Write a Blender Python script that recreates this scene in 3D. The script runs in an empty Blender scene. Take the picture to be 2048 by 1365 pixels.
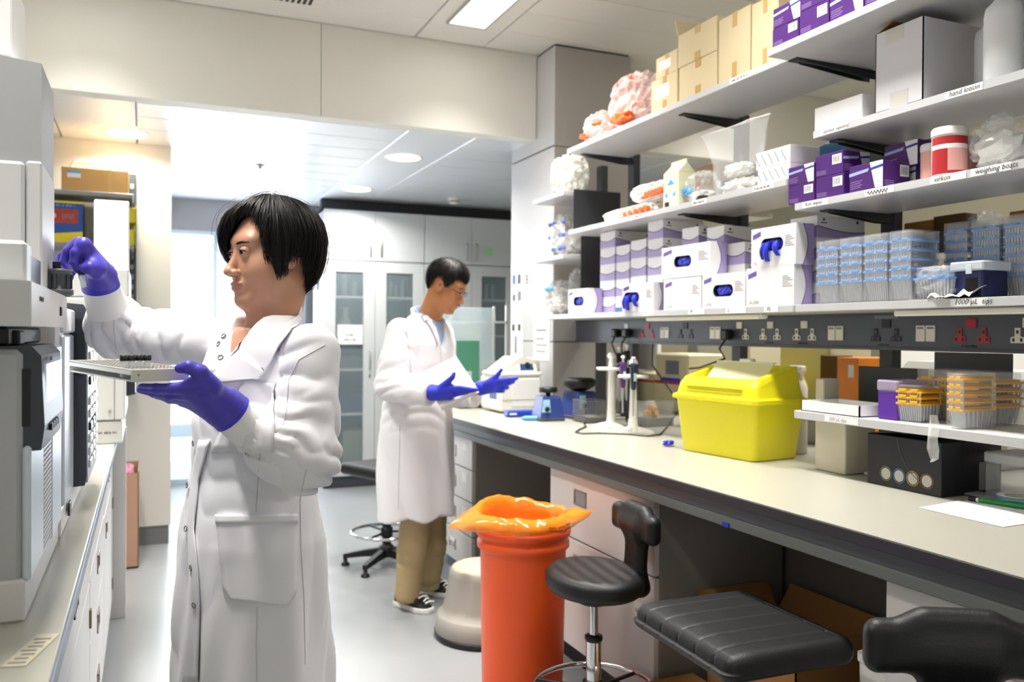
import bpy, bmesh, math, random
import numpy as np
from mathutils import Vector, Matrix, noise as mnoise
random.seed(7); RNG = np.random.default_rng(7)
scene = bpy.context.scene
COL = scene.collection
PI = math.pi

# ---------------------------------------------------------------- camera
CAM_F, CAM_YAW, CAM_PITCH, CAM_ROLL, CAM_H = 1691.3, .40877, -.00906, .0063, 1.35
def _cam_axes():
    cy, sy = math.cos(CAM_YAW), math.sin(CAM_YAW)
    f = np.array([sy*math.cos(CAM_PITCH), cy*math.cos(CAM_PITCH), math.sin(CAM_PITCH)])
    r = np.array([cy, -sy, 0.]); u = np.cross(r, f)
    cr, sr = math.cos(CAM_ROLL), math.sin(CAM_ROLL)
    return np.array([cr*r+sr*u, cr*u-sr*r, f])
CAX = _cam_axes()
cam_d = bpy.data.cameras.new('camera'); cam = bpy.data.objects.new('camera', cam_d); COL.objects.link(cam)
cam_d.sensor_width = 36; cam_d.lens = CAM_F*36/2048; cam_d.clip_start = .05
m = Matrix.Identity(4)
for i in range(3):
    m[i][0], m[i][1], m[i][2] = CAX[0][i], CAX[1][i], -CAX[2][i]
m[2][3] = CAM_H
cam.matrix_world = m
cam_d.dof.use_dof = True; cam_d.dof.focus_distance = 1.85; cam_d.dof.aperture_fstop = 4.0
scene.camera = cam
scene.view_settings.view_transform = 'Standard'; scene.view_settings.look = 'None'
scene.view_settings.exposure = 0.34; scene.view_settings.gamma = 1; scene.view_settings.use_curve_mapping = False

for k_, v_ in (('max_bounces', 6), ('diffuse_bounces', 4), ('glossy_bounces', 3), ('transmission_bounces', 4), ('transparent_max_bounces', 12)): setattr(scene.cycles, k_, v_)
scene.cycles.caustics_reflective = False; scene.cycles.caustics_refractive = False

# ---------------------------------------------------------------- daylight and rear fill
w = bpy.data.worlds.new('overcast'); scene.world = w; w.use_nodes = True
bg = w.node_tree.nodes['Background']; bg.inputs[0].default_value = (.86, .93, 1, 1); bg.inputs[1].default_value = 1.7
def area(name, loc, size, energy, color=(1, 1, 1), rot=(0, 0, 0), spread=180):
    l = bpy.data.lights.new(name, 'AREA'); l.shape = 'RECTANGLE'; l.size, l.size_y = size
    l.energy = energy; l.color = color; l.spread = math.radians(spread)
    o = bpy.data.objects.new(name, l); COL.objects.link(o); o.location = loc; o.rotation_euler = rot
    return o
# daylight entering by the tall glazing at the far end (light travels -Y into the room)
area('window_daylight', (.55, 8.05, 1.3), (1.5, 1.9), 78, (.86, .93, 1), (-PI/2, 0, 0))
# added soft fill behind the camera, inside a rear wall without windows
area('rear_fill_light', (-.4, -3.2, 1.7), (4.0, 2.0), 10, (.93, .96, 1), (PI/2, 0, 0))

# ---------------------------------------------------------------- helpers
def at(px, py, X=None, Y=None, Z=None, D=None):
    """point of the place seen at a pixel of the photograph, on a plane X, Y or Z or at depth D"""
    d = CAX.T @ np.array([(px-1024)/CAM_F, (682.5-py)/CAM_F, 1.])
    t = X/d[0] if X is not None else Y/d[1] if Y is not None else (Z-CAM_H)/d[2] if Z is not None else D
    return np.array([0, 0, CAM_H]) + t*d
def yx(px, X, py=660): return float(at(px, py, X=X)[1])
def zx(px, py, X): return float(at(px, py, X=X)[2])

def lin(c):
    if isinstance(c, str): c = tuple(int(c[i:i+2], 16)/255 for i in (0, 2, 4))
    return tuple(x/12.92 if x <= .04045 else ((x+.055)/1.055)**2.4 for x in c)
MATS = {}
def mat(name, col, rough=.5, metal=0, var=.04, vscale=6, bump=0, bscale=80, trans=0, alpha=1, emit=0, coat=0, spec=.5, sss=0, ior=1.45, sheen=0, aniso=None):
    if name in MATS: return MATS[name]
    m = bpy.data.materials.new(name); MATS[name] = m; m.use_nodes = True
    nt = m.node_tree; N = nt.nodes; L = nt.links; b = N['Principled BSDF']
    c = lin(col)
    b.inputs['Roughness'].default_value = rough; b.inputs['Metallic'].default_value = metal
    b.inputs['Transmission Weight'].default_value = trans; b.inputs['Alpha'].default_value = alpha
    b.inputs['Coat Weight'].default_value = coat; b.inputs['Specular IOR Level'].default_value = spec
    b.inputs['IOR'].default_value = ior; b.inputs['Sheen Weight'].default_value = sheen
    if sss:
        b.inputs['Subsurface Weight'].default_value = sss; b.inputs['Subsurface Radius'].default_value = (.012, .005, .003)
        b.inputs['Subsurface Scale'].default_value = .6
    if emit:
        b.inputs['Emission Color'].default_value = (*c, 1); b.inputs['Emission Strength'].default_value = emit
    tc = N.new('ShaderNodeTexCoord')
    if var:
        n = N.new('ShaderNodeTexNoise'); n.inputs['Scale'].default_value = vscale; n.inputs['Detail'].default_value = 4
        L.new(tc.outputs['Object'], n.inputs['Vector'])
        r = N.new('ShaderNodeMix'); r.data_type = 'RGBA'
        r.inputs[6].default_value = (*[x*(1-var) for x in c], 1); r.inputs[7].default_value = (*[min(1, x*(1+var)) for x in c], 1)
        L.new(n.outputs['Fac'], r.inputs[0]); L.new(r.outputs[2], b.inputs['Base Color'])
    else:
        b.inputs['Base Color'].default_value = (*c, 1)
    if bump:
        n2 = N.new('ShaderNodeTexNoise'); n2.inputs['Scale'].default_value = bscale; n2.inputs['Detail'].default_value = 3
        L.new(tc.outputs['Object'], n2.inputs['Vector'])
        bp = N.new('ShaderNodeBump'); bp.inputs['Strength'].default_value = bump; bp.inputs['Distance'].default_value = .002
        L.new(n2.outputs['Fac'], bp.inputs['Height']); L.new(bp.outputs[0], b.inputs['Normal'])
    return m

class MB:
    """collects shapes and links them as ONE mesh object"""
    def __init__(s): s.v = []; s.f = []; s.m = []; s.s = []
    def add(s, vs, fs, m=0, smooth=False):
        o = len(s.v); s.v += [tuple(map(float, p)) for p in vs]
        for f in fs: s.f.append(tuple(i+o for i in f)); s.m.append(m); s.s.append(smooth)
        return s
    def box(s, x0, y0, z0, x1, y1, z1, b=0, m=0):
        x0, x1 = min(x0, x1), max(x0, x1); y0, y1 = min(y0, y1), max(y0, y1); z0, z1 = min(z0, z1), max(z0, z1)
        if b <= 0:
            vs = [(x, y, z) for x in (x0, x1) for y in (y0, y1) for z in (z0, z1)]
            return s.add(vs, [(0, 1, 3, 2), (4, 6, 7, 5), (0, 4, 5, 1), (2, 3, 7, 6), (0, 2, 6, 4), (1, 5, 7, 3)], m)
        b = min(b, (x1-x0)*.49, (y1-y0)*.49, (z1-z0)*.49)
        c = ((x0+x1)/2, (y0+y1)/2, (z0+z1)/2); h = ((x1-x0)/2, (y1-y0)/2, (z1-z0)/2)
        vs = []; ix = {}
        for sx in (-1, 1):
            for sy in (-1, 1):
                for sz in (-1, 1):
                    for k in range(3):
                        p = [c[i]+(sx, sy, sz)[i]*(h[i]-(0 if i == k else b)) for i in range(3)]
                        ix[sx, sy, sz, k] = len(vs); vs.append(p)
        fs = []
        for k in range(3):
            a, d = [i for i in range(3) if i != k]
            for sg in (-1, 1):
                def g(u, v_):
                    t = [0, 0, 0]; t[k] = sg; t[a] = u; t[d] = v_; return ix[(*t, k)]
                fs.append((g(-1, -1), g(1, -1), g(1, 1), g(-1, 1)))
        for k in range(3):                       # edges along axis k
            a, d = [i for i in range(3) if i != k]
            for u in (-1, 1):
                for v_ in (-1, 1):
                    def g(w_, kk):
                        t = [0, 0, 0]; t[k] = w_; t[a] = u; t[d] = v_; return ix[(*t, kk)]
                    fs.append((g(-1, a), g(1, a), g(1, d), g(-1, d)))
        for sx in (-1, 1):
            for sy in (-1, 1):
                for sz in (-1, 1): fs.append(tuple(ix[sx, sy, sz, k] for k in range(3)))
        # orient outward
        out = []
        for f in fs:
            p = [Vector(vs[i]) for i in f]; n = (p[1]-p[0]).cross(p[2]-p[0]); q = sum(p, Vector())/len(p)-Vector(c)
            out.append(f if n.dot(q) > 0 else f[::-1])
        return s.add(vs, out, m)
    def quad(s, pts, m=0): return s.add(pts, [tuple(range(len(pts)))], m)
    def loft(s, rings, m=0, caps=(True, True), smooth=True, closed=True):
        n = len(rings[0]); vs = [p for r in rings for p in r]; fs = []
        for i in range(len(rings)-1):
            for j in range(n if closed else n-1):
                k = (j+1) % n; fs.append((i*n+j, i*n+k, (i+1)*n+k, (i+1)*n+j))
        s.add(vs, fs, m, smooth)
        if caps[0]: s.add(rings[0], [tuple(range(n))[::-1]], m)
        if caps[1]: s.add(rings[-1], [tuple(range(n))], m)
        return s
    def cyl(s, p0, p1, r0, r1=None, n=16, m=0, caps=(True, True), smooth=True):
        r1 = r0 if r1 is None else r1; p0, p1 = Vector(p0), Vector(p1); d = (p1-p0).normalized()
        a = d.orthogonal().normalized(); b = d.cross(a)
        R = [[tuple(p+a*(r*math.cos(t))+b*(r*math.sin(t))) for t in [2*PI*i/n for i in range(n)]] for p, r in ((p0, r0), (p1, r1))]
        return s.loft(R, m, caps, smooth)
    def tube(s, pts, r, n=8, m=0, smooth=True):
        P = [Vector(p) for p in pts]; rr = r if isinstance(r, (list, tuple)) else [r]*len(P); R = []; a = None
        for i, p in enumerate(P):
            d = (P[min(i+1, len(P)-1)]-P[max(i-1, 0)]).normalized()
            a = d.orthogonal().normalized() if a is None else (a-d*a.dot(d)).normalized()
            b = d.cross(a); R.append([tuple(p+a*(rr[i]*math.cos(t))+b*(rr[i]*math.sin(t))) for t in [2*PI*k/n for k in range(n)]])
        return s.loft(R, m, smooth=smooth)
    def lathe(s, prof, c=(0, 0, 0), n=24, m=0, smooth=True, caps=(True, True), sx=1, sy=1):
        R = [[(c[0]+sx*r*math.cos(2*PI*i/n), c[1]+sy*r*math.sin(2*PI*i/n), c[2]+z) for i in range(n)] for r, z in prof]
        return s.loft(R, m, caps, smooth)
    def prism(s, poly, axis, a, b, m=0):
        def P(u, v_, w_): return {0: (w_, u, v_), 1: (u, w_, v_), 2: (u, v_, w_)}[axis]
        n = len(poly); area2 = sum(poly[i][0]*poly[(i+1) % n][1]-poly[(i+1) % n][0]*poly[i][1] for i in range(n))
        if (area2 < 0) != (axis == 1): poly = poly[::-1]
        if a > b: a, b = b, a
        return s.loft([[P(u, v_, a) for u, v_ in poly], [P(u, v_, b) for u, v_ in poly]], m, smooth=False)
    def xf(s, M_): s.v = [tuple(M_ @ Vector(p)) for p in s.v]; return s
    def mesh(s, name, mats):
        me = bpy.data.meshes.new(name); me.from_pydata(s.v, [], s.f)
        for q in (mats if isinstance(mats, (list, tuple)) else [mats]): me.materials.append(q)
        if s.f:
            me.polygons.foreach_set('material_index', s.m); me.polygons.foreach_set('use_smooth', s.s)
        me.update(); return me
    def obj(s, name, mats, parent=None, loc=None, rotz=0): return link(name, s.mesh(name, mats), parent, loc, rotz)

def link(name, me, parent=None, loc=None, rotz=0):
    o = bpy.data.objects.new(name, me); COL.objects.link(o)
    if parent is not None: o.parent = parent
    if loc is not None: o.location = loc
    if rotz: o.rotation_euler = (0, 0, rotz)
    return o
def tag(o, label, cat, group=None):
    o['label'] = label; o['category'] = cat
    if group: o['group'] = group
    return o
def thing(name, label, cat, loc=(0, 0, 0), rotz=0, group=None):
    o = bpy.data.objects.new(name, None); COL.objects.link(o); o.location = loc; o.rotation_euler = (0, 0, rotz); o.empty_display_size = .05
    return tag(o, label, cat, group)
def struct(o): o['kind'] = 'structure'; return o
def box1(name, b, m, parent=None, bev=0): return MB().box(*b, b=bev).obj(name, m, parent)
def copy_tree(o, parent=None, loc=None, rotz=None, label=None, group=None):
    c = o.copy(); COL.objects.link(c); c.parent = parent
    if loc is not None: c.location = loc
    if rotz is not None: c.rotation_euler = (0, 0, rotz)
    if label: c['label'] = label
    if group: c['group'] = group
    for ch in o.children: copy_tree(ch, c)
    return c
# orientations for flat things: local x right, local y up, local z towards the viewer
FACE = {'nx': Matrix(((0, 0, -1), (-1, 0, 0), (0, 1, 0))), 'ny': Matrix(((1, 0, 0), (0, 0, -1), (0, 1, 0))),
        'px': Matrix(((0, 0, 1), (1, 0, 0), (0, 1, 0))), 'up': Matrix(((1, 0, 0), (0, 1, 0), (0, 0, 1))), 'upr': Matrix(((0, 1, 0), (-1, 0, 0), (0, 0, 1)))}
def fm(face, o): return Matrix.Translation(o) @ FACE[face].to_4x4()
def text(s, size, M_, m, parent=None, name='lettering', shear=0, bold=0, align='LEFT'):
    cu = bpy.data.curves.new('t', 'FONT'); cu.body = s; cu.size = size; cu.shear = shear; cu.offset = bold; cu.align_x = align; cu.resolution_u = 2
    t = bpy.data.objects.new('t', cu); COL.objects.link(t)
    bpy.context.view_layer.update()
    me = bpy.data.meshes.new_from_object(t.evaluated_get(bpy.context.evaluated_depsgraph_get()))
    bpy.data.objects.remove(t); bpy.data.curves.remove(cu)
    me.transform(M_); me.materials.clear(); me.materials.append(m); me.name = name
    return link(name, me, parent)

def marks(M_, w_, h_, m, parent, rows=1, name='illegible_print', seed=1):
    """print too small to read in the photograph: word-long groups of upright strokes"""
    g = MB(); rg = random.Random(seed)
    for r in range(rows):
        x = 0; y = -r*h_*1.5
        while x < w_:
            n = rg.randint(2, 6)
            for k in range(n):
                e = h_*rg.uniform(.14, .3); a = h_*rg.uniform(.6, 1)
                if x+e > w_: break
                g.box(x, y, 0, x+e, y+a, .0004).box(x, y+a*rg.choice((0, .45, .8)), 0, x+h_*.42, y+a*.15+a*rg.choice((0, .45, .8)), .0004); x += h_*.5
            x += h_*.5
    o = g.xf(M_).obj(name, m, parent); o['kind'] = 'stuff'; return o
def surfnet(F, lo, hi, h):
    """naive surface nets over a field sampled on a grid; F<0 inside"""
    n = [int(math.ceil((hi[i]-lo[i])/h))+1 for i in range(3)]
    ax = [lo[i]+h*np.arange(n[i]) for i in range(3)]
    g = np.empty(n, np.float32); BS = 20                      # evaluate only the blocks the surface can cross
    cs = [np.array([a[min(i+BS//2, len(a)-1)] for i in range(0, len(a), BS)]) for a in ax]
    cf = F(*np.meshgrid(*cs, indexing='ij'))
    for i in range(len(cs[0])):
        for j in range(len(cs[1])):
            for k in range(len(cs[2])):
                sl_ = (slice(i*BS, (i+1)*BS), slice(j*BS, (j+1)*BS), slice(k*BS, (k+1)*BS))
                if abs(cf[i, j, k]) > BS*h*1.15+.012: g[sl_] = cf[i, j, k]
                else: g[sl_] = F(*np.meshgrid(ax[0][sl_[0]], ax[1][sl_[1]], ax[2][sl_[2]], indexing='ij'))
    s = g < 0; c = tuple(k-1 for k in n); cnt = np.zeros(c, np.int16); acc = np.zeros((*c, 3), np.float32); num = np.zeros(c, np.float32)
    def sl(d): return tuple(slice(d[i], d[i]+c[i]) for i in range(3))
    offs = [(i, j, k) for i in (0, 1) for j in (0, 1) for k in (0, 1)]
    for d in offs: cnt += s[sl(d)]
    for d in offs:
        for a in range(3):
            if d[a] == 0:
                e = tuple(d[i]+(1 if i == a else 0) for i in range(3)); A, B = g[sl(d)], g[sl(e)]
                x = (A < 0) != (B < 0); t = np.where(x, A/np.where(A == B, 1, A-B), 0)
                for i in range(3): acc[..., i] += np.where(x, d[i]+(t if i == a else 0), 0)
                num += x
    mask = (cnt > 0) & (cnt < 8); idx = -np.ones(c, np.int64); idx[mask] = np.arange(mask.sum())
    ijk = np.argwhere(mask); V = (ijk+acc[mask]/num[mask][:, None])*h+np.array(lo)
    Q = []
    for a in range(3):
        b_, d_ = (a+1) % 3, (a+2) % 3
        e = [0, 0, 0]; e[a] = 1
        s0 = s[tuple(slice(0, n[i]-e[i]) for i in range(3))]; s1 = s[tuple(slice(e[i], n[i]) for i in range(3))]
        for flip, M_ in ((False, s0 & ~s1), (True, ~s0 & s1)):
            p = np.argwhere(M_); p = p[(p[:, b_] > 0) & (p[:, d_] > 0) & (p[:, b_] < n[b_]-1) & (p[:, d_] < n[d_]-1)]
            if not len(p): continue
            def cell(db, dd):
                q = p.copy(); q[:, b_] -= db; q[:, d_] -= dd; return idx[q[:, 0], q[:, 1], q[:, 2]]
            q = np.stack([cell(1, 1), cell(0, 1), cell(0, 0), cell(1, 0)], 1)
            Q.append(q[:, ::-1] if flip else q)
    return V, np.concatenate(Q)
def np_mesh(name, V, Q, mats, parent=None, smooth=True, loc=None, rotz=0, mi=None):
    me = bpy.data.meshes.new(name); me.from_pydata(V.tolist(), [], Q.tolist())
    for q in (mats if isinstance(mats, (list, tuple)) else [mats]): me.materials.append(q)
    me.polygons.foreach_set('use_smooth', [smooth]*len(me.polygons))
    if mi is not None: me.polygons.foreach_set('material_index', np.asarray(mi, np.int32))
    me.update(); return link(name, me, parent, loc, rotz)
def smin(a, b, k):
    h = np.clip(.5+.5*(b-a)/k, 0, 1); return b*(1-h)+a*h-k*h*(1-h)
def smax(a, b, k): return -smin(-a, -b, k)
def ell(X, Y, Z, c, r):
    x, y, z = (X-c[0])/r[0], (Y-c[1])/r[1], (Z-c[2])/r[2]
    k0 = np.sqrt(x*x+y*y+z*z)+1e-9; k1 = np.sqrt((x/r[0])**2+(y/r[1])**2+(z/r[2])**2)+1e-9
    return k0*(k0-1)/k1
def cone(X, Y, Z, a, b, ra, rb):
    a, b = np.array(a, float), np.array(b, float); d = b-a; L2 = d@d+1e-12
    px, py, pz = X-a[0], Y-a[1], Z-a[2]
    t = np.clip((px*d[0]+py*d[1]+pz*d[2])/L2, 0, 1)
    return np.sqrt((px-t*d[0])**2+(py-t*d[1])**2+(pz-t*d[2])**2)-(ra+(rb-ra)*t)
def rbox(X, Y, Z, c, h, r):
    q = [np.abs(A-c[i])-(h[i]-r) for i, A in enumerate((X, Y, Z))]
    return np.sqrt(sum(np.maximum(a, 0)**2 for a in q))+np.minimum(np.maximum(q[0], np.maximum(q[1], q[2])), 0)-r
def vnoise(P, s=1.0, seed=0): return np.array([mnoise.noise(Vector((p[0]*s+seed*7.1, p[1]*s+seed*3.3, p[2]*s+seed*1.7))) for p in P])

# ---------------------------------------------------------------- shared materials
WHITE = mat('white_paint', 'e4e2dc', .55); WALL = mat('wall_paint', 'dddbd4', .7, var=.02); LAM = mat('pale_grey_laminate', 'd6d6d6', .45)
PANELW = mat('ceiling_metal', 'dbd9d4', .45, var=.015); PANELF = mat('satin_ceiling_metal', 'dfe3ea', .3, metal=.0, var=.015, spec=.9); GREY_COL = mat('column_panel_grey', 'a9a5a1', .5, var=.02)
DGREY = mat('dark_grey_metal', '4a4d55', .4, var=.06); DARK = mat('charcoal_metal', '2b2d31', .5); BLACK = mat('black_plastic', '141416', .45, var=.1)
CHROME = mat('chrome', 'd8d8da', .12, metal=1, var=0); STEEL = mat('brushed_steel', 'b4b2ae', .35, metal=.9)
PAPER = mat('white_paper', 'f2f2f2', .8, var=.02); INK = mat('black_ink', '1c1c22', .7, var=0); GREYINK = mat('grey_ink', '8a8a92', .8, var=0)
CARD = mat('cardboard', 'd8c6a0', .8, var=.08, bump=.2); CARDB = mat('brown_cardboard', '9a6c3a', .8, var=.1, bump=.2); TAPE = mat('packing_tape', 'c2a065', .3)
GLASS = mat('clear_glass', 'f4fafa', .03, trans=1, var=0, ior=1.3); PLASTIC = mat('clear_film', 'f2f4f6', .15, trans=.0, alpha=.28, var=0, spec=.8)
PLWHITE = mat('white_plastic', 'ecebe6', .35, var=.02); GLOVE = mat('violet_blue_nitrile', '4c41b4', .42, bump=.15, bscale=220, var=.08); BLUEG = mat('blue_nitrile', '2a35c8', .45, bump=.3, bscale=60)
# ================================================================ the room
ZN, ZL = 3.02, 2.52            # near and lower ceiling
YB = 4.62                      # bulkhead face
FLOOR = mat('grey_vinyl_floor', '96999b', .27, var=.05, vscale=3, bump=.03, bscale=300)
fl = struct(box1('floor', (-3, -4, -.05, 6.5, 9.4, 0), FLOOR))
SKIRT = mat('grey_vinyl_skirting', '77787a', .5)
# lower ceiling slab and near ceiling slab, each hung with metal panels
def panel_ceiling(name, z, y0, y1, cols, pm, pitch, skip=()):
    c = struct(box1(name, (-1.3, y0, z+.02, 5.3, y1, z+.08), WALL))
    meshes = {}
    n = int(round((y1-y0)/pitch))
    for a, b, strip in cols:
        if strip:
            MB().box(a+.004, y0+.004, z, b-.004, y1-.004, z+.02, b=.004).obj('light_strip_panel', pm, c); continue
        w_ = b-a
        if w_ not in meshes: meshes[w_] = MB().box(-w_/2+.003, -pitch/2+.003, 0, w_/2-.003, pitch/2-.003, .02, b=.004).mesh('ceiling_panel', pm)
        for i in range(n): link('ceiling_panel', meshes[w_], c, ((a+b)/2, y1-pitch*(i+.5), z))
    return c
COLS = [(-1.3, -.47, 0), (-.47, -.05, 1), (-.05, 1.39, 0), (1.39, 1.81, 1), (1.81, 3.25, 0), (3.25, 3.67, 1), (3.67, 5.2, 0)]
ceil_n = panel_ceiling('ceiling', ZN, 1.32, YB, COLS, PANELW, .3)
struct(box1('ceiling', (-1.3, -4, ZN+.0, 5.3, 1.31, ZN+.08), PANELW))
ceil_l = panel_ceiling('ceiling', ZL, YB+.12, 8.05, COLS, PANELF, .3)
# bulkhead between the two ceiling heights, of two long boards
bk = struct(box1('wall_bulkhead', (-1.3, YB+.012, ZL, 5.3, YB+.12, ZN+.08), WALL))
for a, b in ((-1.3, .865), (.868, 2.15), (2.62, 5.3)): MB().box(a, YB, ZL-.004, b, YB+.012, ZN, b=.001).obj('bulkhead_board', WALL, bk)
# column at the end of the bench run
cx0, cx1, cy0, cy1 = 2.155, 2.66, 4.38, 5.0
co = struct(box1('wall_column', (cx0+.01, cy0+.01, 0, cx1-.01, cy1-.01, ZN), DARK))
CLEFT = mat('column_panel_pale', 'c9c9cc', .45, var=.02)
for z0, z1 in ((0, 1.3), (1.306, 2.43), (2.44, ZN-.012)):
    MB().box(cx0, cy0+.003, z0, cx0+.01, cy1, z1, b=.001).obj('column_panel', CLEFT, co)
for z0, z1 in ((0, 1.3), (1.306, 2.43), (2.434, ZN-.012)):
    MB().box(cx0+.003, cy0, z0, cx1, cy0+.01, z1, b=.001).obj('column_panel', GREY_COL, co)
# walls
wl = struct(box1('wall_left', (-1.3, 5.78, .12, .147, 7.95, ZL), WALL)); struct(box1('baseboard_left', (-1.3, 5.79, 0, .137, 7.95, .12), SKIRT))
struct(box1('wall_left_side', (-1.3, -4, 0, -1.02, 5.78, ZN), WALL))
struct(box1('wall_rear', (-1.3, -4.1, 0, 5.3, -4, ZN), WALL))
WARM = mat('cream_wall_paint', 'd9d2b8', .7, var=.02)
struct(box1('wall_right', (5.2, -4, 0, 5.3, 8.05, ZN), WARM))
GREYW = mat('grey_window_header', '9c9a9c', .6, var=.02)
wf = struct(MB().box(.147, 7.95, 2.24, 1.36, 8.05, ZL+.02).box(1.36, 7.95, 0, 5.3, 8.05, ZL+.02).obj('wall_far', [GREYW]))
# tall glazing at the far end
WFR = mat('pale_blue_window_frame', 'c6d8e6', .4)
win = struct(MB().box(.15, 7.96, 0, .19, 8.04, 2.24).box(1.32, 7.96, 0, 1.36, 8.04, 2.24).box(.15, 7.96, 2.2, 1.36, 8.04, 2.24).box(.15, 7.96, 0, 1.36, 8.04, .05).obj('window_1', WFR))
PANE = mat('window_pane', 'eef6fa', .02, alpha=.08, var=0)
MB().box(.19, 7.94, .42, 1.32, 8.04, .54, b=.005).obj('window_transom', WFR, win); MB().box(.545, 7.95, .54, .585, 8.04, 2.2, b=.005).obj('window_mullion', WFR, win)
for b in ((.19, .05, 1.32, .42), (.19, .54, .545, 2.2), (.585, .54, 1.32, 2.2)):
    MB().box(b[0], 7.99, b[1], b[2], 8.0, b[3]).obj('window_pane', PANE, win)
# ---------------------------------------------------------------- ceiling lamps
DIFF = mat('lamp_diffuser', 'fffdf4', .5, emit=5, var=0); LFRAME = mat('lamp_frame', 'b9b9b4', .35, metal=.4)
SPOTTED = {(1.59, 3.72): 'long recessed fluorescent ceiling lamp in front of the bulkhead'}
where = {-.26: 'over the left bench', 1.59: 'over the aisle', 3.43: 'beyond the shelving'}
for lx in (-.26, 1.59, 3.43):
    for k, ly in enumerate((3.72, 1.92, -1.2)):
        t = thing('ceiling_lamp', SPOTTED.get((lx, ly), 'recessed fluorescent ceiling lamp %s, %s from the bulkhead' % (where[lx], ('nearest one', 'second', 'third')[k])), 'ceiling lamp', (lx, ly, ZN-.012), 0, 'recessed fluorescent ceiling lamps')
        f = MB()
        for s in (-1, 1): f.box(s*.115, -.6, 0, s*.1, .6, .011, b=.002); f.box(-.1, s*.6, 0, .1, s*.585, .011, b=.002)
        f.obj('lamp_frame', LFRAME, t); MB().box(-.1, -.585, .004, .1, .585, .010).obj('diffuser', DIFF, t)
        l = area('lamp_light', (0, 0, -.004), (.2, 1.17), 26 if k == 0 else 17, (1, .965, .91), spread=96); l.parent = t
# round downlights of the lower ceiling
DL = mat('downlight_disc', 'fff9e6', .5, emit=7, var=0); DLC = mat('downlight_disc_cool', 'fbfcff', .5, emit=7, var=0)
dls = [(255, 267, 'round downlight near the left wall shelf', (1, .94, .79)), (808, 315, 'round downlight closest to the bulkhead above the man', (1, .97, .9)), (714, 378, 'round downlight just in front of the tall cabinets', (1, .97, .9))]
for px, py, lab, colr in dls:
    p = at(px, py, Z=ZL); t = thing('downlight', lab, 'ceiling lamp', (p[0], p[1], ZL-.006), 0, 'round downlights')
    MB().lathe([(.106, .004), (.125, .0), (.128, .005)], n=32, caps=(False, False)).obj('trim_ring', PLWHITE, t)
    MB().lathe([(.001, .002), (.106, .002)], n=32, caps=(False, False)).obj('diffuser', DL if colr[2] < .8 else DLC, t)
    l = bpy.data.lights.new('lamp_light', 'AREA'); l.shape = 'DISK'; l.size = .2; l.energy = 8 if colr[2] < .8 else 16; l.color = colr; l.spread = math.radians(150)
    o = bpy.data.objects.new('lamp_light', l); COL.objects.link(o); o.parent = t; o.location = (0, 0, -.004)
p = at(520, 330, Z=ZL)
tag(MB().lathe([(.001, -.03), (.012, -.03), (.012, -.008), (.035, -.005), (.035, 0)], n=16).obj('sprinkler_head', STEEL, None, (p[0], p[1], ZL)), 'small metal sprinkler head on the lower ceiling', 'sprinkler')
p = at(908, 398, Z=ZL)
t = thing('smoke_detector', 'round white smoke detector on the ceiling before the cabinets', 'smoke detector', (p[0], p[1], ZL))
MB().lathe([(.03, -.045), (.045, -.03), (.045, -.02), (.055, -.018), (.055, 0)], n=24).obj('sensor_body', PLWHITE, t); MB().lathe([(.046, -.03), (.046, -.02)], n=24, caps=(False, False)).obj('sensor_slot', DGREY, t)
p = at(598, 4, Z=ZN)
t = thing('air_vent', 'white slotted air vent at the top edge of the near ceiling', 'air vent', (p[0]-.05, p[1]-.09, ZN-.006))
MB().box(-.17, -.12, 0, .17, .12, .005, b=.002).obj('vent_plate', PANELW, t)
for i in range(9): MB().box(-.13+i*.028, -.09, -.002, -.115+i*.028, .09, .001).obj('vent_slot', BLACK, t)
# ================================================================ right bench
XE, XR, XS = 1.51, 2.30, 1.99      # bench edge, power rail face, shelf fronts
WTOP = mat('worktop_laminate', 'b3b1a5', .28, var=.03, vscale=4, bump=.02); EDGE = mat('worktop_edge', '33313a', .5); APRON = mat('apron_grey', '55585f', .45); APRON2 = mat('apron_rail_grey', '6d716f', .5)
wt = thing('worktop', 'long pale grey laminate worktop of the right bench with dark edge', 'worktop')
MB().box(XE, .2, .872, cx0-.002, 5.5, .9, b=.002).box(cx0-.002, .2, .872, 3.15, cy0-.002, .9, b=.002).obj('top_board', [WTOP], wt)
MB().box(XE-.004, .2, .868, XE, 5.5, .896, b=.001).obj('edge_strip', EDGE, wt)
MB().box(XE+.022, .2, .83, XE+.06, 5.5, .871).obj('apron_channel', APRON, wt); MB().box(XE+.012, .2, .80, XE+.06, 5.5, .83, b=.003).obj('apron_rail', APRON2, wt)
KNEE = mat('kneehole_panel', '77726c', .6)
kp = thing('kneehole_panel', 'dark grey modesty panel closing the bench kneeholes', 'panel')
for a, b in ((.2, 2.42), (2.424, 2.52), (2.524, 5.0)):
    MB().box(2.13 if a > 4 else 2.12, a, .0, 2.14, b, .868).obj('panel_board', KNEE, kp)
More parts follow.
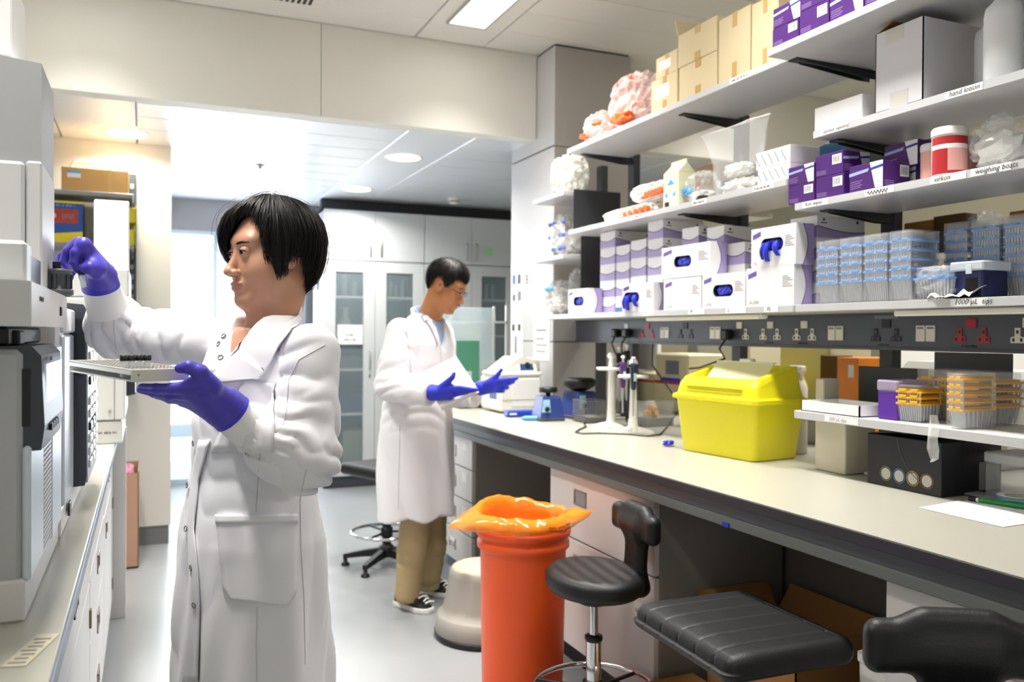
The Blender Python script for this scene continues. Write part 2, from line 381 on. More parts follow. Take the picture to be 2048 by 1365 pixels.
# drawer units
LAMW = mat('drawer_front_laminate', 'd9d5d3', .5, var=.02); CARC = mat('carcass_shaded_grey', '8d8b86', .5); RECESS = mat('handle_bronze', '9d8d80', .35, metal=.5)  # carcass darker than the fronts: shadow on the unit's side put into its colour
LBL = mat('paper_label', 'eceae6', .7, var=.02)
def drawer_unit(name, label, y0, y1, splits, hy, z0=.1, z1=.795, lab=()):
    t = thing(name, label, 'drawer unit', (1.56, y0, 0)); w_ = y1-y0
    MB().box(.02, 0, z0, .54, w_, z1+.003, b=.002).obj('carcass', CARC, t); MB().box(.06, .02, 0, .5, w_-.02, z0).obj('plinth', BLACK, t)
    zs = [z1]+list(splits)+[z0]
    for i in range(len(zs)-1):
        a, b = zs[i+1]+.004, zs[i]-.004
        d = MB().box(0, .004, a, .02, w_-.004, b, b=.0015).obj('drawer_front', LAMW, t)
        zc = b-.085 if b-a > .12 else (a+b)/2
        h = MB()                                          # recessed rectangular pull with a raised rim
        for s0, s1, s2, s3 in ((-.05, .05, .024, .03), (-.05, .05, -.03, -.024), (-.05, -.044, -.03, .03), (.044, .05, -.03, .03)):
            h.box(-.004, hy+s0, zc+s2, .001, hy+s1, zc+s3, b=.001)
        h.obj('pull_rim', RECESS, d); MB().box(-.001, hy-.044, zc-.024, .0, hy+.044, zc+.024).box(-.0035, hy-.04, zc+.006, -.001, hy+.04, zc+.02, b=.001).obj('pull_recess', STEEL, d)
    for ly, lz, tx in lab:
        l = MB().quad([(-.0012, ly+.035, lz-.025), (-.0012, ly-.035, lz-.025), (-.0012, ly-.035, lz+.025), (-.0012, ly+.035, lz+.025)]).obj('paper_label', LBL, t)
        if tx: text(tx, .02, fm('nx', (-.002, ly+.03, lz-.01)), INK, l, shear=.3)
    return t
drawer_unit('drawer_unit', 'pale grey two-drawer unit with bronze recessed pulls behind the orange bin', 2.39, 3.19, (.535,), .53, lab=((.09, .73, ''), (.09, .40, 'Dr')))
drawer_unit('drawer_unit', 'pale grey drawer unit at the right end partly behind the black backrest', .6, 1.437, (.64, .47, .29), .5)
drawer_unit('drawer_unit', 'narrow four-drawer unit under the far bench end beside the man', 4.11, 4.7, (.63, .46, .28), .3, lab=((.12, .75, ''), (.12, .58, ''), (.12, .4, '')))
# ---------------------------------------------------------------- power rail
rail = thing('power_rail', 'dark grey power trunking with red, white and black sockets above the bench', 'power rail', (XR, 0, 0))
RAILM = mat('rail_grey', '50545f', .4, var=.05); 
MB().box(0, .4, 1.301, .048, cy0-.003, 1.4265, b=.004).obj('trunking', RAILM, rail)
MB().box(-.004, .4, 1.418, .0, cy0-.003, 1.4265, b=.001).box(-.004, .4, 1.301, 0, cy0-.003, 1.312, b=.001).obj('cover_lip', DGREY, rail)
SW = mat('socket_white', 'e9e6da', .4); SRED = mat('socket_red', 'b21f2c', .4); SBLK = mat('socket_black', '1d1d20', .4)
def tee(mb, y, z=1.353):
    poly = [(-.021, -.022), (.021, -.022), (.021, -.006), (.0085, -.002), (.0085, .022), (-.0085, .022), (-.0085, -.002), (-.021, -.006)]
    mb.prism([(y+a, z+b) for a, b in poly], 0, -.0025, .001)
def socket(pxs, pxt, col, pins=True):
    yc = yx(pxs, XR); s = MB().box(-.0035, yc-.018, 1.376, .001, yc+.018, 1.404, b=.001).obj('rocker_switch', col, rail)
    for px in pxt:
        mb = MB(); y = yx(px, XR); tee(mb, y); o = mb.obj('socket_face', col, rail)
        h = MB()
        for a, b in ((0, .01), (-.012, -.013), (.012, -.013)): h.box(-.0032, y+a-.0035, 1.353+b-.005, -.0022, y+a+.0035, 1.353+b+.005)
        h.obj('pin_hole', BLACK if col is not SBLK else DGREY, o)
for a, b, c in ((1295, (1285, 1304), SRED), (1371, (1361, 1382), SBLK), (1479, (1492,), SW), (1541, (1527, 1555), SW), (1609, (1594, 1625), SW), (1773, (1752, 1793), SBLK), (1943, (1920, 1968), SRED), (2058, (2036,), SW), (1253, (), SW)): socket(a, b, c)
for px in (1330, 1431, 1672, 1852):
    y = yx(px, XR)
    for s in (-1, 1):
        o = MB().box(-.004, y+s*.019-.0175, 1.332, .001, y+s*.019+.0175, 1.384, b=.001).obj('data_outlet', SW, rail)
        MB().box(-.0045, y+s*.019-.012, 1.372, -.0035, y+s*.019+.012, 1.379).obj('outlet_label', GREYINK, o)
y = yx(1773, XR); MB().box(-.002, y-.05, 1.408, .001, y+.05, 1.418).obj('rail_label', mat('rail_label', '7b7d88', .5), rail)
for px, tx in ((1541, 'CIRCUIT'), (1609, 'CIRCUIT'), (1943, 'UPS CIRCUIT'), (1773, 'CLEAN')):
    marks(fm('nx', (-.003, yx(px, XR)+.03, 1.316)), .05, .008, BLACK, rail, seed=px)
# black plugs with their leads
def plug(px, z, pts, label):
    y = yx(px, XR); t = thing('power_plug', label, 'plug', (XR, y, z))
    MB().box(-.045, -.024, -.025, -.0046, .024, .022, b=.008).obj('plug_body', BLACK, t)
    MB().tube([(-.03, 0, -.02)]+[tuple(np.array(q)-np.array((XR, y, z))) for q in pts], .0045, 8).obj('lead', BLACK, t)
plug(1240, 1.356, [(2.25, yx(1240, XR), 1.3), (2.24, yx(1236, 2.25), 1.24), (2.22, yx(1240, 2.2), 1.15), (2.2, yx(1250, 2.2), 1.02), (2.2, yx(1255, 2.2), .91)], 'black mains plug at the left end of the power rail')
plug(1262, 1.356, [(2.25, yx(1260, XR), 1.3), (2.22, yx(1255, 2.25), 1.22), (2.2, yx(1258, 2.2), 1.1), (2.2, yx(1262, 2.2), .91)], 'black mains plug next to the first red socket')
plug(1463, 1.352, [(2.24, yx(1462, XR), 1.29), (2.23, yx(1458, 2.25), 1.25), (2.24, yx(1440, 2.3), 1.22), (2.3, yx(1400, 2.3), 1.2), (2.34, yx(1380, 2.34), 1.19)], 'black mains plug above the yellow sharps bin')

# ---------------------------------------------------------------- shelving
SHELF = mat('shelf_board_grey', 'bcbcbf', .4, var=.02); LIP = mat('label_holder_strip', 'c6c7ca', .3); POST = mat('slotted_post', '3a3d44', .45)
for k, (y, nm) in enumerate(((1.3, 'nearest the camera'), (2.17, 'between the two shelf bays'), (2.98, 'behind the glove boxes'), (3.86, 'at the left end of the long shelves'), (4.2, 'beside the grey column'))):
    t = thing('shelf_upright', 'dark slotted steel shelf upright '+nm, 'upright', (2.33, y, .9))
    MB().box(.02, -.03, 0, .06, .03, 1.398, b=.002).obj('post', POST, t)
    for i in range(24):
        for s in (-1, 1): 
            if i % 2 == 0 and (i > 6) and i < 21: MB().box(.0195, s*.012-.004, .1+i*.062, .0202, s*.012+.004, .128+i*.062).obj('slot', BLACK, t)
def shelf(label, z, y0, y1, x0=XS, br=(), strips=(), th=.024):
    t = thing('shelf', label, 'shelf', (x0, y0, z)); w_ = y1-y0; d = 2.325-x0
    MB().box(0, 0, -th, d, w_, 0, b=.002).obj('shelf_board', SHELF, t); MB().box(-.003, .002, -th+.001, 0, w_-.002, -.001).obj('label_holder', LIP, t)
    for y in br:
        b = MB()
        for s in (-1, 1): b.prism([(d*.3, -th), (d+.02, -th), (d+.02, -th-.03), (d-.03, -th-.03), (d*.3, -th-.008)], 1, y-y0+s*.016-.002, y-y0+s*.016+.002)
        b.box(d*.2, y-y0-.02, -th-.005, d+.02, y-y0+.02, -th).obj('bracket', DARK, t)
    for pxa, pxb, tx, sz in strips:
        ya, yb = yx(pxa, x0, 400)-y0, yx(pxb, x0, 400)-y0
        l = MB().quad([(-.0042, ya, -th+.002), (-.0042, yb, -th+.002), (-.0042, yb, -.002), (-.0042, ya, -.002)]).obj('shelf_label', PAPER, t)
        if tx == '~': marks(fm('nx', (-.0045, ya-.008, -th+.008)), abs(ya-yb)*.75, .009, GREYINK, l, seed=pxa)
        elif tx == '#': MB().tube([(-.0046, ya-.01-abs(ya-yb)*.7*u, -th+.011+.005*math.sin(u*40)) for u in np.linspace(0, 1, 60)], .0012, 4).obj('crossed_out_word', INK, l)
        elif tx: text(tx, sz, fm('nx', (-.005, ya-.012, -th+.007)), INK, l, shear=.25)
    return t
shelf('lowest shelf of the right bay holding tip rack stacks', 1.4515, .6, 2.215, strips=((1905, 1980, '1000 µL  tips', .021),))
shelf('lowest shelf of the long left bay holding glove boxes', 1.4515, 2.222, 4.3, strips=((1532, 1560, 'XL', .02), (1455, 1495, 'L', .02), (1380, 1412, 'M', .02), (1290, 1310, 'S', .02), (1205, 1230, '', .02), (1150, 1175, '', .02)))
shelf('middle shelf of the right bay holding purple boxes and tubs', 1.79, .6, 2.222, br=(1.3, 2.16), strips=((1607, 1658, 'Kim wipes', .018), (1732, 1790, '#', .015), (1862, 1934, 'virkon', .02), (1943, 2024, 'weighing boats', .02)))
shelf('middle shelf of the long left bay holding bags and a milk carton', 1.881, 2.262, 3.87, br=(2.98,), strips=((1507, 1548, '~', .014), (1386, 1415, '~', .013), (1263, 1290, '~', .014), (1175, 1190, '', .02)))
shelf('upper shelf of the right bay with the white open carton', 2.012, .6, 2.14, br=(1.3, 2.12), strips=((1642, 1696, 'pasteur pipettes', .016), (1890, 1965, 'hand lotion', .02)))
shelf('top shelf of the left bay carrying cardboard boxes', 2.30, 2.262, 3.89, br=(2.98, 3.86), strips=((1460, 1504, '~', .015), (1306, 1318, '', .02)))
shelf('deep top shelf at upper right carrying purple boxes', 2.30, .6, 2.258, x0=1.90, br=(1.3, 2.235), strips=((1546, 1552, '', .02),))
shelf('small shelf beside the column holding cream bags', 2.095, 3.93, 4.3)
shelf('small shelf beside the column holding blue-printed bags', 1.766, 3.93, 4.3)
# low shelf standing on the bench
t = thing('bench_shelf', 'white raised shelf standing on the bench top', 'shelf', (XS, .6, .9))
MB().box(0, 0, .173, .30, 1.615, .199, b=.002).obj('shelf_board', mat('white_shelf_board', 'dcdcdc', .4), t); MB().box(-.003, .002, .174, 0, 1.613, .198).obj('label_holder', LIP, t)
l = MB().quad([(-.0042, 1.615-.14, .176), (-.0042, 1.615-.28, .176), (-.0042, 1.615-.28, .196), (-.0042, 1.615-.14, .196)]).obj('shelf_label', PAPER, t); text('200 µL tips', .016, fm('nx', (-.005, 1.615-.16, .181)), GREYINK, l, shear=.25)
MB().box(.1, .1, 0, .28, .14, .173).obj('support_leg', LAM, t)
for k, (y0_, y1_) in enumerate(((.7, 1.85), (2.45, 3.2))):
    t = thing('under_shelf_batten', ('cream lamp batten under the lowest right shelf', 'cream lamp batten under the lowest left shelf')[k], 'batten', (2.03, y0_, 1.408)); MB().box(0, 0, 0, .04, y1_-y0_, .018, b=.004).obj('batten_body', SW, t); MB().box(.005, -.01, .002, .035, 0, .0185, b=.002).obj('end_cap', PLWHITE, t)
# dark end plates and book stops on the shelves
def plate(label, b): tag(box1('shelf_divider', b, DARK, None, .004), label, 'divider')
def pl(pa, pb, Y):       # plate facing the camera between two pixels on plane Y
    a, b = at(*pa, Y=Y), at(*pb, Y=Y); return a[0], b[0], b[2], a[2]
plate('dark steel divider plate beside the cream bags on the small shelf', (2.03, 3.895, 1.882, 2.31, 3.899, 2.10))
plate('dark steel divider plate left of the stacked glove boxes', (2.08, 3.905, 1.453, 2.31, 3.909, 1.86))
plate('black book stop plate behind the white tray on the bench shelf', (2.27, 1.93, 1.10, 2.274, 2.215, 1.245))
plate('black book stop plate in front of the slotted upright on the bench shelf', (2.29, 1.66, 1.10, 2.294, 1.925, 1.30))
# ================================================================ things on the shelves
LAV = mat('lavender_print', 'a79ac9', .5, var=.03); NAVYP = mat('navy_print', '2c2a6e', .5, var=0); GBOX = mat('glove_carton_white', 'e9e7ea', .5, var=.02); TAGP = mat('violet_tag_print', '6a55a4', .5, var=0)
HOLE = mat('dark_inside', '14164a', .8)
ORD = ['first', 'second', 'third', 'fourth', 'fifth', 'sixth', 'seventh', 'eighth']
def crumple_mesh(size, seed, amp=.25, nu=26, nv=16, sq=.75, freq=3.0, flat=True):
    vs = []; rx, ry, rz = size
    for j in range(nv+1):
        t = -PI/2+PI*j/nv
        for i in range(nu):
            a = 2*PI*i/nu
            d = Vector((math.cos(t)*math.cos(a), math.cos(t)*math.sin(a), math.sin(t)))
            e = [math.copysign(abs(c)**sq, c) for c in d]
            n = 1-amp*abs(mnoise.noise(d*freq+Vector((seed*3.1, seed, seed*1.7))))*1.6-amp*.6*abs(mnoise.noise(d*freq*2.3+Vector((seed, 9, 2))))
            p = [e[0]*rx*n, e[1]*ry*n, e[2]*rz*n+rz]
            if flat: p[2] = max(p[2], .001+.004*abs(e[2]))
            vs.append(tuple(p))
    fs = [(j*nu+i, j*nu+(i+1) % nu, (j+1)*nu+(i+1) % nu, (j+1)*nu+i) for j in range(nv) for i in range(nu)]
    return vs, fs
def crumple(size, seed, amp=.25, m=0, off=(0, 0, 0), mb=None, smooth=False, **k):
    mb = mb or MB(); v, f = crumple_mesh(size, seed, amp, **k); return mb.add([(a+off[0], b+off[1], c+off[2]) for a, b, c in v], f, m, smooth)

# ---- glove boxes lying with their open face to the aisle
def stadium(n, hw, hh):
    P = []
    for i in range(n):
        t = 2*PI*i/n; c, s = math.cos(t), math.sin(t); r = hh
        P.append(((hw-r)*(1 if c > 0 else -1 if c < 0 else 0)+r*c, r*s))
    return P
def glove_carton(label, pxa, pxb, z0, h, X0, dep=.078, opening=None, rot=0, glove=0, size_txt='', lift=0, group='white glove boxes along the front of the lowest shelf'):
    ya, yb = yx(pxa, X0, 560), yx(pxb, X0, 560); w_ = ya-yb            # ya far (left in view), yb near
    o = MB(); hw, hh, d = w_/2, h/2, dep
    # local: x 0..d away from the aisle, y -hw..hw, z 0..h
    if opening:
        cu, cv = opening; n = 32; st = [(cu*w_+a, h*cv+b) for a, b in stadium(n, min(.06, w_*.25), .0225)]
        sq = []
        for a, b in st:
            dx, dz = a-cu*w_, b-h*cv; sc = 1e9
            for lim, c, v0 in ((hw, dx, cu*w_), (h/2, dz, h*cv-h/2)):
                if c > 1e-6: sc = min(sc, (lim-v0)/c)
                elif c < -1e-6: sc = min(sc, (-lim-v0)/c)
            sq.append((cu*w_+dx*sc, h*cv+dz*sc))
        for corner in ((-hw, 0), (hw, 0), (hw, h), (-hw, h)):
            k = min(range(n), key=lambda i: (sq[i][0]-corner[0])**2+(sq[i][1]-corner[1])**2); sq[k] = corner
        for i in range(n):
            j = (i+1) % n; o.quad([(0, st[i][0], st[i][1]), (0, st[j][0], st[j][1]), (0, sq[j][0], sq[j][1]), (0, sq[i][0], sq[i][1])][::-1])
            o.quad([(0, st[i][0], st[i][1]), (0, st[j][0], st[j][1]), (.015, st[j][0], st[j][1]), (.015, st[i][0], st[i][1])], 1)
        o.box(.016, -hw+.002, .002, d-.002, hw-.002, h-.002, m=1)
        o.quad([(0, -hw, 0), (d, -hw, 0), (d, -hw, h), (0, -hw, h)]).quad([(0, hw, 0), (0, hw, h), (d, hw, h), (d, hw, 0)]).quad([(0, -hw, h), (d, -hw, h), (d, hw, h), (0, hw, h)]).quad([(0, -hw, 0), (0, hw, 0), (d, hw, 0), (d, -hw, 0)]).quad([(d, -hw, 0), (d, hw, 0), (d, hw, h), (d, -hw, h)])
    else: o.box(0, -hw, 0, d, hw, h)
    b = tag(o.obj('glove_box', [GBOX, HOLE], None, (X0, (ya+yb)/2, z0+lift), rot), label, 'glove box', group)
    # printed violet tag, small print, curved lavender band on the near end
    MB().quad([(-.0006, hw*.92, h*.72), (-.0006, hw*.55, h*.80), (-.0006, hw*.55, h*.92), (-.0006, hw*.92, h*.84)]).obj('brand_tag', TAGP, b)
    t_ = MB()
    for i in range(6): t_.quad([(-.0006, -hw*.55, h*(.72-.05*i)), (-.0006, -hw*(.78+.08*(i % 3)), h*(.72-.05*i)), (-.0006, -hw*(.78+.08*(i % 3)), h*(.735-.05*i)), (-.0006, -hw*.55, h*(.735-.05*i))])
    t_.obj('small_print', GREYINK, b)
    if size_txt: text(size_txt, .014, fm('nx', (-.001, hw*.85, h*.07)), GREYINK, b, name='size_print')
    P = [(d*(.42+.26*math.sin(PI*i/12)), -hw-.0006, h*i/12) for i in range(13)]
    MB().add(P+[(d, -hw-.0006, h*i/12) for i in range(13)], [(i, 13+i, 14+i, i+1) for i in range(12)]).obj('lavender_band', LAV, b)
    MB().add(P+[(p[0]-.003, p[1]-.0002, p[2]) for p in P], [(13+i, i, i+1, 14+i) for i in range(12)]).obj('navy_line', NAVYP, b)
    if opening:
        cu, cv = opening
        crumple((.010, min(.054, w_*.225), .020), len(label), .5, off=(.011, cu*w_, h*cv-.020), flat=False, nu=30, nv=16, freq=4.5).obj('folded_gloves', BLUEG, b)
        if glove:
            g = MB()
            for k, (a, L_, wd) in enumerate(((.032, .058, .009), (.014, .066, .016), (-.028, .05, .014))):
                g.loft([[(-.004-.012*math.sin(PI*u)+dx*.006, cu*w_+a*(1+.3*u)+dy*wd*(1-.4*u), h*cv+.008-L_*u) for dx, dy in ((-1, 0), (-.4, 1), (1, .4), (.6, -1))] for u in (0, .25, .5, .75, 1)])
            g.obj('hanging_glove_fingers', BLUEG, b)
    return b
Z1 = 1.4515
glove_carton('white glove box with opening, leftmost on the lowest shelf beside the clear bags', 1137, 1177, Z1, .125, 2.0, opening=(-.02, .5))
glove_carton('turned white glove box with a blue glove peeking from its left face', 1252, 1300, Z1, .125, 1.992, opening=(.2, .5), rot=.20, glove=1)
glove_carton('white glove box with no visible opening, standing left of the open one', 1328, 1402, Z1, .128, 1.998, size_txt='M (200)')
glove_carton('white glove box with blue-filled oval opening directly on the shelf, between two plain boxes', 1405, 1490, Z1, .13, 1.996, opening=(.0, .5), size_txt='L (200)')
glove_carton('plain white glove box under the one with hanging gloves', 1493, 1588, Z1, .137, 1.994, size_txt='XL (200)')
glove_carton('white glove box with dark oval opening resting on two boxes', 1323, 1420, Z1+.1305, .13, 1.998, opening=(.05, .5), size_txt='M (200)')
glove_carton('white glove box with blue gloves hanging from its opening', 1502, 1591, Z1+.1375, .138, 1.994, opening=(.02, .55), size_txt='XL', glove=1)

def end_box(label, pxa, pxb, X0, dep, z0, h, group):
    ya, yb = yx(pxa, X0, 540)-.002, yx(pxb, X0, 540)+.002; w_ = ya-yb
    b = tag(MB().box(0, 0, 0, dep, w_, h, b=.001).obj('glove_box', GBOX, None, (X0, yb, z0)), label, 'glove box', group)
    n = 10; C1 = [(-.0006, w_*i/n, h*(.40+.16*(2*i/n-1)**2)) for i in range(n+1)]
    C2 = [(dep*i/n, -.0006, h*(.56-.24*math.sin(i/n*2.2))) for i in range(n+1)]
    MB().add(C1+[(-.0006, p[1], .001) for p in C1], [(i, i+1, n+2+i, n+1+i) for i in range(n)]).add(C2+[(p[0], -.0006, .001) for p in C2], [(i+1, i, n+1+i, n+2+i) for i in range(n)]).obj('lavender_band', LAV, b)
    MB().add(C1+[(-.0009, p[1], p[2]-.003) for p in C1], [(i, i+1, n+2+i, n+1+i) for i in range(n)]).add(C2+[(p[0], -.0009, p[2]-.003) for p in C2], [(i+1, i, n+1+i, n+2+i) for i in range(n)]).obj('navy_line', NAVYP, b)
    for x0, x1, z0_, z1_ in ((.12, .16, .78, .88), (.08, .2, .66, .7), (.82, .86, .72, .84)): MB().box(dep*x0, -.001, h*z0_, dep*x1, 0, h*z1_).obj('pictogram', INK, b)
cols = [((1200, 1230), 5, .08), ((1232, 1259), 4, .08), ((1261, 1292), 4, .083), ((1295, 1326), 5, .0805), ((1363, 1397), 4, .086), ((1413, 1448), 4, .082), ((1450, 1490), 3, .084), ((1579, 1634), 4, .0762)]
for c, ((a, b), n, h) in enumerate(cols):
    for k in range(n):
        end_box('lavender-banded glove box end-on, %s from the shelf in the %s stack from the column' % (ORD[k], ORD[c]), a, b, 2.085, .215, Z1+k*(h+.0005), h, 'lavender glove boxes stacked end-on')
PINK = mat('pink_carton', 'e6bcd6', .5)
b = tag(MB().box(0, 0, 0, .1, .12, .11, b=.001).obj('pink_carton', PINK, None, (2.2, 3.93, Z1)), 'small pink and white carton behind the clear pot', 'box'); MB().quad([(-.0006, .05, .03), (-.0006, .02, .03), (-.0006, .02, .08), (-.0006, .05, .08)]).obj('blue_symbol', mat('pale_blue_print', '8fb8e8', .5), b)
tag(MB().box(0, 0, 0, .06, .075, .022, b=.001).box(0, 0, .022, .06, .075, .055, m=1).obj('small_carton', [mat('blue_carton', '3b62b4', .5), GBOX], None, (2.0, yx(1250, 2.0)+.01, Z1)), 'small blue and white carton between two glove boxes', 'box')

# ---- purple reagent cartons
PURP = mat('purple_carton', '481b6c', .45, var=.05); PALEB = mat('pale_blue_stripe', '9fb0dc', .5, var=0); DBLUE = mat('deep_blue_stripe', '243c94', .5, var=0); PTXT = mat('lilac_text', 'a588c0', .6, var=0)
def face_print(b, kind, P):
    # P(u,v) gives a local point on the face, u 0..1 left to right, v 0..1 up
    q = lambda pts: [P(*p) for p in pts]
    if kind == 'stripe':
        MB().quad(q([(.62, 1), (.78, 0.02), (1, .02), (1, 1)])).obj('white_wedge', GBOX, b)
        MB().quad(q([(.0, .60), (.56, .68), (.60, .80), (0, .72)])).obj('pale_stripe', PALEB, b); MB().quad([tuple(np.array(x)+np.array(P(0, 0, .0004))-np.array(P(0, 0))) for x in q([(.64, .70), (1, .76), (1, .86), (.66, .80)])]).obj('deep_stripe', DBLUE, b)
        t_ = MB()
        for i in range(4): t_.quad(q([(.04, .36-.08*i), (.4-.05*(i % 2), .38-.08*i), (.4-.05*(i % 2), .40-.08*i), (.04, .38-.08*i)]))
        t_.obj('small_print', PTXT, b)
    else:
        MB().quad(q([(.62, .45), (.95, .45), (.95, .88), (.62, .88)])).obj('barcode_label', PAPER, b)
        t_ = MB(); 
        for i in range(9): 
            u = .66+.028*i; e = .008+.008*((i*7) % 3 == 0); t_.quad([P(u, .52, .0004), P(u+e, .52, .0004), P(u+e, .82, .0004), P(u, .82, .0004)])
        t_.obj('barcode', INK, b)
        t_ = MB()
        for i in range(3): t_.quad(q([(.05, .1+.07*i), (.4, .1+.07*i), (.4, .12+.07*i), (.05, .12+.07*i)]))
        t_.obj('small_print', PTXT, b)
def purple_box(label, pxa, pxb, X0, dep, z0, h, k1, k2, py=330):
    ya, yb = yx(pxa, X0, py), yx(pxb, X0, py); w_ = ya-yb
    b = tag(MB().box(0, 0, 0, dep, w_, h, b=.0012).obj('purple_carton', PURP, None, (X0, yb, z0)), label, 'box', 'purple reagent cartons')
    if k1: face_print(b, k1, lambda u, v, e=0: (-.0006-e, w_*(1-u), h*v))
    if k2: face_print(b, k2, lambda u, v, e=0: (dep*u, -.0006-e, h*v))
Z2R, Z2L, ZMR, ZT = 1.79, 1.881, 2.012, 2.30
purple_box('purple carton at the left end of the middle right shelf, lower of two', 1577, 1629, 1.995, .115, Z2R, .062, 'code', None)
purple_box('white-wedged purple carton at left end of middle right shelf, upper of two', 1577, 1628, 1.995, .115, Z2R+.0625, .062, 'stripe', None)
purple_box('purple barcode carton second along the middle right shelf, lower of two', 1632, 1688, 1.998, .11, Z2R, .07, 'code', None)
purple_box('purple barcode carton second along the middle right shelf, upper of two', 1631, 1686, 1.998, .11, Z2R+.0705, .07, 'code', 'stripe')
purple_box('purple carton with white wedge lying in front on the middle right shelf', 1699, 1766, 1.994, .11, Z2R, .08, 'stripe', 'code')
purple_box('purple carton behind the front one, lower of two beside the tubs', 1790, 1832, 2.12, .11, Z2R, .07, 'stripe', None)
purple_box('purple carton behind the front one, upper of two beside the tubs', 1769, 1835, 2.10, .12, Z2R+.0705, .075, 'stripe', 'code')
X1 = 1.905
purple_box('purple barcode carton at the left end of the deep top shelf, lower of two', 1545, 1597, X1, .11, ZT, .062, 'code', None, 60)
purple_box('purple carton with wedge at the left end of the deep top shelf, upper of two', 1546, 1600, X1, .11, ZT+.0625, .065, 'stripe', None, 60)
purple_box('purple barcode carton second along the deep top shelf, lower of two', 1599, 1657, X1, .11, ZT, .075, 'code', None, 60)
purple_box('purple barcode carton second along the deep top shelf, upper of two', 1600, 1657, X1, .11, ZT+.0755, .07, 'code', None, 60)
purple_box('purple carton with white wedge third along the deep top shelf', 1660, 1726, X1, .11, ZT, .08, 'stripe', None, 30)
purple_box('purple carton fourth along the deep top shelf at the image edge', 1729, 1800, X1, .11, ZT, .075, 'code', None, 10)

# ---- tubs on the middle right shelf
REDL = mat('red_label', 'b3242a', .5); PINKL = mat('pink_label', 'e5a9a0', .5)
def tub(label, px, X, r, h, z, red):
    t = thing('tub', label, 'tub', (X+r, yx(px, X+r, 300), z), 0, 'white lidded tubs')
    MB().lathe([(r*.93, 0), (r, .006), (r, h*.84), (r*.96, h*.86)], n=32).obj('tub_body', PLWHITE, t)
    MB().lathe([(r*1.05, h*.84), (r*1.05, h*.96), (r*.98, h), (.001, h)], n=32, caps=(True, False)).obj('screw_lid', PLWHITE, t)
    c = MB(); n = 32
    for i in range(n):
        a0, a1 = 2*PI*i/n, 2*PI*(i+1)/n; R_ = r*1.004
        if not (PI*.75 < a0 < PI*1.75): continue
        for z0, z1, mm in ((.10, .55, 1), (.55, .64, 2), (.64, .8, 0), (.04, .10, 0)):
            mi = mm if red else 1
            if red and mm == 1 and a0 < PI*1.15: mi = 0
            c.quad([(R_*math.cos(a0), R_*math.sin(a0), h*z0), (R_*math.cos(a1), R_*math.sin(a1), h*z0), (R_*math.cos(a1), R_*math.sin(a1), h*z1), (R_*math.cos(a0), R_*math.sin(a0), h*z1)], mi)
    c.obj('printed_label', [REDL, PINKL, PAPER], t)
tub('white tub with red and pink label on the middle right shelf', 1899, 2.0, .045, .135, Z2R, True)
tub('shorter white tub with a pale pink label beside the red one', 1868, 2.06, .035, .115, Z2R, False)
tub('white tub with pale pink label half hidden behind the red one', 1930, 2.09, .04, .12, Z2R, False)

# ---- crumpled clear bags
FILLW = mat('white_plastic_contents', 'efeee8', .6); FILM = mat('crumpled_clear_film', 'f4f6f8', .12, alpha=.22, var=0, spec=1.0); FILM2 = mat('milky_film', 'f3f2ee', .25, alpha=.6, var=0)
def bag(label, loc, size, seed, contents=(), film=None, amp=.3, cat='bag', rotz=0, tuft=0, inner=None):
    t = thing('plastic_bag', label, cat, loc, rotz)
    mb = crumple(size, seed, amp, nu=34, nv=22, freq=3.4)
    if tuft: crumple((size[0]*.45, size[1]*.4, size[2]*.45), seed+4, .4, off=(0, size[1]*.15, size[2]*1.3), mb=mb, flat=False)
    mb.obj('film', film or FILM, t)
    for k, (s, o, m_) in enumerate(contents): crumple(s, seed+11+k, .35, off=o, nu=16, nv=10).obj('contents', m_, t)
    return t
bag('big clear bag of white weighing boats on the middle right shelf', (2.11, yx(2012, 2.11, 280), Z2R), (.085, .085, .075), 3, [((.07, .08, .055), (0, 0, .004), FILLW)], tuft=1)
ORNG = mat('orange_plastic', 'ee6a2c', .4); PINKB = mat('pale_pink_plastic', 'f0c6bc', .5); FPINK = mat('pink_film', 'fbe9e6', .2, alpha=.55, var=0, spec=1)
bag('clear bag of orange and pink packs at the left end of the top shelf', (2.12, 3.72, ZT), (.11, .14, .085), 5, [((.09, .12, .05), (0, 0, .005), PINKB), ((.05, .05, .02), (-.05, -.03, .07), ORNG), ((.03, .03, .015), (-.09, .06, .03), ORNG)], FPINK)
bag('bulging clear bag with orange caps next to the cardboard boxes', (2.12, 3.42, ZT), (.12, .17, .14), 8, [((.1, .15, .1), (0, 0, .005), PINKB), ((.06, .09, .03), (-.03, .02, .20), ORNG), ((.04, .09, .03), (-.10, -.02, .02), ORNG)], FPINK)
# flat bags with orange-capped tubes
def flatbag(label, pxa, pxb, z, h, X, seed, tilt=0):
    ya, yb = yx(pxa, X, 390), yx(pxb, X, 390); L_ = ya-yb
    t = thing('plastic_bag', label, 'bag', (X, yb, z)); 
    crumple((.06, L_/2, h/2), seed, .22, off=(.07, L_/2, 0), sq=.6, nu=32).obj('film', FILM2, t)
    for i in range(6):
        y = L_*(.08+.1*i); MB().cyl((.0+.004*i, y, h*.3), (.02+.004*i, y, h*.33), .014, n=14).obj('orange_cap', ORNG, t); MB().cyl((.02+.004*i, y, h*.33), (.11, y+.02, h*.4), .012, .008, n=12).obj('tube', FILM2, t)
flatbag('flat bag of orange-capped tubes lying on the left end of the middle shelf', 1188, 1300, Z2L, .06, 2.0, 21)
t = flatbag('folded white bag with orange caps leaning on the milk carton', 1245, 1325, Z2L+.061, .09, 2.02, 22)
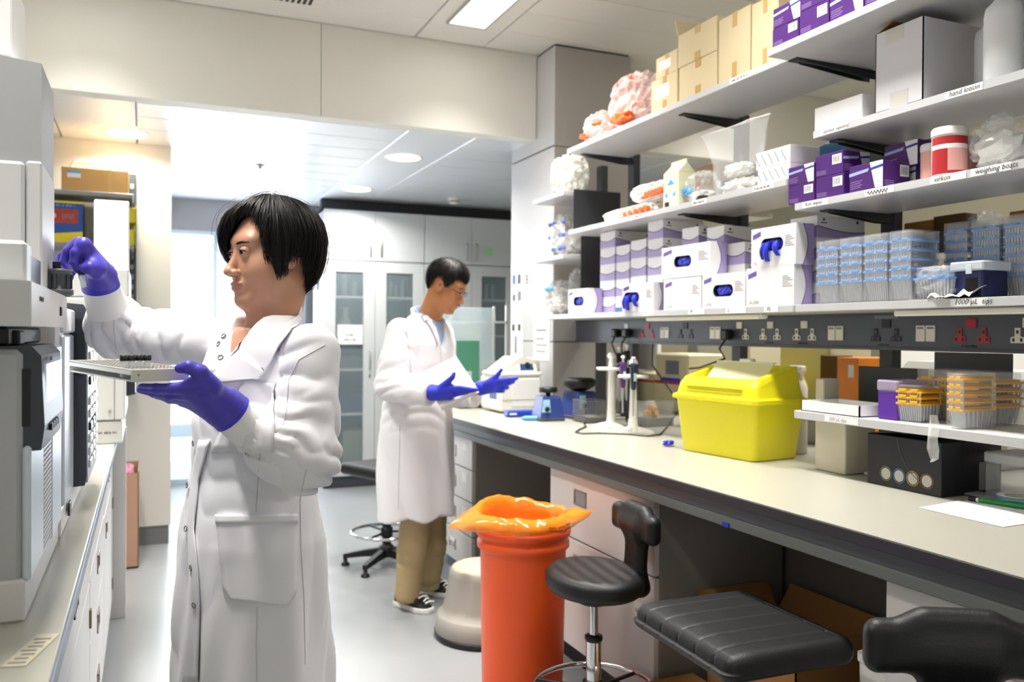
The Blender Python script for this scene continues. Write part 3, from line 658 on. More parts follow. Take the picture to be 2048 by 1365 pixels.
# milk carton
CREAM = mat('cream_carton', 'eee9c4', .5); SKYB = mat('sky_blue_print', '4fa6e0', .5)
y0 = yx(1357, 2.03, 350); t = thing('milk_carton', 'pale yellow gable-top carton with blue drops', 'carton', (2.03, y0, Z2L)); w_ = yx(1327, 2.03, 350)-y0
MB().box(0, 0, 0, .085, w_, .15, b=.002).prism([(0, .15), (.085, .15), (.0455, .19), (.0395, .19)], 1, 0, w_).box(.039, 0, .188, .046, w_, .205).obj('carton_body', CREAM, t)
MB().quad([(-.0006, w_*.75, .10), (-.0006, w_*.25, .10), (-.0006, w_*.5, .125)]).quad([(-.0006, w_*.9, .05), (-.0006, w_*.65, .05), (-.0006, w_*.8, .075)]).quad([(-.0006, w_*.4, .05), (-.0006, w_*.15, .05), (-.0006, w_*.25, .075)]).obj('blue_drops', SKYB, t)
MB().box(-.0008, w_*.6, .008, 0, w_*.9, .03).obj('barcode', INK, t)
bag('clear bag with blue and black stoppers beside the milk carton', (2.09, yx(1405, 2.09, 350), Z2L), (.06, .1, .07), 31, [((.045, .07, .03), (0, 0, .003), FILLW), ((.02, .03, .015), (-.03, -.04, .004), BLACK), ((.02, .03, .02), (-.035, .05, .04), SKYB)])
# tall zip bag
t = thing('zip_bag', 'tall clear zip bag half filled with white caps', 'bag', (2.09, yx(1486, 2.09, 300), Z2L))
rings = []
for k, (z, a, b) in enumerate(((.0, .13, .05), (.03, .16, .07), (.08, .17, .065), (.13, .17, .045), (.18, .19, .03), (.225, .215, .018), (.262, .24, .006))):
    rings.append([(b*math.sin(q)+.014*mnoise.noise(Vector((q*1.5, k*.8, 3)))-.16*z, a*math.cos(q)*.85+.012*mnoise.noise(Vector((q*2, k, 7))), z+.01*mnoise.noise(Vector((q, k, 1)))*(k > 0)) for q in [2*PI*i/28 for i in range(28)]])
MB().loft(rings, caps=(True, False), smooth=True).obj('film', FILM, t)
crumple((.05, .12, .035), 41, .4, off=(0, 0, .002)).obj('contents', FILLW, t); crumple((.04, .08, .03), 43, .4, off=(-.01, .01, .07)).obj('contents', FILLW, t)
MB().tube([rings[-1][i] for i in range(28)]+[rings[-1][0]], .0022, 6).obj('zip_seal', PLWHITE, t)
# white cartons on middle shelf
for k, (z, h, lab) in enumerate(((0, .055, 'white patterned carton on the middle shelf, lower of two by the zip bag'), (.056, .06, 'white patterned carton on the middle shelf, upper of two by the zip bag'))):
    ya, yb = yx(1516-4*k, 2.0, 330), yx(1580, 2.0, 330); b = tag(MB().box(0, 0, 0, .13, ya-yb, h, b=.001).obj('white_carton', GBOX, None, (2.0, yb, Z2L+z)), lab, 'box', 'white patterned cartons')
    q = MB()
    for i in range(5):
        y = (ya-yb)*(.1+.19*i); q.quad([(-.0006, y, h*.15), (-.0006, y+.004, h*.15), (-.0006, y+.03, h*.85), (-.0006, y+.026, h*.85)])
    q.obj('diagonal_print', GREYINK, b)
# bay 3: bags beside the column
bag('cream paper-wrapped bag stack on the small upper shelf', (2.12, 4.12, 2.095), (.1, .13, .12), 51, [((.085, .11, .1), (0, 0, .01), mat('cream_contents', 'efe9d6', .6))], FILM2, tuft=0)
BPRINT = mat('blue_print', '5468b8', .6)
t = bag('white bags with blue print on the small lower shelf', (2.12, 4.12, 1.766), (.1, .13, .125), 53, [((.085, .11, .11), (0, 0, .01), FILLW)], FILM2)
for i in range(9): crumple((.012, .018, .012), i, .3, off=(-.085+.01*(i % 2), -.1+.06*(i % 4), .03+.07*(i//3)), nu=10, nv=6, flat=False).obj('blue_print', BPRINT, t)
t = bag('stack of white wrapped plates at the far end of the lowest shelf', (2.11, 4.16, Z1), (.1, .1, .10), 55, [((.09, .09, .09), (0, 0, .004), FILLW)], FILM2); crumple((.01, .06, .012), 3, .3, off=(-.09, 0, .13), flat=False).obj('blue_print', SKYB, t)
bag('empty clear crumpled bag standing behind the first glove box', (2.13, 4.03, Z1), (.06, .05, .13), 57)
# ---- cardboard boxes on the top shelf
def carton(label, pxa, pxb, X0, dep, z0, h, m_, py=120, tape=1, lab=0, flap=0, group='cardboard boxes on the top shelf', name='cardboard_box'):
    ya, yb = yx(pxa, X0, py), yx(pxb, X0, py); w_ = ya-yb; b = tag(MB().box(0, 0, 0, dep, w_, h, b=.002).obj(name, m_, None, (X0, yb, z0)), label, 'box', group)
    if tape:
        MB().box(-.0008, w_*.4, h*.78, 0, w_*.55, h).box(0, w_*.4, h, dep, w_*.55, h+.0008).obj('packing_tape', TAPE, b); MB().box(-.0008, w_*.4, 0, 0, w_*.55, h*.25).obj('packing_tape', TAPE, b)
    if lab: MB().quad([(-.0008, w_*.85, h*.35), (-.0008, w_*.3, h*.35), (-.0008, w_*.3, h*.75), (-.0008, w_*.85, h*.75)]).obj('paper_label', LBL, b)
    if flap: MB().add([(.0, w_, h), (dep, w_, h), (dep, w_+.02, h+.07), (.0, w_+.02, h+.07), (.0, w_+.004, h), (dep, w_+.004, h), (dep, w_+.024, h+.07), (.0, w_+.024, h+.07)], [(0, 1, 2, 3), (7, 6, 5, 4), (0, 3, 7, 4), (1, 5, 6, 2), (3, 2, 6, 7), (0, 4, 5, 1)]).obj('open_flap', m_, b)
    MB().box(-.0006, 0, h*.995, 0, w_, h).obj('edge_fold', CARDB, b)
    return b
carton('cardboard box with white label beside the orange bag, lower of two', 1303, 1355, 1.995, .2, ZT, .135, CARD, 160, lab=1)
carton('narrow cardboard box with white label beside the orange bag, upper of two', 1312, 1355, 2.0, .18, ZT+.136, .09, CARD, 110, lab=1)
carton('cardboard box in the middle of the top shelf, lower of two', 1358, 1433, 1.995, .2, ZT, .135, CARD, 160)
carton('worn cardboard box with open flap, upper of two on the top shelf', 1356, 1433, 1.995, .2, ZT+.136, .135, CARD, 90, flap=1)
carton('tall cardboard box fourth along the top shelf', 1437, 1500, 1.998, .2, ZT, .245, CARD, 100)
carton('taped tall cardboard box at the right end of the left top shelf', 1503, 1556, 1.995, .19, ZT, .235, CARD, 70)
# ---- upper right shelf
tb = carton('shallow white box on the upper right shelf', 1629, 1724, 1.995, .1, ZMR, .075, GBOX, 220, tape=0, group=None, name='white_box')
y0 = yx(1846, 1.995, 130); w_ = yx(1751, 1.995, 130)-y0
t = thing('open_carton', 'white open-topped carton beside the hand lotion bottles', 'box', (1.995, y0, ZMR))
WCARD = mat('white_carton_board', 'd9d7dc', .6); o = MB(); h = .235; d = .27; th = .003
o.box(0, 0, 0, th, w_, h).box(d-th, 0, 0, d, w_, h).box(0, 0, 0, d, th, h).box(0, w_-th, 0, d, w_, h).box(0, 0, 0, d, w_, th).obj('carton_walls', [WCARD], t)
MB().box(0, w_*.02, h, .003, w_*.98, h+.001).obj('front_edge', CARDB, t)
MB().add([(th, w_, h), (d, w_, h), (d, w_-.06, h+.022), (th, w_-.06, h+.022), (th, w_+.003, h), (d, w_+.003, h), (d, w_-.057, h+.022), (th, w_-.057, h+.022)], [(0, 1, 2, 3), (7, 6, 5, 4), (0, 3, 7, 4), (1, 5, 6, 2), (3, 2, 6, 7), (0, 4, 5, 1)]).obj('raised_flap', CARDB, t)
for q_ in ((.4, .83, .78, 1), (.3, 0, .68, .2)): MB().box(-.0008, w_*q_[0], h*q_[1], 0, w_*q_[2], h*q_[3]).obj('clear_tape', mat('clear_tape', 'cfccc6', .2), t)
PE = mat('white_polyethylene', 'e2e4e6', .4, var=.02)
def bottle(label, px, X, z, r, h, cap=True, sx=.7):
    t = thing('bottle', label, 'bottle', (X, yx(px, X, 100), z), 0, 'white lotion bottles')
    MB().lathe([(.9*r, 0), (r, .008), (r, h*.7), (r*.92, h*.78), (r*.45, h*.86), (r*.38, h*.88)], n=28, sx=sx).obj('bottle_body', PE, t)
    MB().lathe([(r*.42, h*.875), (r*.42, h*.99), (r*.36, h), (.001, h)], n=24, caps=(True, False)).obj('screw_cap', mat('grey_cap', 'b9bab6', .4), t)
bottle('large white hand lotion bottle at the front of the upper right shelf', 2006, 2.03, ZMR, .05, .245)
bottle('white lotion bottle half hidden left of the front one', 1985, 2.15, ZMR, .05, .24)
bottle('white lotion bottle behind at the image edge', 2062, 2.16, ZMR, .05, .25)

# ---- tip rack stacks
BLUET = mat('sky_blue_tray', '6f9fd8', .4); CLR = mat('clear_rack_plastic', 'd8dce4', .12, alpha=.2, var=0); TIP = mat('pipette_tip', 'd3d6dc', .25, alpha=.75, var=0); YEL = mat('yellow_tray', 'f0b41c', .4, var=.04)
def tip_stack(label, loc, wy, dx, hb, n, pitch, tray, group, cap=.02, wrap=True, rot=0):
    t = thing('tip_rack_stack', label, 'tip rack', loc, rot, group)
    MB().loft([[(dx*.08, wy*.06, 0), (dx*.92, wy*.06, 0), (dx*.92, wy*.94, 0), (dx*.08, wy*.94, 0)], [(0, 0, hb), (dx, 0, hb), (dx, wy, hb), (0, wy, hb)]], smooth=False).obj('base_rack', CLR, t)
    tp = MB()
    for i in range(10):
        for x in (.07, .5, .93): tp.cyl((dx*(x*.84+.08), wy*(.1+.8*i/9), .004), (dx*x, wy*(.05+.9*i/9), hb), .0015, .004, n=6)
    for i in range(1, 6): tp.cyl((dx*(.1+.8*i/6), wy*.07, .004), (dx*(.05+.9*i/6), wy*.03, hb), .0015, .004, n=6)
    o = tp.obj('row_of_tips', TIP, t); o['kind'] = 'stuff'
    tr = MB().box(-.003, -.003, 0, dx+.003, wy+.003, .006, b=.001).box(-.005, wy*.1, .004, dx+.005, wy*.42, .012, b=.001).box(-.005, wy*.58, .004, dx+.005, wy*.9, .012, b=.001).mesh('tip_tray', tray)
    sp = MB()
    for i in range(10):
        for x in (0.03, .97): sp.cyl((dx*x, wy*(.05+.9*i/9), 0), (dx*x, wy*(.05+.9*i/9), pitch-.006), .0035, n=6)
    spm = sp.mesh('tips', TIP)
    for k in range(n):
        r = link('tip_tray', tr, t, (0, 0, hb+k*pitch)); 
        if k < n-1: o = link('tips', spm, r, (0, 0, .006)); o['kind'] = 'stuff'
    zt = hb+(n-1)*pitch+.012
    MB().box(.002, .002, zt, dx-.002, wy-.002, zt+cap, b=.004).obj('clear_cover', CLR, t)
    if wrap:
        ww = MB(); N = 20; R_ = []
        for z in np.linspace(.003, zt+cap+.002, 9):
            R_.append([(dx/2+(dx/2+.005)*max(-1, min(1, 1.5*math.cos(q)))+.002*mnoise.noise(Vector((q*3, z*40, dx*9))), wy/2+(wy/2+.005)*max(-1, min(1, 1.5*math.sin(q)))+.002*mnoise.noise(Vector((q*3, z*40, 5))), z) for q in [2*PI*i/N for i in range(N)]])
        ww.loft(R_, smooth=False).obj('shrink_wrap', mat('shrink_wrap', 'ffffff', .08, alpha=.16, var=0, spec=1), t)
    return t
for k, (a, b, X) in enumerate(((1633, 1676, 2.0), (1679, 1724, 1.998), (1727, 1775, 1.997), (1779, 1822, 1.995))):
    ya, yb = yx(a, X, 560), yx(b, X, 560)
    tip_stack('shrink-wrapped stack of blue tip trays, %s from the glove boxes' % ORD[k], (X, yb+.004, Z1), ya-yb-.008, .11, .06, 5, .027, BLUET, 'blue tip rack stacks')
for k, (a, b) in enumerate(((1888, 1935), (1942, 2000), (2006, 2070))):
    X = 2.16; ya, yb = yx(a, X, 520), yx(b, X, 520)
    tip_stack('shrink-wrapped stack of blue tip trays in the back row, %s from the left' % ORD[k], (X, yb+.004, Z1), ya-yb-.008, .11, .06, 6, .027, BLUET, 'blue tip rack stacks in the back row')
y0 = yx(1895, 1.998, 560); t = tip_stack('single bagged tip rack with pale blue lid on the lowest right shelf', (2.0, y0, Z1), yx(1829, 2.0, 560)-y0, .09, .055, 1, .02, BLUET, None, cap=.025, wrap=False)
crumple((.06, .075, .05), 71, .3, off=(.045, .06, 0)).obj('loose_film', FILM, t)
# tissue and dark tip box
tt = thing('paper_tissue', 'crumpled white tissue hanging over the front of the lowest right shelf', 'tissue', (1.985, yx(1895, 1.985, 590), Z1))
g = [(x, y) for x in range(6) for y in range(9)]; V = [(-.006+.016*x+.006*math.sin(y), -.07+.017*y, .002+.028*abs(mnoise.noise(Vector((x*.6, y*.5, 4))))+.03*max(0, (4-y)/4)*(x/5)) for x, y in g]
MB().add(V+[(a, b, c+.0015) for a, b, c in V], [(x*9+y, x*9+y+1, x*9+y+10, x*9+y+9) for x in range(5) for y in range(8)]+[(54+x*9+y, 54+x*9+y+9, 54+x*9+y+10, 54+x*9+y+1) for x in range(5) for y in range(8)], smooth=True).obj('tissue_sheet', PAPER, tt)
NAVYB = mat('navy_plastic', '1b2550', .4); y0 = yx(1965, 2.03, 550)
t = thing('tip_box', 'dark blue tip box with frosted clear lid on the lowest right shelf', 'tip box', (2.03, y0, Z1)); w_ = yx(1905, 2.03, 550)-y0
MB().box(0, 0, 0, .1, w_, .075, b=.004).box(-.001, w_*.15, .012, 0, w_*.55, .055, m=1).box(.02, -.001, .012, .08, 0, .06, b=.002).obj('box_body', [NAVYB, GLASS], t)
MB().box(-.006, -.006, .075, .106, w_+.006, .10, b=.004).box(-.008, w_*.3, .066, -.004, w_*.5, .09, b=.001).obj('frosted_lid', mat('frosted_lid', 'dfeaf2', .4, alpha=.7, var=0), t)
# ================================================================ things on the right bench
ZB = .901
def onb(px, py): p = at(px, py, Z=.9); return (float(p[0]), float(p[1]), ZB)
# white bench instrument with tilted screen
p = onb(1000, 828); DEV = mat('cream_instrument', 'e9e6da', .4, var=.02); SCR = mat('blue_screen', '2c4a72', .25)
t = thing('bench_instrument', 'cream bench-top instrument with tilted dark blue screen', 'instrument', p, 0)
MB().box(0, 0, .008, .26, .3, .205, b=.012).obj('body', DEV, t); MB().box(-.004, -.004, .205, .264, .28, .232, b=.012).obj('lid', DEV, t)
MB().box(.07, -.003, .035, .25, 0, .19, b=.003).obj('front_panel', PLWHITE, t); MB().box(.012, -.004, .072, .25, -.002, .075).obj('seam', GREYINK, t)
MB().prism([(.02, .232), (.26, .232), (.26, .285), (.16, .315), (.13, .315)], 1, .03, .26).obj('screen_housing', DEV, t)
q = [(.06, .2315), (.15, .3165)]
MB().prism([(.10, .03), (.255, .03), (.255, .2), (.10, .2)], 2, .232, .24).obj('hood', DEV, t)
s = MB().add([(.105, -.002, .215), (.235, -.002, .215), (.225, .05, .31), (.12, .05, .31), (.105, .1, .215), (.235, .1, .215), (.225, .1, .31), (.12, .1, .31)], [(0, 1, 2, 3), (1, 5, 6, 2), (4, 0, 3, 7), (3, 2, 6, 7), (5, 4, 7, 6)]).obj('screen_head', DEV, t)
def onface(u, v, e): 
    A, B, C, D_ = [Vector(x) for x in ((.105, -.002, .215), (.235, -.002, .215), (.225, .05, .31), (.12, .05, .31))]
    return tuple(A.lerp(B, u).lerp(D_.lerp(C, u), v)+Vector((0, -.9, .48))*e)
MB().quad([onface(.15, .25, .001), onface(.85, .25, .001), onface(.85, .88, .001), onface(.15, .88, .001)]).obj('screen', SCR, s); MB().cyl(onface(.55, .55, .001), onface(.55, .55, .008), .016, n=20).obj('knob', BLACK, s)
MB().quad([(-.001, .16, .075), (-.001, .05, .075), (-.001, .05, .16), (-.001, .16, .16)]).obj('navy_label', mat('navy_label', '24406e', .5), t); MB().quad([(-.002, .16, .135), (-.002, .05, .135), (-.002, .05, .152), (-.002, .16, .152)]).obj('yellow_band', mat('yellow_label', 'e8c820', .5), t)
p = onb(925, 818); tag(MB().box(0, 0, 0, .16, .2, .03, b=.004).obj('flat_tray', BLACK, None, (p[0]-.02, p[1], ZB)), 'flat black tray on the bench behind the man', 'tray')
p = onb(1001, 835); b = tag(MB().box(0, 0, 0, .2, .07, .034, b=.006).obj('folder_case', mat('royal_blue_plastic', '1c46b4', .35), None, (p[0]+.03, p[1]-.03, ZB), -.06), 'flat royal blue case lying before the bench instrument', 'case'); MB().box(.01, -.001, .012, .05, 0, .022).obj('catch', PLWHITE, b)
p = onb(1043, 842); tag(MB().tube([(0, 0, .012), (.02, 0, .012), (.1, .004, .012), (.14, .005, .012)], [.006, .012, .012, .008], 10).obj('marker_pen', mat('light_blue_plastic', '68aee4', .4), None, p, -.35), 'light blue marker lying against the blue vortex mixer', 'pen')
VB = mat('vortex_blue', '2a3f86', .4, var=.05); VB2 = mat('vortex_blue_bright', '3a55ae', .4)
def vortex(label, loc, rot, sc, dish):
    t = thing('vortex_mixer', label, 'mixer', loc, rot)
    R_ = [[(sc*x*a, sc*y*b_, sc*z) for x, y in ((-1, -1), (1, -1), (1, 1), (-1, 1))] for a, b_, z in ((.066, .07, .006), (.066, .07, .02), (.062, .066, .04), (.05, .056, .115), (.046, .052, .125))]
    MB().loft(R_, smooth=False).obj('housing', VB, t); MB().box(-.068*sc, -.072*sc, 0, .068*sc, .072*sc, .016*sc, b=.003).obj('grey_foot', DGREY, t)
    f = MB().add([(-.058*sc, -.067*sc, .045*sc), (-.01*sc, -.0675*sc, .045*sc), (-.012*sc, -.0595*sc, .11*sc), (-.048*sc, -.0595*sc, .11*sc)], [(0, 1, 2, 3)]).obj('control_panel', mat('pale_cyan_panel', '9ccbe6', .4), t)
    MB().cyl((-.03*sc, -.068*sc, .06*sc), (-.03*sc, -.08*sc, .063*sc), .012*sc, n=14).obj('dial', BLACK, t)
    if dish: MB().lathe([(.02*sc, .125*sc), (.05*sc, .135*sc), (.075*sc, .15*sc), (.078*sc, .175*sc), (.06*sc, .185*sc), (.001, .185*sc)], n=28, caps=(True, False)).obj('rubber_dish', BLACK, t)
    else: MB().lathe([(.012, .12*sc), (.012, .14*sc), (.048*sc, .145*sc), (.048*sc, .17*sc), (.001, .17*sc)], n=24, caps=(True, False)).obj('rubber_cup', BLACK, t)
p = onb(1106, 843); vortex('blue vortex mixer with black cup, left of the wire basket', (p[0], p[1]+.06, ZB), -.1, 1.0, False)
p = onb(1168, 840); vortex('blue vortex mixer with wide black dish behind the wire basket', (p[0]+.02, p[1]+.09, ZB), .2, 1.15, True)
# wire basket
p = onb(1170, 848); t = thing('wire_basket', 'grey wire mesh basket on the bench', 'basket', (p[0], p[1], ZB)); WIRE = mat('grey_wire', '9a9a98', .35, metal=.7)
g = MB(); W_, D_, H_ = .13, .13, .11
for i in range(13): 
    x = W_*i/12; g.cyl((x, 0, 0), (x, 0, H_), .0015, n=5).cyl((0, D_*i/12, 0), (0, D_*i/12, H_), .0015, n=5).cyl((W_, D_*i/12, 0), (W_, D_*i/12, H_), .0015, n=5)
for i in range(10): z = H_*i/9; g.cyl((0, 0, z), (W_, 0, z), .0015, n=5).cyl((0, 0, z), (0, D_, z), .0015, n=5).cyl((W_, 0, z), (W_, D_, z), .0015, n=5)
o = g.obj('wire_mesh', WIRE, t); o['kind'] = 'stuff'
MB().tube([(0, 0, H_), (W_, 0, H_), (W_, D_, H_), (0, D_, H_), (0, 0, H_)], .0025, 6).obj('rim_wire', WIRE, t); MB().box(.004, .004, .001, W_-.004, D_-.004, .03, b=.004).obj('contents', mat('grey_tray', '8e8c88', .5), t)
# pipette stands
def stand(label, px, py, h, rot):
    p = onb(px, py); t = thing('pipette_stand', label, 'pipette stand', p, rot, 'white pipette stands')
    MB().lathe([(.03, .0), (.032, .012), (.022, .03), (.019, .06), (.013, h*.85), (.011, h-.03), (.02, h-.022), (.02, h-.012), (.012, h), (.001, h)], n=20, caps=(True, False)).obj('column', PLWHITE, t)
    for k in range(3):
        a = 2*PI*k/3+.5; f = MB(); f.loft([[(math.cos(a)*r-math.sin(a)*w_*s, math.sin(a)*r+math.cos(a)*w_*s, z) for s, z in ((-1, 0), (1, 0), (.7, hh), (-.7, hh))] for r, w_, hh in ((.01, .022, .03), (.05, .016, .022), (.085, .012, .012), (.095, .006, .008))], smooth=False).obj('foot', PLWHITE, t)
    MB().lathe([(.03, h-.085), (.075, h-.085), (.077, h-.078), (.075, h-.071), (.03, h-.071)], n=6).obj('holder_carousel', PLWHITE, t)
    return t, p
t1, p1 = stand('white pipette stand, the left of two beside the wire basket', 1222, 856, .36, .2)
t2, p2 = stand('white pipette stand, the right of two, closer to the sharps bin', 1266, 866, .335, .9)
PP = mat('violet_pipette_plastic', '4d2c6a', .4); NV = mat('navy_pipette_plastic', '232b48', .4); 
def pipette(label, px, py, D, m_, L_=.23, win=True):
    q = at(px, py, D=D); t = thing('pipette', label, 'pipette', tuple(map(float, q)))
    MB().lathe([(.004, -.21), (.0045, -.16), (.006, -.12), (.0075, -.09)], n=12).obj('tip_cone', mat('grey_shaft', 'a9a9ad', .3, metal=.3), t)
    MB().lathe([(.0075, -.095), (.012, -.085), (.014, -.04), (.016, .0), (.0145, .02), (.012, .024)], n=16).obj('handle', m_, t)
    MB().lathe([(.0045, .022), (.0045, .04), (.009, .042), (.009, .052), (.001, .053)], n=12, caps=(True, False)).obj('plunger', PLWHITE, t)
    MB().box(-.032, -.006, .008, .0, .006, .018, b=.003).obj('finger_hook', m_, t); MB().box(-.007, -.0165, -.055, .007, -.0135, -.02, b=.001).obj('volume_window', mat('pale_green_window', 'bcd8c8', .4), t)
pipette('violet pipette hanging between the two white stands', 1246, 735, 3.88, PP); pipette('navy pipette hanging on the right white stand', 1267, 738, 3.75, NV); pipette('black pipette with grey plunger hanging behind the stands', 1254, 712, 3.98, BLACK); pipette('dark pipette hanging at the back of the left stand', 1238, 716, 4.1, BLACK)
# mixer lead lying in a loop on the bench
pts = [onb(*q) for q in ((1172, 846), (1168, 850), (1172, 856), (1158, 862), (1151, 867), (1165, 870), (1200, 869), (1250, 871), (1295, 875), (1320, 872), (1333, 858))]; pts = [(a, b, ZB+.004) for a, b, c in pts]+[(pts[-1][0]+.1, pts[-1][1]+.02, 1.0), (2.26, pts[-1][1]+.1, 1.2), (2.295, pts[-1][1]+.15, 1.3)]
tag(MB().tube(pts, .0035, 8).obj('mains_lead', BLACK), 'black mains lead looping over the bench to the rail', 'cord')
# clear box with yellow clips
p = onb(1296, 858); t = thing('clear_box', 'clear box with yellow clips behind the pipette stands', 'box', (p[0]+.03, p[1]+.05, ZB)); o = MB(); o.box(0, 0, 0, .15, .003, .12).box(0, .1, 0, .15, .103, .12).box(0, 0, 0, .003, .1, .12).box(.147, 0, 0, .15, .1, .12).obj('clear_walls', CLR, t)
for k, (x, z) in enumerate(((.03, .045), (.07, .04), (.055, .07))): crumple((.02, .03, .018), 80+k, .3, off=(x, .05, z), flat=False, nu=12, nv=8).obj('yellow_clip', YEL, t)
MB().box(.004, .004, .001, .146, .096, .04).obj('grey_tray', mat('grey_tray', '8e8c88', .5), t)
# ---- yellow sharps bin
SY = mat('sharps_yellow', 'eae01c', .38, var=.02, sss=.05); W_, D_ = .39, .235
t = thing('sharps_bin', 'large bright yellow sharps bin with clear flap on the bench', 'sharps bin', (1.91, 2.764, ZB), math.atan2(-.386, .047))
def rr(x0, y0, x1, y1, z, r=.022, n=4, zf=None):
    P = []
    for cx_, cy_, a0 in ((x1-r, y0+r, -PI/2), (x1-r, y1-r, 0), (x0+r, y1-r, PI/2), (x0+r, y0+r, PI)):
        for k in range(n+1):
            a = a0+PI/2*k/n; x, y = cx_+r*math.cos(a), cy_+r*math.sin(a); P.append((x, y, z if zf is None else zf(x, y)))
    return P
MB().loft([rr(.012, .01, W_-.012, D_-.01, 0, .02), rr(.006, .005, W_-.006, D_-.005, .006), rr(-.014, -.012, W_+.014, D_+.012, .205)], smooth=True).obj('tub', SY, t)
MB().loft([rr(-.016, -.014, W_+.016, D_+.014, .200), rr(-.026, -.024, W_+.026, D_+.024, .204), rr(-.026, -.024, W_+.026, D_+.024, .218), rr(-.014, -.012, W_+.014, D_+.012, .224)], smooth=False).obj('clip_rim', SY, t)
sl = lambda x, y: .285+.05*max(0, min(1, (y-.02)/(D_-.06)))
MB().loft([rr(-.013, -.011, W_+.013, D_+.011, .222), rr(-.004, -.004, W_+.004, D_+.004, .262), rr(.004, .012, W_-.004, D_-.004, 0, zf=sl), rr(.03, .03, W_-.03, D_-.03, 0, zf=lambda x, y: sl(x, y)+.001), rr(.04, .04, W_-.04, D_-.04, .23)], caps=(True, True), smooth=False).obj('lid', SY, t)
MB().box(.045, .06, .262, W_-.045, D_-.045, .268).add([(.05, .085, .27), (W_-.05, .085, .27), (W_-.05, .15, .345), (.05, .15, .345), (.05, .091, .27), (W_-.05, .091, .27), (W_-.05, .156, .345), (.05, .156, .345)], [(0, 1, 2, 3), (7, 6, 5, 4), (0, 3, 7, 4), (1, 5, 6, 2), (3, 2, 6, 7)]).obj('clear_flap', mat('milky_flap', 'f3f1c8', .25, alpha=.62, var=0), t)
MB().box(.05, .145, .343, W_-.05, .165, .348, b=.002).obj('flap_edge', PLWHITE, t); MB().box(W_*.45, .14, .346, W_*.6, .17, .358, b=.003).obj('flap_catch', PLWHITE, t)
for k in range(2): MB().box(.05, -.0135+.01*k*.2, .255-.018*k, W_-.05, -.006, .258-.018*k, b=.001).obj('lid_rib', SY, t)
p = onb(1337, 893); tag(crumple((.035, .022, .012), 91, .45, nu=18, nv=10).obj('crumpled_glove', BLUEG, None, p, .4), 'scrap of blue glove on the bench left of the sharps bin', 'glove')
# beige post box and canister behind the sharps bin
BEI = mat('beige_plastic', 'c9c3b0', .5)
t = thing('support_box', 'beige upright box carrying the left end of the bench shelf', 'box', (2.06, 2.06, ZB)); MB().box(0, 0, 0, .13, .135, .170, b=.003).obj('lower_box', BEI, t); MB().box(.06, .160, 0, .13, .20, .30, b=.003).box(.06, .135, 0, .13, .162, .17).obj('upper_box', BEI, t)
p = onb(1592, 905); t = thing('canister', 'small beige canister half hidden behind the sharps bin', 'canister', (2.27, 2.53, ZB)); MB().lathe([(.045, 0), (.05, .005), (.05, .14), (.045, .15), (.001, .15)], n=24, caps=(True, False)).obj('canister_body', BEI, t); MB().lathe([(.052, .13), (.052, .155), (.001, .16)], n=24, caps=(True, False)).obj('canister_lid', WARM, t)
# ---- on the bench shelf
ZS = 1.0995
t = thing('white_tray', 'shallow white tray holding a steel ball on the bench shelf', 'tray', (2.0, 1.945, ZS)); o = MB(); o.box(0, 0, 0, .16, .25, .003).box(0, 0, 0, .004, .25, .035).box(.156, 0, 0, .16, .25, .035).box(0, 0, 0, .16, .004, .035).box(0, .246, 0, .16, .25, .035).obj('tray_walls', PAPER, t)
tag(MB().lathe([(.0005, 0)]+[(.011*math.sin(a), .011-.011*math.cos(a)) for a in np.linspace(.2, 3, 10)]+[(.0005, .022)], n=18).obj('steel_ball', CHROME, None, (2.08, 2.05, ZS+.003)), 'small shiny steel ball in the white tray', 'ball')
t = thing('tip_box', 'purple tip box with clear hinged lid on the bench shelf', 'tip box', (2.03, 1.83, ZS)); PB = mat('violet_box', '5a2a9c', .35)
MB().box(0, 0, 0, .125, .075, .085, b=.004).obj('box_body', PB, t); MB().box(-.003, -.003, .085, .128, .078, .118, b=.005).box(.045, -.005, .07, .075, -.001, .098, b=.001).obj('clear_lid', mat('lilac_clear_lid', 'cdbfe0', .2, alpha=.55, var=0), t)
tip_stack('tilted short stack of yellow tip trays beside the purple tip box', (2.035, yx(1841, 2.035, 820), ZS), .075, .10, .05, 3, .017, YEL, 'yellow tip rack stacks', cap=.012, wrap=False, rot=.12)
tip_stack('shrink-wrapped stack of five yellow tip trays at the right of the bench shelf', (2.005, yx(1925, 2.005, 820), ZS), yx(1897, 2.005, 820)-yx(1925, 2.005, 820), .12, .048, 5, .0205, YEL, 'yellow tip rack stacks', cap=.008)
for k, y in enumerate((1.62, 1.755)): tip_stack('wrapped yellow tip trays in the back row of the bench shelf, %s from the left' % ORD[1-k], (2.17, y, ZS), .125, .11, .05, 4, .022, YEL, 'yellow tip racks in the back row')
t = thing('film_scrap', 'strip of clear film hanging off the bench shelf edge', 'film', (1.982, yx(1868, 1.982, 850), ZS)); MB().add([(a+.004*math.sin(k*2), b, z) for k, (z, w_) in enumerate(((.035, .012), (.0, .018), (-.03, .016), (-.06, .02), (-.085, .014), (-.095, .002))) for a, b in ((-.002, -w_), (-.012, 0), (-.002, w_))], [(3*k+i, 3*k+i+1, 3*k+4+i, 3*k+3+i) for k in range(5) for i in range(2)]).obj('film_strip', mat('film_strip', 'ffffff', .1, alpha=.4, var=0, spec=1), t)
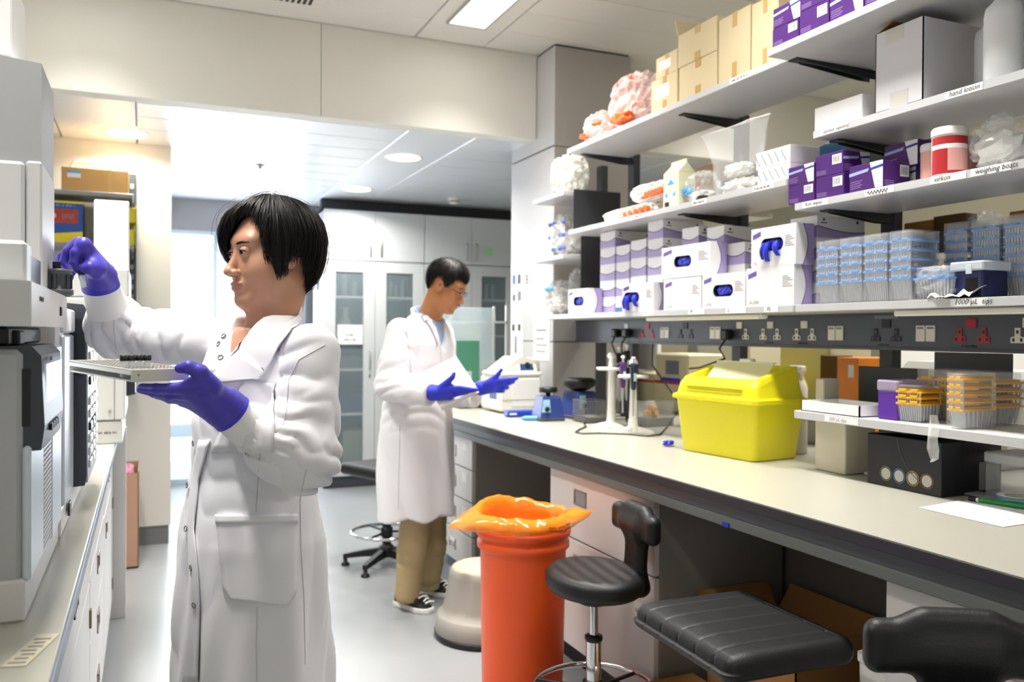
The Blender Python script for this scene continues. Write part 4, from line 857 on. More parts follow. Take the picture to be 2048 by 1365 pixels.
# black carton with four rings
BC = mat('black_carton', '17181f', .32, var=.05); t = thing('black_carton', 'black carton with four coloured ring emblems under the bench shelf', 'box', (2.026, 1.676, ZB), .0)
MB().box(0, 0, 0, .244, .262, .152, b=.002).obj('carton_body', BC, t); MB().add([(0, 0, .152), (.244, 0, .152), (.244, .131, .158), (0, .131, .164), (0, .262, .153), (.244, .262, .153)], [(0, 1, 2, 3), (3, 2, 5, 4)]).obj('lid_flaps', BC, t)
for k, c in enumerate(('5e7a4c', '3f6aa8', 'b08a3a', '8a5236')):
    y = .19-.048*k; z = .038-.004*k*0; C_ = mat('ring_%s' % c, c, .4)
    g = MB(); n = 28
    for i in range(n):
        a, b_ = 2*PI*i/n, 2*PI*(i+1)/n; g.quad([(-.0008, y+r*math.cos(q), z+r*math.sin(q)) for r, q in ((.0195, a), (.0195, b_), (.022, b_), (.022, a))])
    g.obj('ring_emblem', C_, t)
    MB().add([(-.0007, y+.017*math.cos(2*PI*i/20), z+.017*math.sin(2*PI*i/20)) for i in range(20)], [tuple(range(20))[::-1]]).obj('ring_picture', STEEL, t)
MB().tube([(-.0005, .15, .15), (-.0005, .14, .11), (-.0005, .11, .06), (-.0005, .06, .025)], .0012, 4).obj('printed_arc', DGREY, t)
MB().quad([(.15, -.0008, .01), (.236, -.0008, .01), (.236, -.0008, .09), (.15, -.0008, .09)]).obj('grey_panel', mat('grey_print', '8d8d92', .4), t)
p = onb(1722, 949); tag(MB().prism([(0, 0), (.09, -.02), (.12, .05), (.03, .08)], 2, 0, .006).obj('folded_paper', PAPER, None, (p[0], p[1]-.03, ZB)), 'white folded paper poking from behind the black carton', 'paper')
p = onb(1700, 925); t = thing('clear_bottle', 'crumpled clear plastic bag standing left of the black carton', 'bag', (p[0]+.06, p[1]+.02, ZB)); crumple((.05, .06, .055), 95, .35).obj('film', FILM, t)
# right edge: clear case, tape, pen, papers
t = thing('clear_case', 'clear lidded case at the right edge behind the tape roll', 'case', (2.14, 1.50, ZB)); MB().box(0, 0, 0, .13, .13, .10, b=.004).obj('case_body', CLR, t); MB().box(-.003, -.003, .10, .133, .133, .13, b=.004).obj('case_lid', mat('grey_clear_lid', 'b9bcc0', .3, alpha=.8, var=0), t); MB().quad([(.03, -.0045, .105), (.1, -.0045, .105), (.1, -.0045, .125), (.03, -.0045, .125)]).obj('paper_label', LBL, t)
tag(MB().box(0, 0, 0, .05, .16, .07, b=.004).obj('brick_red_box', mat('brick_red', '7a2f22', .5), None, (2.28, 1.45, ZB)), 'brick red box behind the clear case', 'box')
p = onb(2025, 1012); t = thing('tape_roll', 'roll of teal tape lying on the papers', 'tape', (p[0]+.03, p[1]+.01, ZB+.002)); TEAL = mat('teal_tape', '5f9aa0', .4)
MB().lathe([(.03, 0), (.05, 0), (.05, .019), (.03, .019), (.03, 0)], n=36, caps=(False, False)).obj('tape_ring', TEAL, t); MB().lathe([(.028, 0), (.03, 0), (.03, .019), (.028, .019), (.028, 0)], n=36, caps=(False, False)).obj('cardboard_core', CARD, t); MB().lathe([(.03, .0195), (.047, .0195)], n=36, caps=(False, False)).obj('printed_side', PAPER, t)
MB().tube([(-.05, .01, .004), (-.065, -.02, .015), (-.06, -.05, .02), (-.045, -.075, .012)], .004, 4).obj('tape_tail', TEAL, t)
def sheet(label, P, z, grp='papers on the right bench'):
    t = thing('paper_sheet', label, 'paper', tuple(map(float, (*P[0][:2], z))), 0, grp); q = [(a-P[0][0], b-P[0][1]) for a, b, c in P]
    MB().prism(q, 2, 0, .0006).obj('sheet', PAPER, t); g = MB(); A, B, C_, D2 = [np.array(x) for x in q]
    for i in range(9):
        v = .12+.085*i; L0 = .35+.1*((i*5) % 3); a = A+(D2-A)*v; b = B+(C_-B)*v
        g.quad([(*(a+(b-a)*u+(D2-A)*e), .0009) for u, e in ((L0, 0), (.92-.1*(i % 3), 0), (.92-.1*(i % 3), .012), (L0, .012))])
    o = g.obj('printed_lines', GREYINK, t); o['kind'] = 'stuff'
A = onb(1838, 1017); B = onb(2006, 1056); C_ = onb(2110, 1040); D2 = onb(1918, 1003)
sheet('white printed sheet with torn corner nearest the bench edge', [A, B, C_, D2], ZB)
sheet('white printed sheet lying askew under the tape roll at the image edge', [onb(1925, 1006), onb(2085, 1065), onb(2190, 1030), onb(2010, 985)], ZB+.0012)
p0, p1 = onb(1938, 1005), onb(2015, 1017); t = thing('pen', 'green felt pen with black cap on the papers', 'pen', (p0[0], p0[1], ZB+.009)); v = Vector(p1)-Vector(p0); v = v.normalized()*.14
MB().cyl((0, 0, 0), tuple(v*.14), .0062, n=12).obj('cap', BLACK, t); MB().cyl(tuple(v*.14), tuple(v*.18), .0058, n=12).obj('white_ring', PLWHITE, t); MB().cyl(tuple(v*.18), tuple(v), .0058, n=12).obj('barrel', mat('green_pen', '1f9440', .35), t)
p = onb(1978, 1001); tag(MB().box(0, 0, 0, .06, .1, .006, b=.002).obj('notepad', mat('grey_notepad', '8c8a92', .5), None, (p[0], p[1]-.03, ZB+.002), .1), 'small grey notepad between the papers and the black carton', 'notepad')
p = at(1460, 1037, X=1.523); tag(MB().box(0, 0, 0, .006, .03, .012, b=.001).obj('tape_flag', BLUEG, None, (1.517, float(p[1]), .801)), 'scrap of blue tape stuck under the bench apron', 'tape')
# ================================================================ the far side of the shelving
XO = 2.42
def oshelf(label, z, y0, y1):
    t = thing('back_shelf', label, 'shelf', (XO, y0, z)); MB().box(0, 0, -.02, .33, y1-y0, 0).obj('shelf_board', SHELF, t); MB().box(-.012, 0, -.02, 0, y1-y0, .05, b=.002).obj('back_lip', DGREY, t)
    for y in (.1, y1-y0-.1): MB().box(-.025, y-.02, -.1, -.012, y+.02, .03).obj('hook', POST, t)
oshelf('dark-lipped shelf on the far side behind the tip racks', 1.645, .6, 2.14); oshelf('dark-lipped shelf on the far side above the zip bag', 2.0, 2.0, 3.2); oshelf('dark-lipped shelf on the far side behind the milk carton', 1.93, 3.22, 4.1)
def ob(name, label, pxa, pxb, X, z, h, m_, dep=.2, cat='box', py=300): 
    ya, yb = yx(pxa, X, py), yx(pxb, X, py); return tag(MB().box(0, 0, 0, dep, ya-yb, h, b=.003).obj(name, m_, None, (X, yb, z)), label, cat)
TAN = mat('tan_carton', 'c7ab80', .7); DBR = mat('dark_brown_carton', '5a3d20', .8)
ob('brown_carton', 'brown carton on the far side above the tip racks', 1808, 1864, 2.45, 1.646, .10, CARDB, py=420)
ob('dark_carton', 'dark brown carton on the far side above the tip racks', 1866, 1930, 2.46, 1.646, .11, DBR, .06, py=420)
bag('bluish crumpled bag on the far side above the tip racks', (2.53, yx(1962, 2.53, 410), 1.646), (.07, .08, .06), 61, [((.05, .06, .04), (0, 0, .004), mat('grey_green_contents', '7f9490', .6))])
ob('brown_carton', 'brown carton on the far side at the right image edge', 2018, 2090, 2.45, 1.646, .09, CARDB, py=400)
b = ob('tan_carton', 'tan carton with round orange sticker on the far side', 1340, 1440, 2.45, 2.0, .16, TAN, py=290)
y = yx(1397, 2.449, 290)-b.location.y; MB().cyl((-.0008, y, .07), (.001, y, .07), .022, n=20).obj('orange_sticker', ORNG, b)
ob('tan_carton', 'plain tan carton on the far side beside the stickered one', 1281, 1335, 2.45, 1.931, .2, TAN, py=290)
ob('orange_carton', 'small orange-brown carton on the far side near the column', 1197, 1243, 2.46, 2.0+.0, .1, mat('orange_brown', 'c48a3e', .7), py=325).location.z = 1.96
b2 = tag(MB().tube([(0, 0, .07), (0, .12, .07), (0, .3, .07)], .068, 20).obj('brown_roll', mat('brown_paper_roll', 'b08a4a', .7), None, (2.55, yx(1625, 2.55, 215), 2.0)), 'brown paper roll on the far side behind the white box', 'roll')
tag(crumple((.1, .15, .065), 66, .08, nu=30, nv=20, smooth=True).obj('blue_lid', mat('blue_plastic_dome', '2f6fa8', .35), None, (2.56, yx(1660, 2.56, 200)-.10, 2.0)), 'blue domed plastic cover on the far side behind the white box', 'cover')
# on the far worktop, seen below the power rail
def op(px, X, z=ZB): return (X, yx(px, X, 720), z)
OCR = mat('old_ivory_plastic', 'd2c9a8', .5); 
t = thing('lab_instrument', 'ivory instrument with small grey display on the far worktop', 'instrument', (2.75, yx(1375, 2.75, 720), ZB)); w_ = yx(1310, 2.75, 720)-yx(1375, 2.75, 720)
MB().box(0, 0, 0, .25, w_, .34, b=.01).obj('body', OCR, t); MB().box(-.002, w_*.25, .22, 0, w_*.65, .30, b=.001).obj('display', mat('grey_lcd', '6c7486', .3), t); MB().box(-.003, 0, .165, 0, w_, .18).obj('red_stripe', SRED, t); MB().box(-.006, w_*.2, .18, -.001, w_*.8, .2, b=.002).obj('blue_clip', BLUEG, t)
t = thing('lab_instrument', 'ivory box with red stripe on the far worktop behind the pipettes', 'instrument', (2.78, yx(1308, 2.78, 720), ZB)); w_ = yx(1272, 2.78, 720)-yx(1308, 2.78, 720); MB().box(0, 0, 0, .2, w_, .22, b=.01).obj('body', OCR, t); MB().box(-.002, 0, .16, 0, w_, .172).obj('red_stripe', SRED, t)
tag(MB().box(0, 0, 0, .03, .3, .25, b=.004).obj('notice_card', PAPER, None, (2.85, yx(1305, 2.85, 720)-.05, 1.13)), 'white card standing behind the striped ivory box', 'card')
t = thing('sharps_bin', 'second sharps bin, dull yellow, on the far side behind the bright one', 'sharps bin', (2.5, yx(1535, 2.5, 720), ZB)); w_ = yx(1382, 2.5, 720)-yx(1535, 2.5, 720); SY2 = mat('dull_yellow', 'c9bc22', .5)
MB().loft([rr(.02, .02, .2, w_-.02, 0), rr(0, 0, .22, w_, .22)], smooth=True).obj('tub', SY2, t); MB().loft([rr(-.012, -.012, .232, w_+.012, .22), rr(0.0, 0.0, .22, w_, .26), rr(.04, .05, .18, w_-.05, .30)], smooth=False).obj('lid', SY2, t)
t = thing('spray_bottle', 'white trigger spray bottle on the far worktop', 'spray bottle', (2.6, yx(1596, 2.6, 740), 1.06))
MB().lathe([(.038, 0), (.042, .005), (.042, .06), (.03, .09), (.014, .115), (.013, .13)], n=20).obj('bottle_body', PLWHITE, t); MB().box(-.018, -.035, .13, .018, .045, .158, b=.006).box(-.006, -.03, .095, .006, -.02, .135, b=.002).obj('trigger_head', PLWHITE, t)
ob('grey_box', 'grey instrument box carrying the spray bottle on the far worktop', 1575, 1630, 2.53, ZB, .157, mat('far_grey', '9a9a90', .5), .2, 'box', 760)
ob('ivory_cabinet', 'ivory cabinet standing on the far worktop behind the spray bottle', 1560, 1660, 2.85, ZB, .42, OCR, .25, 'cabinet', 720)
t = ob('orange_folder', 'orange box file on the far worktop behind the slotted upright', 1674, 1716, 2.6, ZB, .36, mat('orange_file', 'e88a1e', .5), .2, 'box', 720); MB().quad([(-.0008, .05, .28), (-.0008, .02, .28), (-.0008, .02, .33), (-.0008, .05, .33)]).obj('paper_label', LBL, t)
ob('brown_bottle_rack', 'dim brown rack on the far worktop beside the orange box', 1640, 1672, 2.78, ZB, .36, DBR, .1, 'rack', 720)
for k, (a, b_, h) in enumerate(((1795, 1880, .355), (1890, 2010, .33))):
    t = thing('white_container', 'white lidded container on the far worktop, %s behind the yellow tips' % ('left one' if k == 0 else 'right one'), 'container', (2.6, yx(b_, 2.6, 720), ZB), 0, 'white lidded containers'); w_ = yx(a, 2.6, 720)-yx(b_, 2.6, 720)
    MB().box(.01, .01, 0, .29, w_-.01, h-.06, b=.02).obj('tub', PLWHITE, t); MB().box(0, 0, h-.06, .3, w_, h, b=.025).obj('lid', PLWHITE, t)
ob('beige_cabinet', 'tall beige cabinet on the far side behind the pipette stands', 1190, 1260, 3.2, 0, 1.6, mat('beige_cabinet', 'b9b196', .6), .5, 'cabinet', 720)
ob('beige_cabinet', 'wide beige cabinet on the far side behind the sharps bin', 1395, 1500, 3.3, 0, 1.55, mat('beige_cabinet2', 'cdc4a6', .6), .5, 'cabinet', 720)
ob('white_refrigerator', 'white refrigerator on the far side behind the white containers', 1760, 2050, 4.3, 0, 1.6, PLWHITE, .6, 'refrigerator', 720)
for k, (px, z, h, m_) in enumerate(((1262, ZB, .1, DGREY), (1288, ZB, .09, GREY_COL), (1210, ZB, .12, DGREY), (1232, ZB, .1, mat('far_grey', '9a9a90', .5)))):
    tag(MB().lathe([(.03, 0), (.036, .01), (.036, h*.7), (.02, h), (.001, h)], n=16, caps=(True, False)).obj('small_flask', m_, None, (2.42+.07*(k % 2), yx(px, 2.45, 800), z)), 'small grey vessel on the far worktop, %s from the column' % ['third', 'fourth', 'first', 'second'][k], 'vessel', 'small grey vessels on the far worktop')
# ================================================================ stools, bin, step stool, boxes under the bench
PU = mat('black_polyurethane', '121214', .46, bump=.25, bscale=260, var=.08)
def stool_base(t, zs, ring=True, col=None, arms=5, rot=.3, chrome=CHROME):
    MB().lathe([(.05, zs-.055), (.06, zs-.03), (.05, zs-.012)], n=20).obj('seat_mount', BLACK, t)
    MB().cyl((0, 0, .3), (0, 0, zs-.05), .014, n=18).obj('gas_piston', chrome, t); MB().cyl((0, 0, .1), (0, 0, .36), .025, n=20).obj('column', chrome, t)
    MB().lathe([(.026, .355), (.029, .36), (.029, .372), (.015, .376)], n=20).obj('collar', BLACK, t)
    if ring:
        MB().tube([(.2*math.cos(2*PI*i/40), .2*math.sin(2*PI*i/40), .2) for i in range(41)], .0095, 8).obj('foot_ring', CHROME, t)
        for k in range(3): a = 2*PI*k/3+.4; MB().cyl((.02*math.cos(a), .02*math.sin(a), .2), (.2*math.cos(a), .2*math.sin(a), .2), .007, n=8).obj('ring_spoke', BLACK, t)
        MB().lathe([(.027, .17), (.035, .175), (.035, .225), (.027, .23)], n=20).obj('ring_hub', BLACK, t)
    MB().lathe([(.045, .06), (.045, .11), (.03, .13), (.001, .13)], n=20, caps=(True, False)).obj('base_hub', BLACK, t)
    for k in range(arms):
        a = 2*PI*k/arms+rot; c, s = math.cos(a), math.sin(a)
        MB().loft([[(c*r-s*w_*u, s*r+c*w_*u, z+h*v) for u, v in ((-1, -.5), (1, -.5), (.8, .5), (-.8, .5))] for r, w_, z, h in ((.03, .024, .085, .045), (.13, .02, .075, .035), (.25, .014, .055, .025))], smooth=False).obj('base_arm', BLACK, t)
        MB().lathe([(.024, 0), (.024, .014), (.012, .02), (.012, .05)], c=(c*.24, s*.24, 0), n=14).obj('glide', BLACK, t)
def seat_mesh(kind, hx, hy):
    def F(X, Y, Z):
        if kind == 'rib':
            r = np.sqrt((X/hx)**2+(Y/hy)**2); d = (r-1)*min(hx, hy)*.95
            dish = .012*np.clip(1-(X/hx)**2-(Y/hy)**2, 0, 1)
            zz = Z+.03+dish*.5; f = np.sqrt(np.maximum(d+.03, 0)**2+np.maximum(np.abs(zz)-.006, 0)**2)-.03+np.minimum(np.maximum(d+.03, np.abs(zz)-.006), 0)
            return f+.0022*np.cos(X*2*PI/.05)*np.clip((.9-r)*6, 0, 1)*(Z > -.03)
        f = rbox(X, Y, Z, (0, 0, -.035), (hx, hy, .034), .032)
        f = f+.012*np.clip((X+hx*.55)/-(hx*.45), 0, 1)**2*(Z > -.04)                    # waterfall front
        gr = np.abs(((Y/(hy*.34)+.5) % 1)-.5)*hy*.34
        pan = (np.abs(Y) < hy*.86) & (X < hx*.8)
        return f+np.where(pan & (Z > -.045), .0035*np.exp(-(gr/.0025)**2), 0)+np.where((Z > -.03) & (np.abs(X-hx*.8) < .003) & (np.abs(Y) < hy*.86), .003, 0)
    return surfnet(F, (-hx-.02, -hy-.02, -.085), (hx+.02, hy+.02, .02), .0035)
def back_mesh(flat=False):
    # T-shaped backrest: curved bar along y, waisted neck down to the seat; front is -x
    def F(X, Y, Z):
        Xc = X+.35*Y*Y*1.6                                              # ends of the bar curve forward
        lobe = .036+.006*np.cos(Y*PI/.16)
        e = np.clip((np.abs(Y)-.05)/.06, 0, 1); e = e*e*(3-2*e); bar = rbox(Xc, Y, Z+.020*e, (.0, 0, .215), (.025, .155, .046), .024)
        neck = rbox(Xc-.10*(Z-.2)*0+.06*np.clip(.2-Z, 0, .3), Y, Z, (.0, 0, .09), (.02, .06, .12), .018)
        neck = neck-.018*np.exp(-((Z-.19)/.04)**2)-.016*np.exp(-((Z+.01)/.04)**2)
        return smin(bar, neck, .05)
    return surfnet(F, (-.16, -.19, -.05), (.09, .19, .285), .005)
def stool(label, loc, rot, zs, seat, hx, hy, back=True, mcol=PU, sg='black laboratory stools', brot=.3, bx=None, **k):
    t = thing('lab_stool', label, 'stool', loc, rot, sg)
    stool_base(t, zs-.05, rot=brot, **k); V, Q = seat_mesh(seat, hx, hy); np_mesh('seat', V+np.array((0, 0, zs)), Q, mcol, t)
    if back: V, Q = back_mesh(); np_mesh('backrest', V+np.array((bx if bx is not None else hx+.0, 0, zs-.05)), Q, mcol, t)
    return t
stool('small black stool with ribbed round seat and T-shaped backrest beside the orange bin', (1.335, 2.40, 0), -.12, .585, 'rib', .155, .19)
stool('black stool with square grooved seat and no backrest, front centre right', (1.352, 1.70, 0), -.03, .645, 'sq', .185, .215, back=False)
stool('black stool seen only by its T-shaped backrest at the lower right corner', (1.2, .90, 0), math.atan2(.262, .114)-.12, .675, 'rib', .155, .18, bx=.135)
stool('black stool with chrome foot ring standing behind the man', (1.28, 4.76, 0), PI+.4, .6, 'sq', .2, .2, back=False, chrome=BLACK, brot=PI*.93)

# orange waste bin and its liner
OB = mat('orange_bin_plastic', 'f25a1c', .42, var=.04, sss=.08); t = thing('waste_bin', 'orange plastic waste bin between the grey step stool and the drawers', 'bin', (1.262, 2.80, 0))
MB().lathe([(.02, .004), (.135, .004), (.142, .0), (.146, .012), (.156, .570), (.158, .575), (.168, .582), (.168, .602), (.160, .608), (.160, .620), (.172, .626), (.174, .640), (.166, .650), (.158, .648), (.152, .59), (.14, .02), (.02, .012)], n=48).obj('bin_body', OB, t)
OBD = mat('orange_moulded_text', 'd84c14', .5, var=0)
for k in range(3):
    marks(Matrix.Rotation(-.05, 4, 'Z') @ fm('ny', (.02, -.1575+.0006*k, .53-.035*k)), .05, .012, OBD, t, name='moulded_lettering', seed=k)
OL = mat('orange_liner_film', 'ff8f1a', .16, alpha=.78, var=.05, spec=.9, bump=.5, bscale=25)
bg_ = thing('bin_liner', 'orange translucent clinical waste bag folded over the orange bin', 'bin bag', (1.262, 2.80, 0))
n = 72; prof = ((.148, .47), (.150, .56), (.150, .615), (.156, .652), (.163, .657), (.182, .634), (.186, .618), (.180, .606))
rings = []
aL = math.atan2(2.873-2.80, 1.025-1.262); aR = math.atan2(2.686-2.80, 1.458-1.262)
for j, (r, z) in enumerate(prof):
    R_ = []
    for i in range(n):
        a = 2*PI*i/n; q = Vector((math.cos(a)*2.2, math.sin(a)*2.2, j*.35))
        d = lambda b: abs((a-b+PI) % (2*PI)-PI)
        k = max(0, 1-d(aL)/.75)**1.5; k2 = max(0, 1-d(aR)/.5)**1.6
        up = .028*math.exp(-((d(PI/2+.3))/.7)**2)
        f = max(0, (j-3)/4); rr_ = r+f*(.11*k+.085*k2)*(1 if j < 7 else .85)+.007*(1-2*abs(mnoise.noise(q*2.2)))*min(1, f*2+.3)+.006*mnoise.noise(q*4)
        zz = z*1.02+.038+(up+.018*k*0+.055*k2*f-.015*k*f)*(j > 1)+.010*mnoise.noise(q*1.9+Vector((5, 5, 5)))*(1 if j > 1 else 0)
        R_.append((max(rr_, .128)*math.cos(a), max(rr_, .128)*math.sin(a), zz))
    rings.append(R_)
MB().loft(rings, caps=(False, False)).obj('liner_film', OL, bg_)
def onliner(u, v):    # angle u (rad), v along rings 4..7
    i = (u % (2*PI))/(2*PI)*n; i0 = int(i) % n; f = i-int(i); j = 4+v*3; j0 = min(int(j), 6); g_ = j-j0
    P = lambda jj, ii: Vector(rings[jj][ii % n]); p = P(j0, i0).lerp(P(j0, i0+1), f).lerp(P(j0+1, i0).lerp(P(j0+1, i0+1), f), g_); return p+Vector((p.x, p.y, 0)).normalized()*.0025
for line, (v, u0, u1, h_) in enumerate(((.35, -1.55, -.95, .09), (.62, -1.5, -.85, .05), (.74, -1.48, -.95, .05))):
    g_ = MB(); m_ = 14
    for k in range(m_):
        if (k*7+line) % 5 == 0: continue
        a0, a1 = u0+(u1-u0)*k/m_, u0+(u1-u0)*(k+.7)/m_
        g_.quad([tuple(onliner(a0, v+h_)), tuple(onliner(a1, v+h_)), tuple(onliner(a1, v)), tuple(onliner(a0, v))])
    o = g_.obj('printed_line', INK, bg_); o['kind'] = 'stuff'
# grey step stool
KG = mat('warm_grey_plastic', '97928a', .5, var=.04); KT = mat('step_tread', 'bcb6a0', .75, bump=.4, bscale=200)
t = thing('step_stool', 'round grey plastic step stool between the man and the orange bin', 'step stool', (1.40, 3.52, 0)); n = 48
def fl(a, dep): return 1-dep*max(0, math.cos(4*(a-.6)))**6
R_ = []
for r, z, dp in ((.215, .02, 0), (.222, .03, 0), (.214, .1, 0), (.205, .105, 0), (.195, .106, .06), (.185, .14, .12), (.16, .27, .12), (.158, .292, .1), (.15, .302, .06)):
    R_.append([(r*fl(2*PI*i/n, dp)*math.cos(2*PI*i/n), r*fl(2*PI*i/n, dp)*math.sin(2*PI*i/n), z) for i in range(n)])
MB().loft(R_, caps=(True, True)).obj('shell', KG, t); MB().loft([[(x*.985, y*.985, z) for x, y, z in R_[-1]], [(x*.96, y*.96, z+.006) for x, y, z in R_[-1]]]).obj('tread', KT, t)
MB().lathe([(.216, 0), (.226, .006), (.226, .024), (.216, .028)], n=48).obj('rubber_bumper', BLACK, t)
# cardboard boxes in the kneehole
def open_box(label, loc, w_, d, h, rot, fl_=.12):
    t = thing('open_cardboard_box', label, 'box', loc, rot); o = MB(); th = .004
    o.box(0, 0, 0, w_, d, th).box(0, 0, 0, w_, th, h).box(0, d-th, 0, w_, d, h).box(0, 0, 0, th, d, h).box(w_-th, 0, 0, w_, d, h).obj('box_walls', BROWNC, t)
    for a, b, dx, dy in (((0, 0), (w_, 0), 0, -1), ((w_, 0), (w_, d), 1, 0), ((w_, d), (0, d), 0, 1), ((0, d), (0, 0), -1, 0)):
        P = [(a[0], a[1], h), (b[0], b[1], h), (b[0]+dx*fl_*.55, b[1]+dy*fl_*.55, h+fl_*.8), (a[0]+dx*fl_*.55, a[1]+dy*fl_*.55, h+fl_*.8)]
        MB().add(P+[(x+dx*.003+.001, y+dy*.003, z-.003) for x, y, z in P], [(0, 1, 2, 3), (7, 6, 5, 4), (0, 3, 7, 4), (1, 5, 6, 2), (3, 2, 6, 7), (0, 4, 5, 1)]).obj('flap', BROWNC, t)
BROWNC = mat('kneehole_cardboard', 'a87a44', .8, var=.08)
open_box('open brown cardboard box in the kneehole behind the square stool', (1.72, 1.90, 0), .30, .42, .40, .0, .1)
b = tag(MB().box(0, 0, 0, .28, .36, .22, b=.002).obj('cardboard_box', BROWNC, None, (1.60, 2.0, 0), -.25), 'closed brown cardboard box with white label under the square stool', 'box')
b.location = (1.40, 1.98, 0); b.rotation_euler = (0, 0, 0); MB().box(0, .16, .22, .28, .2, .2208).obj('packing_tape', TAPE, b); MB().box(.03, .05, .2202, .12, .14, .2212).obj('paper_label', LBL, b)
t = thing('pedal_bin', 'small white bin in the kneehole beside the right drawer unit', 'bin', (1.62, 1.46, 0)); MB().loft([rr(0, 0, .2, .1, 0, .02), rr(-.01, -.01, .21, .11, .56, .02)], smooth=True).obj('bin_body', PLWHITE, t); MB().loft([rr(-.013, -.013, .213, .113, .55, .02), rr(-.013, -.013, .213, .113, .57, .02)], smooth=False).obj('bin_rim', PLWHITE, t)
# ================================================================ left bench and its instruments
XL = -.113
lw = thing('worktop', 'long pale grey laminate worktop of the left bench', 'worktop')
MB().box(-1.01, .2, .872, XL, 4.35, .9, b=.002).obj('top_board', WTOP, lw); MB().box(XL, .2, .87, XL+.004, 4.35, .897, b=.001).obj('edge_strip', mat('blue_grey_edge', '7c8494', .4), lw)
def base_unit(label, y0, y1, kind, hinge=None):
    t = thing('base_cabinet', label, 'base cabinet', (-.14, y0, 0)); w_ = y1-y0
    MB().box(-.52, 0, .1, -.02, w_, .868, b=.002).obj('carcass', LAM, t); MB().box(-.5, 0, 0, -.07, w_, .1).obj('plinth', DGREY, t)
    def front(a, b, nm, hy, hz):
        f = MB().box(-.02, .004, a, 0, w_-.004, b, b=.0015).obj(nm, LAM, t); h = MB()
        for s0, s1, s2, s3 in ((-.05, .05, .024, .03), (-.05, .05, -.03, -.024), (-.05, -.044, -.03, .03), (.044, .05, -.03, .03)): h.box(-.001, hy+s0, hz+s2, .004, hy+s1, hz+s3, b=.001)
        h.obj('pull_rim', RECESS, f); MB().box(0, hy-.044, hz-.024, .001, hy+.044, hz+.024).obj('pull_recess', BLACK, f)
    if kind == 'door':
        front(.66, .862, 'drawer_front', w_*.5, .76); front(.105, .655, 'door', w_*.22, .58)
        for z in (.19, .56): MB().box(0, w_-.03, z-.025, .006, w_-.006, z+.025, b=.001).obj('hinge', mat('bronze_hinge', '8d7a5a', .35, metal=.7), t)
    else:
        for k in range(4): front(.105+.19*k, .105+.19*(k+1)-.004, 'drawer_front', w_*.5, .105+.19*k+.12)
base_unit('pale grey drawer and door cabinet nearest the camera under the left bench', 1.55, 2.60, 'door'); base_unit('pale grey four-drawer cabinet in the middle of the left bench', 2.605, 3.46, 'drawers'); base_unit('pale grey cabinet at the far end of the left bench', 3.465, 4.3, 'door')
tag(box1('end_panel', (-.7, 4.36, 0, XL+.03, 4.40, .9), LAM, None, .002), 'grey end panel closing the far end of the left bench', 'panel')
tag(MB().box(-.1, .5, 0, 0, 1.1, .868).box(-.5, .5, 0, -.48, 1.1, .86).obj('bench_leg_frame', OCR, None, (-.2, .42, 0)), 'cream support panel under the near end of the left bench', 'panel')
t = thing('bench_label', 'worn cream paper label stuck on the near left bench top', 'label', (-.146, 1.355, .9005), -.25); MB().box(-.016, -.062, 0, .016, .062, .0008).obj('label_paper', mat('worn_label', 'd6cfb4', .7, var=.12, vscale=40), t)
g = MB()
for k in range(7): g.box(-.012+.003*(k % 3), -.052+.015*k, .0008, .011-.003*(k % 2), -.047+.015*k, .0012)
o = g.obj('handwriting', GREYINK, t); o['kind'] = 'stuff'
INW = mat('instrument_white', 'd9dada', .4, var=.02); ING = mat('instrument_grey', 'b4b6b8', .45, var=.02); INB = mat('instrument_blue_white', 'cfd9e4', .3, var=.02); IND = mat('instrument_slate', '3c404a', .4); IND2 = mat('instrument_black_panel', '1c1f26', .35)
# --- instrument A: oven module with display head
a = thing('chromatograph', 'large white chromatograph with slate display head at the near left', 'instrument', (0, 0, .9))
MB().box(-.85, 1.50, .03, -.175, 2.02, .42, b=.008).obj('body', ING, a); MB().box(-.86, 1.49, .0, -.17, 2.03, .065, b=.004).obj('base_tray', INW, a); MB().box(-.4, 1.4895, .02, -.3, 1.491, .045).obj('nameplate', GREYINK, a)
MB().box(-.175, 1.50, .06, -.163, 1.68, .27, b=.004).obj('left_front_cover', INB, a); MB().box(-.175, 1.83, .05, -.163, 2.02, .42, b=.004).obj('right_front_cover', INB, a)
for k in range(26): MB().box(-.172, 1.69, .06+.0085*k, -.164, 1.82, .065+.0085*k).obj('vent_slat', INW, a)
MB().box(-.19, 1.69, .06, -.172, 1.82, .29).obj('vent_backing', DGREY, a)
hd = MB().prism([(-.25, .258), (-.150, .262), (-.145, .30), (-.150, .41), (-.163, .425), (-.25, .425)], 1, 1.508, 1.83).obj('display_head', IND, a)
MB().box(-.1475, 1.56, .315, -.1465, 1.815, .395).obj('lit_screen', mat('lit_screen', 'e6f0ff', .3, emit=1.4, var=0), hd); MB().box(-.215, 1.5065, .30, -.165, 1.509, .39).obj('port_cover', BLACK, hd)
for k in range(4): MB().box(-.146, 1.58+.035*k, .285, -.141, 1.60+.035*k, .297, b=.001).obj('button', BLACK, hd)
marks(fm('px', (-.1455, 1.58, .400)), .05, .008, GREYINK, hd)
MB().box(-.85, 1.55, .425, -.2, 2.0, .455, b=.004).obj('injector_deck', IND2, a); MB().box(-.30, 1.60, .425, -.19, 1.66, .45, b=.003).obj('bracket', IND, a)
